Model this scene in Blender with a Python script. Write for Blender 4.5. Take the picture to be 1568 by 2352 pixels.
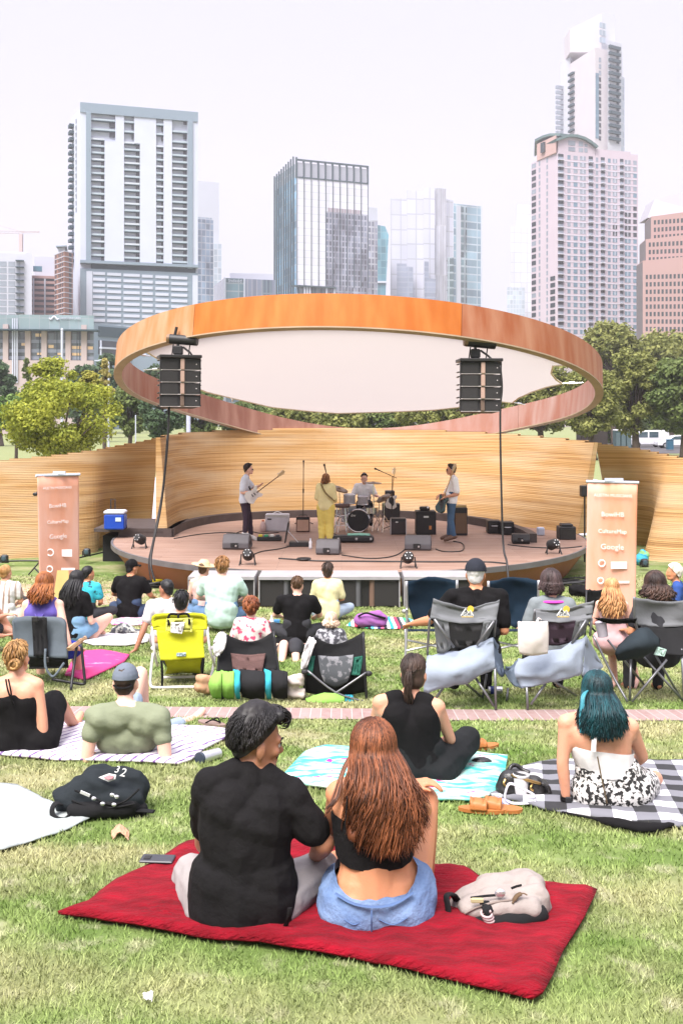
import bpy, bmesh, math, random
import numpy as np
from mathutils import Vector, Matrix, noise as mnoise
random.seed(7); RNG = np.random.default_rng(7)
R = math.radians; PI = math.pi; V = Vector
C = bpy.context.scene.collection
for o in list(bpy.data.objects): bpy.data.objects.remove(o)
# ---- camera model: level lens at EYE metres, 35 mm, shifted down; photo coordinates u,v (1568 wide)
F = 2287.0; U0 = 784.0; V0 = 960.0; EYE = 3.4; DECK = .62
def P(u, v, d): return V(((u-U0)/F*d, d, EYE-(v-V0)/F*d))
def gz(x, y):
    y = min(max(y, -30.0), 20.0)
    return EYE-(1.6+.112*y-.0011*y*y) if y > 0 else EYE-1.6-.112*y
def G(u, v):
    k = (v-V0)/F; b = k-.112
    d = (-b+math.sqrt(b*b+4*.0011*1.6))/(2*.0011)
    if d > 20: d = 3.4/k
    return P(u, v, d)
def on_plane(u, v, z):
    d = (EYE-z)*F/(v-V0); return P(u, v, d)
def DK(u, v): return on_plane(u, v, DECK)
# ---- materials
MATS = {}
def mat(key, col, rough=.7, var=.12, scale=6, bump=0, bscale=40, metal=0, spec=.4, stretch=None, col2=None, thr=None, coat=0, sheen=0, alpha=None, trans=0, island=0, coords='Object'):
    if key in MATS: return MATS[key]
    m = bpy.data.materials.new(key); m.use_nodes = True; MATS[key] = m
    nt = m.node_tree; N = nt.nodes; L = nt.links; b = N['Principled BSDF']
    b.inputs['Roughness'].default_value = rough; b.inputs['Metallic'].default_value = metal
    b.inputs['Specular IOR Level'].default_value = spec
    if coat: b.inputs['Coat Weight'].default_value = coat
    if sheen: b.inputs['Sheen Weight'].default_value = sheen; b.inputs['Sheen Roughness'].default_value = .4
    if trans: b.inputs['Transmission Weight'].default_value = trans
    if alpha is not None: b.inputs['Alpha'].default_value = alpha
    tc = N.new('ShaderNodeTexCoord'); mp = N.new('ShaderNodeMapping'); L.new(tc.outputs[coords], mp.inputs[0])
    if stretch: mp.inputs['Scale'].default_value = stretch
    n = N.new('ShaderNodeTexNoise'); n.inputs['Scale'].default_value = scale; n.inputs['Detail'].default_value = 5; L.new(mp.outputs[0], n.inputs[0])
    mx = N.new('ShaderNodeMix'); mx.data_type = 'RGBA'
    c = V(col[:3])
    if col2 is None:
        a = [max(0, x*(1-var*1.6)) for x in c]; d = [min(1, x*(1+var*1.6)) for x in c]
    else: a, d = col, col2
    mx.inputs[6].default_value = (*a[:3], 1); mx.inputs[7].default_value = (*d[:3], 1)
    if thr:
        r = N.new('ShaderNodeMapRange'); r.inputs[1].default_value = thr[0]; r.inputs[2].default_value = thr[1]; L.new(n.outputs[0], r.inputs[0]); L.new(r.outputs[0], mx.inputs[0])
    else: L.new(n.outputs[0], mx.inputs[0])
    out = mx.outputs[2]
    if island:
        g = N.new('ShaderNodeNewGeometry'); h = N.new('ShaderNodeHueSaturation'); r = N.new('ShaderNodeMapRange')
        r.inputs[3].default_value = 1-island; r.inputs[4].default_value = 1+island
        L.new(g.outputs['Random Per Island'], r.inputs[0]); L.new(r.outputs[0], h.inputs['Value']); L.new(out, h.inputs['Color']); out = h.outputs[0]
    L.new(out, b.inputs['Base Color'])
    if bump:
        n2 = N.new('ShaderNodeTexNoise'); n2.inputs['Scale'].default_value = bscale; n2.inputs['Detail'].default_value = 4; L.new(mp.outputs[0], n2.inputs[0])
        bp = N.new('ShaderNodeBump'); bp.inputs['Strength'].default_value = bump; bp.inputs['Distance'].default_value = .02; L.new(n2.outputs[0], bp.inputs['Height']); L.new(bp.outputs[0], b.inputs['Normal'])
    return m
# ---- mesh collector
class MB:
    def __init__(s): s.v = []; s.f = []
    def add(s, vs, fs):
        o = len(s.v); s.v += [tuple(p) for p in vs]; s.f += [tuple(i+o for i in f) for f in fs]; return s
    def hexa(s, p):  # 8 points: bottom 4 then top 4
        return s.add(p, [(3,2,1,0),(4,5,6,7),(0,1,5,4),(1,2,6,5),(2,3,7,6),(3,0,4,7)])
    def box(s, c, size, rz=0, M=None, bev=0):
        x, y, z = size[0]/2, size[1]/2, size[2]/2
        M2 = M or (Matrix.Translation(V(c)) @ Matrix.Rotation(rz, 4, 'Z'))
        if bev:
            b = min(bev, x*.9, y*.9, z*.9); pts = []
            for zz, ins in ((-z, b), (-z+b, 0), (z-b, 0), (z, b)):
                X, Y = x-ins, y-ins; k = b*.6 if ins == 0 else b*.6
                for px, py in ((-X+k,-Y),(X-k,-Y),(X,-Y+k),(X,Y-k),(X-k,Y),(-X+k,Y),(-X,Y-k),(-X,-Y+k)): pts.append(M2 @ V((px, py, zz)))
            fs = [tuple(range(7,-1,-1)), tuple(range(24,32))]
            for r in range(3):
                for i in range(8): fs.append((r*8+i, r*8+(i+1)%8, r*8+8+(i+1)%8, r*8+8+i))
            return s.add(pts, fs)
        return s.hexa([M2 @ V(p) for p in ((-x,-y,-z),(x,-y,-z),(x,y,-z),(-x,y,-z),(-x,-y,z),(x,-y,z),(x,y,z),(-x,y,z))])
    def cyl(s, a, b, r0, r1=None, n=10, cap=True):
        a = V(a); b = V(b); r1 = r0 if r1 is None else r1; d = (b-a)
        if d.length < 1e-6: return s
        d.normalize(); t = V((0,0,1)) if abs(d.z) < .9 else V((1,0,0)); u = d.cross(t).normalized(); w = d.cross(u)
        o = len(s.v)
        for q, r in ((a, r0), (b, r1)):
            for i in range(n): t = 2*PI*i/n; s.v.append(tuple(q+u*r*math.cos(t)+w*r*math.sin(t)))
        for i in range(n): s.f.append((o+(i+1)%n, o+i, o+n+i, o+n+(i+1)%n))
        if cap: s.f.append(tuple(o+i for i in range(n))); s.f.append(tuple(o+n+i for i in range(n-1,-1,-1)))
        return s
    def tube(s, pts, r, n=8, cap=True, flat=1.0, up=None):
        pts = [V(p) for p in pts]; m = len(pts)
        rs = r if isinstance(r, (list, tuple)) else [r]*m
        o = len(s.v); u = None
        for i, p in enumerate(pts):
            d = pts[min(i+1, m-1)]-pts[max(i-1, 0)]
            if d.length < 1e-9: d = V((0,0,1))
            d.normalize()
            if u is None:
                t = up or (V((0,0,1)) if abs(d.z) < .9 else V((1,0,0))); u = d.cross(V(t))
            else: u = u-d*u.dot(d)
            if u.length < 1e-6: u = d.orthogonal()
            u.normalize(); w = d.cross(u)
            for k in range(n):
                t = 2*PI*k/n; s.v.append(tuple(p+u*rs[i]*math.cos(t)+w*rs[i]*flat*math.sin(t)))
        for i in range(m-1):
            for k in range(n): a = o+i*n; s.f.append((a+(k+1)%n, a+k, a+n+k, a+n+(k+1)%n))
        if cap: s.f.append(tuple(o+k for k in range(n))); s.f.append(tuple(o+(m-1)*n+k for k in range(n-1,-1,-1)))
        return s
    def ell(s, c, r, n=12, m=8, M=None):
        c = V(c); rx, ry, rz = (r, r, r) if not hasattr(r, '__len__') else r
        o = len(s.v); M = M or Matrix()
        for j in range(1, m):
            th = PI*j/m
            for i in range(n):
                ph = 2*PI*i/n; s.v.append(tuple(c+(M @ V((rx*math.sin(th)*math.cos(ph), ry*math.sin(th)*math.sin(ph), rz*math.cos(th))))))
        t = len(s.v); s.v.append(tuple(c+(M @ V((0,0,rz))))); s.v.append(tuple(c+(M @ V((0,0,-rz)))))
        for j in range(m-2):
            for i in range(n): a = o+j*n; s.f.append((a+i, a+n+i, a+n+(i+1)%n, a+(i+1)%n))
        for i in range(n): s.f.append((t, o+i, o+(i+1)%n)); s.f.append((t+1, o+(m-2)*n+(i+1)%n, o+(m-2)*n+i))
        return s
    def lathe(s, c, prof, n=24, M=None):
        c = V(c); M = M or Matrix(); o = len(s.v)
        for r, z in prof:
            for i in range(n): t = 2*PI*i/n; s.v.append(tuple(c+(M @ V((r*math.cos(t), r*math.sin(t), z)))))
        for j in range(len(prof)-1):
            for i in range(n): a = o+j*n; s.f.append((a+i, a+(i+1)%n, a+n+(i+1)%n, a+n+i))
        return s
    def prism(s, poly, off):  # polygon of 3-D points, extruded by vector
        n = len(poly); off = V(off)
        return s.add([V(p) for p in poly]+[V(p)+off for p in poly], [tuple(range(n-1,-1,-1)), tuple(range(n,2*n))]+[(i,(i+1)%n,n+(i+1)%n,n+i) for i in range(n)])
    def grid(s, pts, w):  # row-major grid of points
        h = len(pts)//w; o = len(s.v); s.v += [tuple(p) for p in pts]
        for j in range(h-1):
            for i in range(w-1): a = o+j*w+i; s.f.append((a, a+1, a+w+1, a+w))
        return s
    def build(s, name, m=None, parent=None, smooth=False, sharp=None):
        me = bpy.data.meshes.new(name); me.from_pydata(s.v, [], s.f); me.validate(); me.update()
        return link(name, me, m, parent, smooth, sharp)
def link(name, me, m=None, parent=None, smooth=False, sharp=None):
    o = bpy.data.objects.new(name, me); C.objects.link(o)
    if m:
        for x in (m if isinstance(m, (list, tuple)) else [m]): me.materials.append(x)
    if smooth:
        me.shade_smooth()
        if sharp: me.set_sharp_from_angle(angle=R(sharp))
    if parent: put(o, parent)
    return o
def world(o):
    M = Matrix.LocRotScale(o.location, o.rotation_euler, o.scale)
    return world(o.parent) @ M if o.parent else M
def put(o, parent):  # mesh is written in world coordinates: keep it there
    o.parent = parent; L = world(parent).inverted(); 
    o.location = L.translation; o.rotation_euler = L.to_euler(); o.scale = L.to_scale()
def tag(o, label=None, cat=None, group=None, kind=None):
    for k, x in (('label', label), ('category', cat), ('group', group), ('kind', kind)):
        if x: o[k] = x
    return o
def thing(name, label, cat, loc=(0,0,0), group=None):
    o = bpy.data.objects.new(name, None); C.objects.link(o); o.location = loc; o.empty_display_size = .1
    return tag(o, label, cat, group)
def copy_tree(o, parent=None):
    c = o.copy(); C.objects.link(c)
    if parent: c.parent = parent
    for ch in list(o.children): copy_tree(ch, c)
    return c
def local(o, M=None):  # re-anchor: shift mesh data of a top-level single mesh so its origin is at its base
    return o
def text_mesh(txt, M, size, m, name='lettering', parent=None, depth=.002, align='CENTER', squeeze=1):
    cu = bpy.data.curves.new(name, 'FONT'); cu.body = txt; cu.size = size; cu.extrude = depth; cu.align_x = align; cu.align_y = 'CENTER'; cu.resolution_u = 2
    t = bpy.data.objects.new(name, cu); C.objects.link(t); dg = bpy.context.evaluated_depsgraph_get()
    me = bpy.data.meshes.new_from_object(t.evaluated_get(dg)); bpy.data.objects.remove(t); bpy.data.curves.remove(cu)
    me.transform(M @ Matrix.Diagonal((squeeze,1,1,1))); me.materials.clear()
    return link(name, me, m, parent)
def frame_m(o, x, y):  # matrix with origin o and in-plane axes x, y
    x = V(x).normalized(); y = V(y).normalized(); z = x.cross(y).normalized()
    return Matrix(((x.x,y.x,z.x,o[0]),(x.y,y.y,z.y,o[1]),(x.z,y.z,z.z,o[2]),(0,0,0,1)))
# ---- organic blending: union of tapered capsules, voxel-remeshed and smoothed
def blob(shapes, voxel, name, m, parent, smooth=6, noise=0, nscale=8, disp=None, cut=None):
    b = MB()
    for s in shapes:
        if s[0] == 'e': b.ell(s[1], s[2], 16, 10, s[3] if len(s) > 3 else None)
        elif s[0] == 'm': b.add(s[1], s[2])
        else:
            a, r0, c, r1 = s; a = V(a); c = V(c)
            capsule(b, a, r0, c, r1)
    me = bpy.data.meshes.new(name); me.from_pydata(b.v, [], b.f); me.update()
    t = bpy.data.objects.new('tmp', me); C.objects.link(t)
    r = t.modifiers.new('r', 'REMESH'); r.mode = 'VOXEL'; r.voxel_size = voxel
    if smooth: q = t.modifiers.new('s', 'SMOOTH'); q.factor = .5; q.iterations = smooth
    dg = bpy.context.evaluated_depsgraph_get(); me2 = bpy.data.meshes.new_from_object(t.evaluated_get(dg))
    bpy.data.objects.remove(t); bpy.data.meshes.remove(me); me2.name = name
    if noise or disp:
        n = len(me2.vertices); co = np.empty(n*3, np.float32); me2.vertices.foreach_get('co', co); co = co.reshape(-1,3)
        no = np.empty(n*3, np.float32); me2.vertex_normals.foreach_get('vector', no); no = no.reshape(-1,3)
        if noise:
            k = np.array([mnoise.noise((p[0]*nscale, p[1]*nscale, p[2]*nscale*.6)) + .5*mnoise.noise((p[0]*nscale*2.3+9, p[1]*nscale*2.3, p[2]*nscale*1.6)) for p in co], np.float32)
            k2 = np.array([mnoise.noise((p[0]*3.0+p[2]*5, p[1]*4, p[2]*17+p[0]*6)) for p in co], np.float32) if noise >= .004 and nscale < 12 else 0
            co = co+no*(k*noise+k2*noise*1.3)[:,None]
        if disp: co = disp(co, no)
        me2.vertices.foreach_set('co', co.astype(np.float32).ravel())
    if cut:
        bm = bmesh.new(); bm.from_mesh(me2)
        for pt, nrm in cut:
            bmesh.ops.bisect_plane(bm, geom=bm.verts[:]+bm.edges[:]+bm.faces[:], plane_co=pt, plane_no=nrm, clear_outer=True)
        bm.to_mesh(me2); bm.free()
    me2.materials.clear()
    return link(name, me2, m, parent, True)
def capsule(b, a, r0, c, r1, n=12):
    d = c-a; L = d.length
    if L < 1e-5: b.ell(a, max(r0, r1), n, 8); return
    d = d/L; t = V((0,0,1)) if abs(d.z) < .9 else V((1,0,0)); u = d.cross(t).normalized(); w = d.cross(u)
    prof = [(-r0*math.cos(q), r0*math.sin(q)) for q in (.35,.8,1.25)]+[(0,r0),(L*.5,(r0+r1)/2),(L,r1)]+[(L+r1*math.sin(q), r1*math.cos(q)) for q in (.35,.8,1.25)]
    o = len(b.v)
    for h, r in prof:
        for i in range(n): t = 2*PI*i/n; b.v.append(tuple(a+d*h+u*r*math.cos(t)+w*r*math.sin(t)))
    m = len(prof)
    for j in range(m-1):
        for i in range(n): q = o+j*n; b.f.append((q+(i+1)%n, q+i, q+n+i, q+n+(i+1)%n))
    e = len(b.v); b.v.append(tuple(a-d*r0)); b.v.append(tuple(c+d*r1))
    for i in range(n): b.f.append((e, o+i, o+(i+1)%n)); q = o+(m-1)*n; b.f.append((e+1, q+(i+1)%n, q+i))
# ================= camera, light, sky
sc = bpy.context.scene
cam = bpy.data.cameras.new('camera'); co = bpy.data.objects.new('camera', cam); C.objects.link(co); sc.camera = co
cam.lens = F/2352*36; cam.sensor_width = 36; cam.sensor_fit = 'VERTICAL'; cam.sensor_height = 36; cam.shift_y = -(1176-V0)/2352
co.location = (0, 0, EYE); co.rotation_euler = (PI/2, 0, 0); cam.clip_end = 20000; cam.clip_start = .05
SUN_EL, SUN_AZ = R(58), R(212)   # azimuth from +y clockwise: the sun stands behind the camera, to the left
sl = bpy.data.lights.new('sun', 'SUN'); sl.energy = 3.4; sl.angle = R(34); sl.color = (1, .95, .9)
so = bpy.data.objects.new('sun', sl); C.objects.link(so)
sd = V((math.sin(SUN_AZ)*math.cos(SUN_EL), math.cos(SUN_AZ)*math.cos(SUN_EL), math.sin(SUN_EL)))
so.rotation_euler = sd.to_track_quat('Z', 'Y').to_euler()
w = bpy.data.worlds.new('World'); sc.world = w; w.use_nodes = True
nt = w.node_tree; N = nt.nodes; L = nt.links; bg = N['Background']
sky = N.new('ShaderNodeTexSky'); sky.sky_type = 'NISHITA'; sky.sun_disc = False; sky.sun_elevation = SUN_EL; sky.sun_rotation = SUN_AZ; sky.dust_density = 4
# high thin overcast: pale cloud sheet over the clear sky, brighter overhead
tc = N.new('ShaderNodeTexCoord'); sx = N.new('ShaderNodeSeparateXYZ'); L.new(tc.outputs['Generated'], sx.inputs[0])
mr = N.new('ShaderNodeMapRange'); mr.inputs[1].default_value = .42; mr.inputs[2].default_value = .95; mr.inputs[3].default_value = 1; mr.inputs[4].default_value = 3.1; L.new(sx.outputs[2], mr.inputs[0])
cl = N.new('ShaderNodeMix'); cl.data_type = 'RGBA'; cl.blend_type = 'MIX'; cl.inputs[0].default_value = .93
cl.inputs[7].default_value = (3.95, 3.86, 4.38, 1); L.new(sky.outputs[0], cl.inputs[6])
vm = N.new('ShaderNodeVectorMath'); vm.operation = 'SCALE'; L.new(cl.outputs[2], vm.inputs[0]); L.new(mr.outputs[0], vm.inputs['Scale'])
L.new(vm.outputs[0], bg.inputs['Color']); bg.inputs['Strength'].default_value = .1
vs = sc.view_settings; vs.view_transform = 'Standard'; vs.look = 'None'; vs.gamma = 1; vs.exposure = 1.2
sc.render.film_transparent = False
sc.cycles.use_denoising = True; sc.cycles.max_bounces = 6; sc.cycles.transparent_max_bounces = 12; sc.cycles.volume_bounces = 0
# ================= lawn colour shared by soil and blades
def lawn_nodes(m, dark, mult=1.0):
    nt = m.node_tree; N = nt.nodes; L = nt.links; b = N['Principled BSDF']; b.inputs['Roughness'].default_value = .85; b.inputs['Specular IOR Level'].default_value = .15
    g = N.new('ShaderNodeNewGeometry')
    def noi(scale, det, st=None):
        mp = N.new('ShaderNodeMapping'); L.new(g.outputs['Position'], mp.inputs[0])
        if st: mp.inputs['Scale'].default_value = st
        n = N.new('ShaderNodeTexNoise'); n.inputs['Scale'].default_value = scale; n.inputs['Detail'].default_value = det; L.new(mp.outputs[0], n.inputs[0]); return n.outputs[0]
    def rng(x, a, c, lo=0, hi=1):
        r = N.new('ShaderNodeMapRange'); r.inputs[1].default_value = a; r.inputs[2].default_value = c; r.inputs[3].default_value = lo; r.inputs[4].default_value = hi; L.new(x, r.inputs[0]); return r.outputs[0]
    def mix(f, a, c):
        x = N.new('ShaderNodeMix'); x.data_type = 'RGBA'
        for s, q in ((0, f), (6, a), (7, c)):
            if hasattr(q, 'is_linked'): L.new(q, x.inputs[s])
            else: x.inputs[s].default_value = q
        return x.outputs[2]
    k = mult
    green = mix(rng(noi(2.2, 4), .3, .7), (.10*k,.16*k,.035*k,1), (.205*k,.26*k,.088*k,1))
    c = mix(rng(noi(.9, 5, (.8,1.5,1)), .45, .66, 0, .62), green, (.37*k,.315*k,.19*k,1))
    c = mix(rng(noi(7, 3), .56, .7, 0, .45), c, (.42*k,.38*k,.27*k,1))
    if not dark:
        r = N.new('ShaderNodeHueSaturation'); rv = N.new('ShaderNodeMapRange'); rv.inputs[3].default_value = .72; rv.inputs[4].default_value = 1.4
        L.new(g.outputs['Random Per Island'], rv.inputs[0]); L.new(rv.outputs[0], r.inputs['Value']); L.new(c, r.inputs['Color']); c = r.outputs[0]
    else:
        # bare trodden earth left of the stage, pale dry turf further off
        xyz = N.new('ShaderNodeSeparateXYZ'); L.new(g.outputs['Position'], xyz.inputs[0])
        def gauss(s, c0, w):
            a = N.new('ShaderNodeMath'); a.operation = 'SUBTRACT'; L.new(s, a.inputs[0]); a.inputs[1].default_value = c0
            d = N.new('ShaderNodeMath'); d.operation = 'ABSOLUTE'; L.new(a.outputs[0], d.inputs[0]); return rng(d.outputs[0], w*.6, w, 1, 0)
        mm = N.new('ShaderNodeMath'); mm.operation = 'MULTIPLY'; L.new(gauss(xyz.outputs[0], -6.2, 3.2), mm.inputs[0]); L.new(gauss(xyz.outputs[1], 18.2, 2.6), mm.inputs[1])
        m2 = N.new('ShaderNodeMath'); m2.operation = 'MULTIPLY'; L.new(mm.outputs[0], m2.inputs[0]); L.new(rng(noi(1.6, 5), .36, .5), m2.inputs[1])
        c = mix(m2.outputs[0], c, mix(noi(5, 5), (.34,.2,.13,1), (.52,.38,.3,1)))
        c = mix(rng(xyz.outputs[1], 26, 40, 0, .8), c, (.20,.22,.10,1))
    L.new(c, b.inputs['Base Color'])
    if dark:
        n = noi(60, 4); bp = N.new('ShaderNodeBump'); bp.inputs['Strength'].default_value = .5; bp.inputs['Distance'].default_value = .02; L.new(n, bp.inputs['Height']); L.new(bp.outputs[0], b.inputs['Normal'])
    else:
        b.inputs['Transmission Weight'].default_value = 0
    return m
m_lawn = bpy.data.materials.new('lawn'); m_lawn.use_nodes = True; lawn_nodes(m_lawn, True, .82)
m_blade = bpy.data.materials.new('grass_blade'); m_blade.use_nodes = True; lawn_nodes(m_blade, False, 1.15)
ys = [-30,-15,-6,-2]+[i*.5 for i in range(0,45)]+[24,28,33,40,60,90,130,200,300,600,1000]
xs = [-1150,-800,-300,-120,-60,-30,-20,-15]+[i*.75 for i in range(-16,17)]+[15,20,30,60,120,300,800,1150]
b = MB(); b.grid([(x, y, gz(x, y)) for y in ys for x in xs], len(xs))
tag(b.build('ground', m_lawn, None, True), kind='structure')
# brick edging path across the lawn
def path_mat():
    m = bpy.data.materials.new('brick_paving'); m.use_nodes = True; nt = m.node_tree; N = nt.nodes; L = nt.links; b = N['Principled BSDF']; b.inputs['Roughness'].default_value = .8
    tc = N.new('ShaderNodeTexCoord'); br = N.new('ShaderNodeTexBrick'); L.new(tc.outputs['UV'], br.inputs[0])
    br.offset = 0; br.inputs['Scale'].default_value = 1; br.inputs['Brick Width'].default_value = .085; br.inputs['Row Height'].default_value = .5; br.inputs['Mortar Size'].default_value = .005; br.inputs['Mortar Smooth'].default_value = .2; br.inputs['Bias'].default_value = -.1
    br.inputs['Color1'].default_value = (.20,.095,.085,1); br.inputs['Color2'].default_value = (.27,.18,.165,1); br.inputs['Mortar'].default_value = (.43,.38,.36,1)
    n = N.new('ShaderNodeTexNoise'); n.inputs['Scale'].default_value = 14; n.inputs['Detail'].default_value = 5; L.new(tc.outputs['UV'], n.inputs[0])
    mx = N.new('ShaderNodeMix'); mx.data_type = 'RGBA'; mx.blend_type = 'MULTIPLY'; mx.inputs[0].default_value = .5; L.new(br.outputs[0], mx.inputs[6]); L.new(n.outputs[1], mx.inputs[7])
    mr = N.new('ShaderNodeMix'); mr.data_type = 'RGBA'; L.new(n.outputs[0], mr.inputs[0]); L.new(br.outputs[0], mr.inputs[6]); mr.inputs[7].default_value = (.32,.25,.235,1)
    L.new(mr.outputs[2], b.inputs['Base Color'])
    bp = N.new('ShaderNodeBump'); bp.inputs['Strength'].default_value = .6; bp.inputs['Distance'].default_value = .006; bp.invert = True; L.new(br.outputs[1], bp.inputs['Height']); L.new(bp.outputs[0], b.inputs['Normal'])
    return m
cl = [(-900,1637),(-60,1637),(200,1636),(500,1638),(784,1641),(1100,1644),(1568,1644),(2500,1644)]
me = bpy.data.meshes.new('brick_path'); vs_, fs_, uv_ = [], [], []
us = np.linspace(-900, 2500, 170)
for u in us:
    v = np.interp(u, [c[0] for c in cl], [c[1] for c in cl]); c = G(u, v)
    for dy in (-.22, .22): y = c.y+dy; x = c.x; vs_.append((x, y, gz(x, y)+.008)); uv_.append((x, .04+(.42 if dy > 0 else 0)))
for i in range(len(us)-1): fs_.append((2*i, 2*i+2, 2*i+3, 2*i+1))
me.from_pydata(vs_, [], fs_); ul = me.uv_layers.new(name='UVMap')
for lp in me.loops: ul.data[lp.index].uv = uv_[lp.vertex_index]
PATH_Y = [(p[0], p[1]) for p in vs_]
tag(link('brick_path', me, path_mat()), kind='structure')
EXCL = []   # polygons (x,y) where no blades grow: blankets and the like
# ================= stage, timber walls, steel ring, sail, line arrays
SX, SY, SR = .19, 23.6, 5.44
def planks(key, c1, c2, w, length, rough=.6, axis=0, gap=.004, mort=(.05,.03,.025), fade=None):
    m = bpy.data.materials.new(key); m.use_nodes = True; nt = m.node_tree; N = nt.nodes; L = nt.links; b = N['Principled BSDF']; b.inputs['Roughness'].default_value = rough; b.inputs['Specular IOR Level'].default_value = .3
    tc = N.new('ShaderNodeTexCoord'); mp = N.new('ShaderNodeMapping'); L.new(tc.outputs['Object'], mp.inputs[0])
    if axis: mp.inputs['Rotation'].default_value = (0,0,PI/2)
    br = N.new('ShaderNodeTexBrick'); L.new(mp.outputs[0], br.inputs[0]); br.inputs['Scale'].default_value = 1; br.inputs['Brick Width'].default_value = length; br.inputs['Row Height'].default_value = w; br.inputs['Mortar Size'].default_value = gap
    br.inputs['Color1'].default_value = (*c1,1); br.inputs['Color2'].default_value = (*c2,1); br.inputs['Mortar'].default_value = (*mort,1)
    n = N.new('ShaderNodeTexNoise'); n.inputs['Scale'].default_value = 3; n.inputs['Detail'].default_value = 6; m2 = N.new('ShaderNodeMapping'); m2.inputs['Scale'].default_value = (.6,6,1); L.new(mp.outputs[0], m2.inputs[0]); L.new(m2.outputs[0], n.inputs[0])
    mx = N.new('ShaderNodeMix'); mx.data_type = 'RGBA'; r = N.new('ShaderNodeMapRange'); r.inputs[1].default_value = .35; r.inputs[2].default_value = .75; r.inputs[4].default_value = .55; L.new(n.outputs[0], r.inputs[0]); L.new(r.outputs[0], mx.inputs[0]); L.new(br.outputs[0], mx.inputs[6]); mx.inputs[7].default_value = (*(fade or [x*1.5 for x in c2]),1)
    L.new(mx.outputs[2], b.inputs['Base Color']); return m
m_deck = planks('deck_boards', (.215,.12,.085), (.29,.18,.135), .14, 2.4, fade=(.38,.28,.235))
m_rust = mat('rusty_steel', (.24,.085,.04), .75, .25, 1.6, .3, 30, stretch=(1,1,.4), col2=(.36,.15,.085))
m_rimdark = mat('weathered_lip_steel', (.13,.122,.128), .5, .3, 3, metal=.2)
m_kerb = mat('dark_steel_kerb', (.06,.045,.042), .6, .3, 4)
stage = thing('stage', 'round timber deck stage with a rusty flared steel hull holding the band', 'stage', (SX, SY, 0))
n = 96
b = MB(); pts = []
for i in range(n): t = 2*PI*i/n; pts.append((SX+SR*math.cos(t), SY+(SR*1.05)*math.sin(t), DECK))
b.add(pts+[(p[0], p[1], DECK-.05) for p in pts], [tuple(range(n))]+[(i, n+i, n+(i+1)%n, (i+1)%n) for i in range(n)])
b.build('deck', m_deck, stage)
E5 = Matrix.Diagonal((1,1.05,1,1))
b = MB(); b.lathe((SX,SY,0), [(SR+.005,DECK+.004),(SR+.05,DECK+.004),(SR+.05,DECK-.1),(SR-.02,DECK-.1)], 128, E5); b.build('edge_lip', m_rimdark, stage, True, 40)
b = MB(); b.lathe((SX,SY,0), [(SR+.0,DECK-.1),(SR-.12,.36),(SR-.42,-.05)], 128, E5); b.build('hull', m_rust, stage, True, 50)
# kerb round the back of the deck
kp = [(-5.15,23.3),(-4.6,23.25),(-3.95,23.2),(-3.9,24.4),(-3.72,25.4),(-3.3,26.4),(-2.6,27.1),(-1.4,27.7),(.2,27.9),(1.6,27.6),(2.7,26.9),(3.5,25.7),(3.95,24.4),(4.15,23.1),(4.15,22.2)]
def dense(pp, k=6):
    out = []
    q = [V((p[0], p[1], 0)) for p in pp]
    for i in range(len(q)-1):
        p0, p1, p2, p3 = q[max(i-1,0)], q[i], q[i+1], q[min(i+2,len(q)-1)]
        for j in range(k):
            t = j/k; out.append(.5*((2*p1)+(p2-p0)*t+(2*p0-5*p1+4*p2-p3)*t*t+(3*p1-p0-3*p2+p3)*t**3))
    out.append(q[-1]); return out
kd = dense(kp[2:]); b = MB(); w_ = len(kd); secs = []
for z, o in ((DECK-.02,0),(DECK+.2,0),(DECK+.2,.2),(DECK-.02,.2)):
    row = []
    for i, p in enumerate(kd):
        d = (kd[min(i+1,w_-1)]-kd[max(i-1,0)]).normalized(); nn = V((-d.y, d.x, 0)); row.append(p+nn*o+V((0,0,z)))
    secs += row
b.grid(secs, w_); b.add([secs[k*w_] for k in range(4)], [(0,1,2,3)]); b.add([secs[k*w_+w_-1] for k in range(4)], [(3,2,1,0)])
b.build('kerb', m_kerb, stage)
b = MB(); b.box((-4.85,24.4,DECK+.16), (1.85,2.3,.08)); b.box((-4.55,23.29,DECK+.09), (1.3,.06,.2)); b.build('side_platform', m_kerb, stage)
b = MB(); b.box((-5.0,24.7,.3), (1.3,2.2,.62)); b.build('platform_void', mat('void_black', (.012,.011,.012), .8), stage)  # black box painted in for the dark, shaded void under the slab
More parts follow.
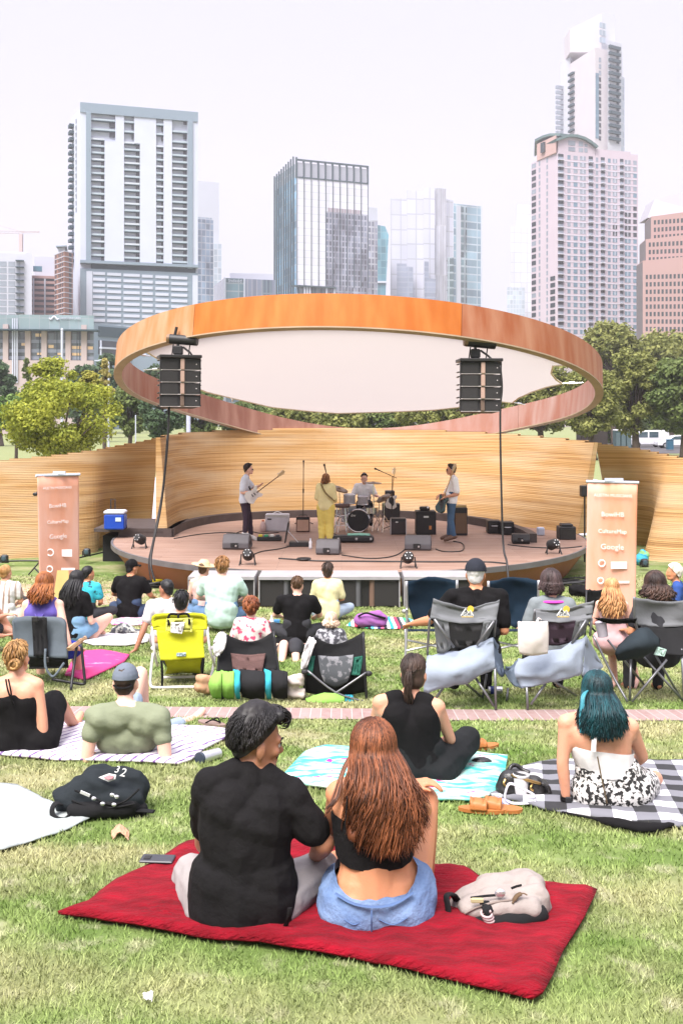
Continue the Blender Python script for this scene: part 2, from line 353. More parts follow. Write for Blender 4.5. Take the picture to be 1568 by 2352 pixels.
# ---- timber walls
def wall_mat():
    m = bpy.data.materials.new('timber_slats'); m.use_nodes = True; nt = m.node_tree; N = nt.nodes; L = nt.links; b = N['Principled BSDF']; b.inputs['Roughness'].default_value = .6; b.inputs['Specular IOR Level'].default_value = .25
    tc = N.new('ShaderNodeTexCoord'); mp = N.new('ShaderNodeMapping'); mp.inputs['Scale'].default_value = (.18,.18,44); L.new(tc.outputs['Object'], mp.inputs[0])
    n = N.new('ShaderNodeTexNoise'); n.inputs['Scale'].default_value = 1; n.inputs['Detail'].default_value = 3; L.new(mp.outputs[0], n.inputs[0])
    mp2 = N.new('ShaderNodeMapping'); mp2.inputs['Scale'].default_value = (.35,.35,2.2); L.new(tc.outputs['Object'], mp2.inputs[0])
    n2 = N.new('ShaderNodeTexNoise'); n2.inputs['Scale'].default_value = 1.3; n2.inputs['Detail'].default_value = 4; L.new(mp2.outputs[0], n2.inputs[0])
    cr = N.new('ShaderNodeValToRGB'); e = cr.color_ramp.elements; e[0].position = .3; e[0].color = (.31,.165,.062,1); e[1].position = .72; e[1].color = (.60,.385,.185,1); x = e.new(.5); x.color = (.46,.27,.105,1); L.new(n.outputs[0], cr.inputs[0])
    mx = N.new('ShaderNodeMix'); mx.data_type = 'RGBA'; r = N.new('ShaderNodeMapRange'); r.inputs[1].default_value = .42; r.inputs[2].default_value = .68; r.inputs[4].default_value = .6; L.new(n2.outputs[0], r.inputs[0]); L.new(r.outputs[0], mx.inputs[0]); L.new(cr.outputs[0], mx.inputs[6]); mx.inputs[7].default_value = (.55,.42,.27,1)
    L.new(mx.outputs[2], b.inputs['Base Color']); return m
m_wall = wall_mat()
def slat_wall(name, label, bot, top, z0, ztop, thick, inward=1, k=8):
    B = dense(bot, k); T = dense(top, k); n = len(B); assert len(T) == n
    zt = [ztop(i/(n-1)) for i in range(n)]; zm = max(zt); pitch = .042
    prof = []; z = z0
    while z < zm:
        prof += [(z, 0), (z+.031, 0), (z+.031, .016), (z+pitch, .016)]; z += pitch
    mb = MB()
    def nrm(Q, i):
        d = (Q[min(i+1,n-1)]-Q[max(i-1,0)]).normalized(); return V((-d.y, d.x, 0))
    NB = [nrm(B,i) for i in range(n)]; NT = [nrm(T,i) for i in range(n)]
    def pt(i, z, off):
        t = min(1.05, (z-z0)/(zm-z0)); q = B[i].lerp(T[i], t); nn = NB[i].lerp(NT[i], t); return q+nn*off+V((0,0,z))
    rows = [[pt(i, z, o) for i in range(n)] for z, o in prof]
    back = [[pt(i, z, thick*(1-.75*(z-z0)/(zm-z0))+.03) for i in range(n)] for z, o in prof]
    for j in range(len(prof)-1):
        base = j//4*pitch+z0
        for i in range(n-1):
            if base+pitch*.5 < (zt[i]+zt[i+1])/2:
                mb.add([rows[j][i], rows[j][i+1], rows[j+1][i+1], rows[j+1][i]], [(0,1,2,3)])
                mb.add([back[j][i], back[j][i+1], back[j+1][i+1], back[j+1][i]], [(3,2,1,0)])
                last = j//4 == (len(prof)-1)//4 or not (base+pitch*1.5 < (zt[i]+zt[i+1])/2)
                if last and j % 4 == 2: mb.add([rows[j][i], rows[j][i+1], back[j][i+1], back[j][i]], [(0,1,2,3)])
        for i in (0, n-1):
            if base+pitch*.5 < zt[i]: mb.add([rows[j][i], rows[j+1][i], back[j+1][i], back[j][i]], [(0,1,2,3) if i == 0 else (3,2,1,0)])
    o = mb.build(name, m_wall); return tag(o, label, 'wall')
slat_wall('timber_wall', 'long curved wall of stacked timber slats rising behind the band', [(-4.05,23.3),(-3.98,25.2),(-3.35,27.0),(-2.2,27.75),(.2,28.25),(2.5,27.6),(3.9,26.4),(4.8,25.2),(5.65,23.85)],
    [(-4.29,23.55),(-4.2,25.6),(-3.5,27.5),(-2.2,28.25),(.2,28.95),(2.7,28.3),(4.3,27.1),(5.3,25.7),(6.13,24.0)], DECK+.005, lambda s: 3.10-.17*abs(s-.5)**1.5*2.8-.12*max(0,s-.5)*2, .26)
slat_wall('timber_wall', 'brown timber slat wing wall left of the stage behind the blue cooler', [(-11,23.2),(-9.5,23.7),(-8.2,24.0),(-6.9,24.45),(-6.2,25.1),(-6.3,26.0),(-5.9,26.8),(-5.2,27.1)],
    [(-12,23.9),(-10,24.3),(-8.6,24.6),(-7.3,25.0),(-6.4,25.45),(-5.8,25.9),(-5.3,26.4),(-4.92,26.8)], 0, lambda s: 2.12+.78*s-.06*max(0,s-.5), .25)
slat_wall('timber_wall', 'orange brown timber slat wing wall right of the stage behind the taller banner', [(7.3,26.6),(8.0,26.5),(8.15,25.7),(7.7,24.7),(7.25,23.9),(8.0,23.4),(9.6,23.2),(11,23.2)],
    [(6.42,25.2),(6.9,25.1),(7.4,24.9),(7.8,24.6),(8.2,24.3),(8.8,24.0),(10,23.8),(11.4,23.8)], 0, lambda s: 2.78-.55*s, .25)
# ---- tilted steel ring
RC = V((.3927,23.6,4.2364)); RR = 5.6135; TX = -.20045; TY = -.041686; RW = .62; C2, C4 = -.369, .7158
ra = V((math.cos(TY),0,math.sin(TY))); rb = V((0,math.cos(TX),math.sin(TX))); rn = ra.cross(rb)
def ringpt(th, r, off):
    s = max(0, math.sin(th)); return RC+ra*(r*math.cos(th))+rb*(r*math.sin(th))+rn*off-V((0,0,C2*s*s+C4*s**4))
def steel(key, c1, c2, st=2.2):
    return mat(key, c1, .62, .2, st, .12, 30, stretch=(1.6,1.6,.25), col2=c2, thr=(.35,.68), spec=.3)
PAN = [(235,289,steel('orange_patina',(.40,.105,.012),(.48,.155,.03)),'bright orange steel panel'),(289,343,steel('red_patina',(.29,.085,.032),(.38,.175,.10)),'streaked red brown steel panel'),(343,397,steel('lit_pink_patina',(.30,.13,.09),(.38,.25,.215)),None),(37,91,steel('lit_pink_patina2',(.31,.15,.11),(.36,.22,.19)),None),(91,145,steel('brown_patina',(.2,.085,.06),(.3,.16,.12)),None),(145,190,steel('rose_patina',(.27,.1,.06),(.36,.2,.14)),None),(190,235,steel('pale_orange_patina',(.40,.16,.05),(.45,.27,.16)),'pale orange steel panel')]  # pink of the far right panels has the light on their inner face mixed in
ring = thing('steel_ring', 'huge tilted ring of orange weathering steel hovering over the stage', 'ring', RC)
for a0, a1, m, lab in PAN:
    b = MB(); k = 20; pts = []
    ths = [R(a0+.06+(a1-a0-.12)*i/k) for i in range(k+1)]
    for r, o in ((RR,-RW/2),(RR,RW/2),(RR-.15,RW/2),(RR-.15,-RW/2)): pts += [ringpt(t, r, o) for t in ths]
    b.grid(pts, k+1); W = k+1
    b.add([pts[j*W] for j in range(4)], [(3,2,1,0)]); b.add([pts[j*W+k] for j in range(4)], [(0,1,2,3)])
    o = b.build('ring_panel', m, ring, True, 40)
    if lab: o['label'] = lab
b = MB(); k = 120; pts = []
for r, o in ((RR+.012,-RW/2-.005),(RR+.012,-RW/2-.03),(RR-.17,-RW/2-.03),(RR-.17,-RW/2-.005)): pts += [ringpt(2*PI*i/k, r, o) for i in range(k+1)]
b.grid(pts, k+1); b.build('bottom_flange', mat('tan_flange', (.34,.25,.17), .7, .2, 2), ring, True, 40)
# ---- fabric sail stretched in the ring
def ringplane(u, v, off=-.24):
    d = P(u,v,1)-V((0,0,EYE)); o = V((0,0,EYE)); t = (RC+rn*off-o).dot(rn)/d.dot(rn); return o+d*t
out = [ringpt(R(a), 5.36, -.24) for a in range(214, 328, 6)]
out += [ringplane(u,v) for u, v in ((1269,840),(1265,858),(1276,872),(1290,881),(1254,889),(1221,900),(1190,914),(1176,925),(1150,922),(1080,932),(1000,941),(918,945),(775,949),(708,944),(623,935),(532,914),(474,900),(425,880),(390,868),(384,846),(372,829))]
cen = ringplane(800, 850); out.sort(key=lambda q: math.atan2((q-cen).dot(rb),(q-cen).dot(ra))); b = MB(); n = len(out); K = 9; b.v.append(tuple(cen+V((0,0,.02))))
for j in range(1, K+1):
    t = j/K
    for p in out: q = cen.lerp(p, t); b.v.append((q.x, q.y, q.z+.02*(1-t*t)))
for i in range(n): b.f.append((0, 1+i, 1+(i+1)%n))
for j in range(K-1):
    for i in range(n): a = 1+j*n; b.f.append((a+i, a+n+i, a+n+(i+1)%n, a+(i+1)%n))
sail = thing('shade_sail', 'off white fabric sail stretched flat inside the steel ring', 'sail', cen)
m_sail = mat('sail_fabric', (.50,.45,.43), .85, .03, .6)
nt = m_sail.node_tree; tr = nt.nodes.new('ShaderNodeBsdfTranslucent'); tr.inputs[0].default_value = (.47,.43,.415,1); ms = nt.nodes.new('ShaderNodeMixShader'); ms.inputs[0].default_value = .5
nt.links.new(nt.nodes['Principled BSDF'].outputs[0], ms.inputs[1]); nt.links.new(tr.outputs[0], ms.inputs[2]); nt.links.new(ms.outputs[0], nt.nodes['Material Output'].inputs[0])
o = b.build('membrane', m_sail, sail, True)
b = MB(); b.tube(out+[out[0]], .022, 6); b.build('edge_rope', mat('cream_rope', (.7,.6,.48), .8), sail)
m_steel = mat('bright_steel', (.6,.6,.62), .3, .05, metal=.8); m_black = mat('black_plastic', (.018,.017,.018), .5, .25, 20); m_blk2 = mat('black_metal', (.03,.028,.028), .42, .2, 20, metal=.3)
for (u,v), (x,y) in (((1290,881),(1338,879)),((1180,925),(1206,930)),((345,818),(312,812)),((384,846),(330,850)),((535,914),(533,922))):
    b = MB(); p0 = ringplane(u,v); p1 = ringplane(x,y); b.tube([p0, p0.lerp(p1,.3), p0.lerp(p1,.32), p0.lerp(p1,.6), p0.lerp(p1,.62), p1], [.012,.012,.03,.03,.012,.012], 6); b.build('turnbuckle', m_steel, sail)
# ---- line arrays hung from the ring
m_grille = mat('speaker_grille', (.022,.02,.02), .6, .3, 60); m_fin = mat('copper_fin', (.40,.27,.22), .4, .1, 5); m_edge = mat('pale_edge', (.55,.5,.5), .5)
def line_array(px, top_z, yaw, label, hoist_yaw):
    t = thing('line_array', label, 'loudspeaker', (px.x, px.y, top_z-1.0))
    M0 = Matrix.Translation((px.x, px.y, 0)) @ Matrix.Rotation(yaw, 4, 'Z')
    z = top_z
    b = MB(); b.box(0, (.80,.60,.06), M=M0 @ Matrix.Translation((0,.22,z-.03)), bev=.01); b.build('rigging_frame', m_blk2, t); z -= .065
    for i in range(4):
        h = .225; tilt = R(-1.0*i-2*(i==3))
        M = M0 @ Matrix.Translation((0, .02*i*i*.3, z-h/2)) @ Matrix.Rotation(tilt, 4, 'X')
        b = MB(); poly = [(-.37,0),(-.37,.05),(-.30,.48),(.30,.48),(.37,.05),(.37,0)]
        b.prism([M @ V((x,y,-h/2+.006)) for x,y in poly], (M.to_3x3() @ V((0,0,h-.012)))); cab = b.build('cabinet', m_black, t)
        b = MB(); b.box(0,(.30,.02,h-.03),M=M @ Matrix.Translation((-.205,-.012,0))); b.build('grille', m_grille, cab)
        b = MB(); b.box(0,(.28,.02,h-.03),M=M @ Matrix.Translation((.22,-.012,0))); b.build('grille', m_grille, cab)
        b = MB(); b.box(0,(.075,.05,h-.012),M=M @ Matrix.Translation((.035,-.022,0)),bev=.01); f = b.build('waveguide', m_fin if i < 3 else mat('dark_fin', (.12,.08,.06), .5), cab)
        b = MB(); b.box(0,(.74,.012,.012),M=M @ Matrix.Translation((0,-.008,-h/2+.004))); b.build('trim', m_edge, cab)
        b = MB(); b.ell(M @ V((.30,-.024,.0)), (.011,.004,.011), 8, 6); b.build('badge', m_edge, cab)
        for s in (-1,1):
            b = MB(); q = [(.375,.10),(.405,.12),(.405,.30),(.375,.32)]
            b.tube([M @ V((s*x,y,.075)) for x,y in q], .012, 6); b.tube([M @ V((s*x,y,-.075)) for x,y in q], .012, 6); b.box(0,(.02,.06,h),M=M @ Matrix.Translation((s*.378,.03,0))); b.build('side_bracket', m_blk2, cab)
        z -= h+.008
    hb = thing('chain_hoist', 'black chain hoist motor clamped under the ring above the '+label.split(' of ')[0].split(' line')[0]+' speaker column', 'hoist', (px.x, px.y+.1, top_z))
    M = Matrix.Translation((px.x+.03, px.y+.2, top_z+.30)) @ Matrix.Rotation(hoist_yaw, 4, 'Z') @ Matrix.Rotation(R(5),4,'Y')
    b = MB(); b.cyl(M @ V((-.27,0,0)), M @ V((.27,0,0)), .095, n=16); b.build('motor', m_black, hb, True, 40)
    b = MB(); b.cyl(M @ V((-.33,0,0)), M @ V((-.27,0,0)), .085,.1, n=16); b.cyl(M @ V((-.31,0,0)), M @ V((-.335,0,0)), .05, n=12); b.build('end_cap', mat('brass_glint', (.25,.16,.1), .3, metal=.6), hb, True, 40)
    b = MB(); b.box((px.x-.08, px.y+.2, top_z+.1), (.18,.14,.17), bev=.02); b.box((px.x-.08,px.y+.2,top_z+.2),(.05,.05,.06)); b.build('chain_bag', m_black, hb)
    b = MB(); 
    for s in (-.2,.12): b.tube([(px.x+s,px.y+.2,top_z),(px.x+s+.03,px.y+.2,top_z+.22)], .012, 6)
    b.tube([(px.x+.2,px.y+.1,top_z),(px.x+.16,px.y+.15,top_z+.05),(px.x+.02,px.y+.2,top_z+.16)], .02, 6); b.build('sling', m_blk2, hb)
    for s in (-1,1):
        b = MB(); b.tube([(px.x+s*.15,px.y+.2,top_z+.36),(px.x+s*.11,px.y+.22,top_z+.55)], .03, 6); b.build('clamp', m_blk2, hb)
la = P(415, 815, 19.0); line_array(la, la.z, R(16), 'left line array of four black cabinets hanging under the pale orange panel', R(-8))
ra_ = P(1104, 823, 18.5); line_array(ra_, ra_.z, R(2), 'right line array of four black cabinets hanging under the red brown panel', R(8))
def cable(pts, label, r=.016, m=None, name='cable'):
    b = MB(); q = dense3(pts); b.tube(q, r, 6); return tag(b.build(name, m or m_black, None, True), label, 'cable')
def dense3(q, k=6):
    q = [V(p) for p in q]; out = []
    for i in range(len(q)-1):
        p0, p1, p2, p3 = q[max(i-1,0)], q[i], q[i+1], q[min(i+2,len(q)-1)]
        for j in range(k):
            t = j/k; out.append(.5*((2*p1)+(p2-p0)*t+(2*p0-5*p1+4*p2-p3)*t*t+(3*p1-p0-3*p2+p3)*t**3))
    out.append(q[-1]); return out
cable([P(389,930,19.2),P(384,1030,19.1),P(370,1160,19.0),P(350,1260,18.6),P(347,1300,18.4),P(356,1335,18.3)], 'black cable bundle dropping from the left line array to the grass', .024)
cable([P(384,1000,19.0),P(374,1120,18.9),P(352,1240,18.4),P(342,1290,18.2),P(348,1338,18.1)], 'thin slack cable beside the left bundle', .012)
cable([P(1148,840,18.4),P(1152,890,18.4),P(1148,950,18.4),P(1150,1100,18.4),P(1155,1250,18.3),P(1163,1290,18.0),P(1167,1335,17.8)], 'black cable dropping from the right line array across the deck edge', .02)
# ================= skyline
class Face:
    def __init__(s, bld, A, B, z0, z1):
        s.b = bld; s.A = V((A[0],A[1],0)); s.B = V((B[0],B[1],0)); s.z0 = z0; s.z1 = z1
        s.d = (s.B-s.A); s.w = s.d.length; s.x = s.d.normalized(); s.n = V((s.x.y,-s.x.x,0))
    def p(s, a, z, o=0): return s.A+s.x*a+s.n*o+V((0,0,z))
    def su(s, u):  # image column -> metres along the face
        k = (u-U0)/F; den = s.x.x-k*s.x.y
        return (k*s.A.y-s.A.x)/den
    def zv(s, v, a=None):
        y = (s.A+s.x*(s.w/2 if a is None else a)).y; return EYE-(v-V0)/F*y
    def rect(s, mb, a0, a1, z0, z1, o0, o1):
        q = [s.p(a0,z0,o1),s.p(a1,z0,o1),s.p(a1,z0,o0),s.p(a0,z0,o0)]; h = V((0,0,z1-z0)); return mb.hexa(q+[p+h for p in q])
    def part(s, name, m, a0, a1, z0, z1, o0, o1, parent=None):
        mb = MB(); s.rect(mb, a0, a1, z0, z1, o0, o1); return mb.build(name, m, parent or s.b)
CACHE = {}; COUNT = {}; OVER = {}
def wpart(f, name, m, a0, a1, z0, z1, o0, o1, lim=96):
    """one window or balcony as a part; past the limit the rest of them gather in one part"""
    key = (f.b.name, name); COUNT[key] = COUNT.get(key, 0)+1
    if COUNT[key] > lim:
        if key not in OVER: OVER[key] = (MB(), m, f.b, name)
        f.rect(OVER[key][0], a0, a1, z0, z1, o0, o1); return
    ck = (round(a1-a0,2), round(z1-z0,2), round(o1-o0,2), m.name, name)
    if ck not in CACHE:
        mb = MB(); mb.box((0,0,0), (a1-a0, o1-o0, z1-z0)); me = bpy.data.meshes.new(name); me.from_pydata(mb.v, [], mb.f); me.materials.append(m); CACHE[ck] = me
    o = bpy.data.objects.new(name, CACHE[ck]); C.objects.link(o); o.parent = f.b
    c = f.p((a0+a1)/2, (z0+z1)/2, (o0+o1)/2)
    L = world(f.b).inverted() @ Matrix.Translation(c) @ Matrix.Rotation(math.atan2(f.x.y, f.x.x), 4, 'Z')
    o.location = L.translation; o.rotation_euler = L.to_euler()
def flush_over():
    for mb, m, b, n in OVER.values(): mb.build(n, m, b)['kind'] = 'stuff'
def X(u, d): return ((u-U0)/F*d, d)
def Z(v, d): return EYE-(v-V0)/F*d
def block(name, m, fp, z0, z1, parent):
    mb = MB(); mb.prism([V((x,y,z0)) for x,y in fp], (0,0,z1-z0)); return mb.build(name, m, parent)
def glassmat(key, col, rough=.12, grid=None, var=.15, line=(.3,.33,.36), spec=.8, scale=.05, metal=0.0):
    m = bpy.data.materials.new(key); m.use_nodes = True; nt = m.node_tree; N = nt.nodes; L = nt.links; b = N['Principled BSDF']; b.inputs['Roughness'].default_value = rough; b.inputs['Specular IOR Level'].default_value = spec; b.inputs['Metallic'].default_value = metal
    g = N.new('ShaderNodeTexCoord'); sx = N.new('ShaderNodeSeparateXYZ'); L.new(g.outputs['Object'], sx.inputs[0])
    ad = N.new('ShaderNodeMath'); ad.operation = 'ADD'; L.new(sx.outputs[0], ad.inputs[0]); L.new(sx.outputs[1], ad.inputs[1])
    cx = N.new('ShaderNodeCombineXYZ'); L.new(ad.outputs[0], cx.inputs[0]); L.new(sx.outputs[2], cx.inputs[1])
    br = N.new('ShaderNodeTexBrick'); L.new(cx.outputs[0], br.inputs[0]); br.offset = 0; br.inputs['Scale'].default_value = 1
    gw, gh, ms = grid or (3, 3.6, .12)
    br.inputs['Brick Width'].default_value = gw; br.inputs['Row Height'].default_value = gh; br.inputs['Mortar Size'].default_value = ms
    br.inputs['Color1'].default_value = (*[c*(1-var) for c in col],1); br.inputs['Color2'].default_value = (*[min(1,c*(1+var)) for c in col],1); br.inputs['Mortar'].default_value = (*line,1)
    n = N.new('ShaderNodeTexNoise'); n.inputs['Scale'].default_value = scale; n.inputs['Detail'].default_value = 6; mp = N.new('ShaderNodeMapping'); mp.inputs['Scale'].default_value = (1,1,.35); L.new(g.outputs['Object'], mp.inputs[0]); L.new(mp.outputs[0], n.inputs[0])
    mx = N.new('ShaderNodeMix'); mx.data_type = 'RGBA'; mx.blend_type = 'MULTIPLY'; mx.inputs[0].default_value = var*2; r = N.new('ShaderNodeMapRange'); r.inputs[1].default_value = .35; r.inputs[2].default_value = .65; r.inputs[3].default_value = .45; r.inputs[4].default_value = 1.2
    L.new(n.outputs[0], r.inputs[0]); L.new(br.outputs[0], mx.inputs[6]); L.new(r.outputs[0], mx.inputs[7]); L.new(mx.outputs[2], b.inputs['Base Color']); return m
bw = lambda k, c, **a: mat(k, c, a.pop('rough', .8), a.pop('var', .04), a.pop('scale', .15), **a)
m_white = bw('white_render', (.47,.50,.59)); m_slate = bw('slate_panel', (.19,.245,.30)); m_dslate = bw('dark_slate', (.035,.065,.08)); m_pale = bw('pale_concrete', (.44,.45,.52))
m_rail = mat('rail_glass', (.38,.45,.49), .2, .1, .3); m_rail2 = mat('rail_glass_pale', (.48,.52,.56), .2, .1, .3); m_dglass = mat('dark_glass', (.035,.045,.05), .15, .3, .3, spec=.6); m_bglass = mat('blue_glass', (.13,.2,.26), .15, .3, .3, spec=.7); m_gglass = mat('grey_glass', (.23,.26,.31), .15, .3, .3, spec=.7)
# ---- white condominium slab
A = X(184.6,350); B = X(454.8,361.6); S = X(165,364); zt = Z(235,350)
T = thing('apartment_tower', 'broad white apartment tower with columns of recessed balconies over a striped podium', 'building', (A[0],A[1],0))
bx = V((B[0]-A[0],B[1]-A[1],0)).normalized(); nx = V((bx.y,-bx.x,0)); 
def back(p, d, n): return (p[0]-n.x*d, p[1]-n.y*d)
f = Face(T, A, B, 0, zt); zpod = f.zv(606, 20)
A2, B2 = back(A,1.3,nx), back(B,1.3,nx)
block('wall', m_white, [A2,B2,back(B,22,nx),S], 0, zt-1.5, T)
U = f.su; zf = lambda v: Z(v, 352)
cols = [(210,240.7),(285.4,321.7),(359,376),(395.5,430.5)]
prev = 184.6
for i, (a, c) in enumerate(cols+[(454.8,0)]):
    pc = {1: 265.4, 2: 308.6}.get(i, prev); zc = zf(323) if pc != prev else zt-3.5
    f.part('pier', m_white, U(prev), U(a), zpod, zc, -1.3, 0)
    if pc != prev: f.part('pier', m_white, U(pc), U(a), zc, zt-3.5, -1.3, 0)
    prev = c
for a, c in ((198,209.6),(431,442.6)): f.part('slate_strip', m_slate, U(a), U(c), zpod-1, zt-3.4, .02, .5)
f.part('parapet', m_slate, 0, f.w, zt-3.5, zt, -2.2, .35)
nfl = 18; v0, v1 = 322, 604
for i, (a, c) in enumerate(cols):
    tops = [250,277,299.5] if i != 3 else [256,290,314]
    vs = tops+[v0+(v1-v0)*k/nfl+(0, 3, 6, 8)[i] for k in range(nfl)]
    for k, v in enumerate(vs):
        cc = {0: 265.4, 1: 308.6}.get(i, c) if k < 3 else c
        z = zf(v)
        wpart(f, 'balcony', m_dslate, U(a), U(cc), z-.2, z+.1, -1.3, -.05)  # slab coloured dark to carry the soffit shadow
        wpart(f, 'balcony_rail', m_rail if k % 3 else m_rail2, U(a)+.1, U(cc)-.1, z+.1, z+.75, -.3, -.2)
        wpart(f, 'window', m_dglass, U(cc)-(U(cc)-U(a))*.24, U(cc)-.05, z-1.9, z-.2, -1.3, -.8)  # dark strip painted in for the shaded right jamb of each recess
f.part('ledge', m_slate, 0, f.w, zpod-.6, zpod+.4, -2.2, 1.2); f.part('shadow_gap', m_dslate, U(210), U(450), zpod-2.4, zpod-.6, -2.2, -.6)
f.part('podium_front', m_slate, 0, f.w, 0, zpod-2.4, -2.2, -.05)
for a, c in ((199,212.7),(442.6,454.4)): f.part('white_pylon', m_white, U(a), U(c), zf(745), zf(624), -.04, .25)
for k in range(10):
    for a, c in ((214,241.8),(246.5,278.5),(284,321.3),(326.2,351.2),(357.2,387.7),(393,430.5)):
        z = zf(628+13.45*k+(a-214)*.018); wpart(f, 'white_bar', m_white, U(a), U(c), z-.55, z+.45, -.04, .2)
g = Face(T, S, A, 0, zt)
for k in range(21):
    z = zf(270+15.9*k); wpart(g, 'side_balcony', m_dslate, 1.0, 4.4, z-.9, z+.2, 0, 1.5)
    if k < 14: wpart(g, 'side_window', m_gglass, 7.5, 9.0, z-.7, z+.9, .0, .08)
# ---- dark annex below the tower
T = thing('annex_building', 'low dark slate annex between the pale office and the ring', 'building', (*X(255,300),0))
fa = [X(216,290),X(300,300),X(305,318),X(220,312)]; block('wall', m_slate, fa, 0, Z(747,295), T); f = Face(T, fa[0], fa[1], 0, 1)
f.part('dark_band', m_dslate, 1.5, f.w, Z(775,295), Z(752,295), 0, .3); f.part('void', m_dglass, f.su(226), f.w-.5, Z(815,295), Z(784,295), 0, .1); f.part('column', m_white, f.su(229.5), f.su(231.5), 0, Z(784,295), .1, .6); f.part('balcony', m_white, f.su(228), f.su(262), Z(803,295), Z(799,295), .1, 1.4)
# ---- small buildings far left
T = thing('apartment_block', 'white apartment block with gridded windows at the left edge of the photo', 'building', (*X(20,330),0))
fp = [X(-60,330),X(74,333),X(74,352),X(-60,352)]; block('wall', m_pale, fp, 0, Z(580,331), T); block('penthouse', m_white, [X(-60,335),X(60,338),X(60,350),X(-60,350)], Z(580,331)-.1, Z(572,332), T)
f = Face(T, fp[0], fp[1], 0, 1)
for k in range(9):
    z = Z(602+15*k, 331)
    for a, c in ((-8,16),(20,36)): wpart(f, 'window', m_gglass, f.su(a), f.su(c), z-1.4, z+.3, -.05, .08)
    wpart(f, 'balcony', m_dslate, f.su(37.5), f.su(56), z+.45, z+.75, -.05, 1.3); wpart(f, 'window', m_gglass, f.su(38), f.su(47), z-1.2, z+.3, -.05, .08)
T = thing('unfinished_building', 'half built concrete frame with open dark floors behind the white block', 'building', (*X(100,350),0))
fp = [X(70,350),X(128,352),X(128,370),X(70,370)]; block('core', m_pale, [X(80,356),X(126,357),X(126,369),X(80,369)], 0, Z(588,355), T); f = Face(T, fp[0], fp[1], 0, 1)
for k in range(8):
    z = Z(632+12.2*k, 351); f.part('floor_slab', bw('pink_slab', (.34,.22,.21)), 0, f.w, z-1.1, z-.2, -6, 0)
    if k < 7: f.part('open_floor', m_dglass, 0, f.w, z-1.85, z-1.1, -5, -.8)
for u in (76,102): f.part('column', m_pale, f.su(u), f.su(u+3.5), 0, Z(640,351), -.3, .2)
f.part('blue_tarpaulin', mat('tarp_blue', (.07,.17,.23), .6), f.su(77), f.su(97), Z(624,351), Z(612,351), -.5, .4)
for k in range(5): f.part('window', m_gglass, f.su(92+k*5), f.su(95+k*5), Z(602,351), Z(594,351), -6.05, -5.85)
T = thing('brick_tower', 'narrow red brick tower with pale floor bands left of the white apartment tower', 'building', (*X(148,330),0))
m_brick = bw('red_brick', (.25,.125,.095)); fp = [X(126,338),X(148.5,330),X(168,334),X(150,350)]; block('wall', m_brick, fp, 0, Z(578,331), T)
f = Face(T, fp[0], fp[1], 0, 1); g = Face(T, fp[1], fp[2], 0, 1)
for k in range(13):
    z = Z(578+11.75*k, 332); f.part('floor_band', m_pale, 0, f.w, z-.25, z, -.05, .12); g.part('floor_band', m_pale, 0, g.w, z-.25, z, -.05, .12)
    for a in (128,135.5,139.5,144): wpart(f, 'window', m_dglass, f.su(a), f.su(a+2.2), z-1.45, z-.45, -.05, .06)
    wpart(g, 'window', m_dglass, g.su(159), g.su(165), z-1.5, z-.4, -.05, .06)
block('roof_slab', m_slate, [X(129,334),X(154,333),X(156,345),X(140,345)], Z(567,334), Z(564.5,334), T); block('stair_head', m_white, [X(134,336),X(150,335),X(150,344),X(134,344)], Z(579,334), Z(567,334), T)
# ---- pale office with stone piers and a rooftop sign
T = thing('office_building', 'low pale stone and glass office with white letters on its parapet', 'building', (*X(110,205),0))
m_stone = bw('pink_stone', (.42,.345,.335)); m_teal = glassmat('parapet_glass', (.22,.30,.32), grid=(2.2,3,.05)); m_owin = glassmat('office_glass', (.13,.165,.17), grid=(1.3,1.5,.07), var=.4, scale=.4, line=(.1,.11,.11))
fp = [X(-70,205),X(216,207),X(216,232),X(-70,232)]; block('wall', m_owin, fp, 0, Z(757,206), T); f = Face(T, fp[0], fp[1], 0, 1); zz = lambda v: Z(v, 206)
block('parapet', m_teal, [X(-70,205.5),X(44,205.5),X(44,204.6),X(216,206.4),X(216,230),X(-70,230)], zz(757)+.02, zz(724), T)
for a, c in ((-62,-50),(-20,-8),(9.5,21.5),(60,72.5),(97.5,109.5),(152.5,164.5),(188.5,201)): f.part('stone_pier', m_stone, f.su(a), f.su(c), zz(838), zz(746), -.3, .8)
for a in (32,37,42): f.part('white_mast', m_white, f.su(a), f.su(a)+.22, zz(880), zz(733), 1.0, 1.3)
f.part('canopy', m_dslate, f.su(-70), f.su(229), zz(760)-.1, zz(760)+.18, -.3, 2.6)
f.part('base_course', m_stone, 0, f.w, 0, zz(828), -.3, 1.0)
m_lit = bpy.data.materials.new('lit_ceiling'); m_lit.use_nodes = True; e = m_lit.node_tree.nodes['Principled BSDF']; e.inputs['Base Color'].default_value = (.6,.4,.2,1); e.inputs['Emission Color'].default_value = (1,.75,.45,1); e.inputs['Emission Strength'].default_value = .08
for k, (a, c, v) in enumerate(((82,97,769),(112,124,795),(165.5,188,797),(202,214,798),(86,96,811),(132,140,811),(50,59,790),(166,187,812))): f.part('lit_window', m_lit, f.su(a), f.su(c), zz(v+4), zz(v-3), -.02, .05)
for v in (784,806,822): f.part('transom', m_gglass, 0, f.w, zz(v)-.35, zz(v)+.35, -.05, .12)
for u in (91,131,177,183): f.part('mullion', m_dslate, f.su(u), f.su(u)+.12, zz(828), zz(760), 0, .15)
p = f.p(f.su(165), zz(731.5), 1.0); text_mesh('SILICON LABS', frame_m(p, f.x, (0,0,1)), .66, m_white, 'sign_lettering', T, .05)
mb = MB(); q = [f.p(f.su(116+t*22), zz(731.5+3.2*math.sin(t*9)), 1.0) for t in np.linspace(0,1,22)]; mb.tube(q, .22, 5); mb.build('sign_emblem', m_white, T)
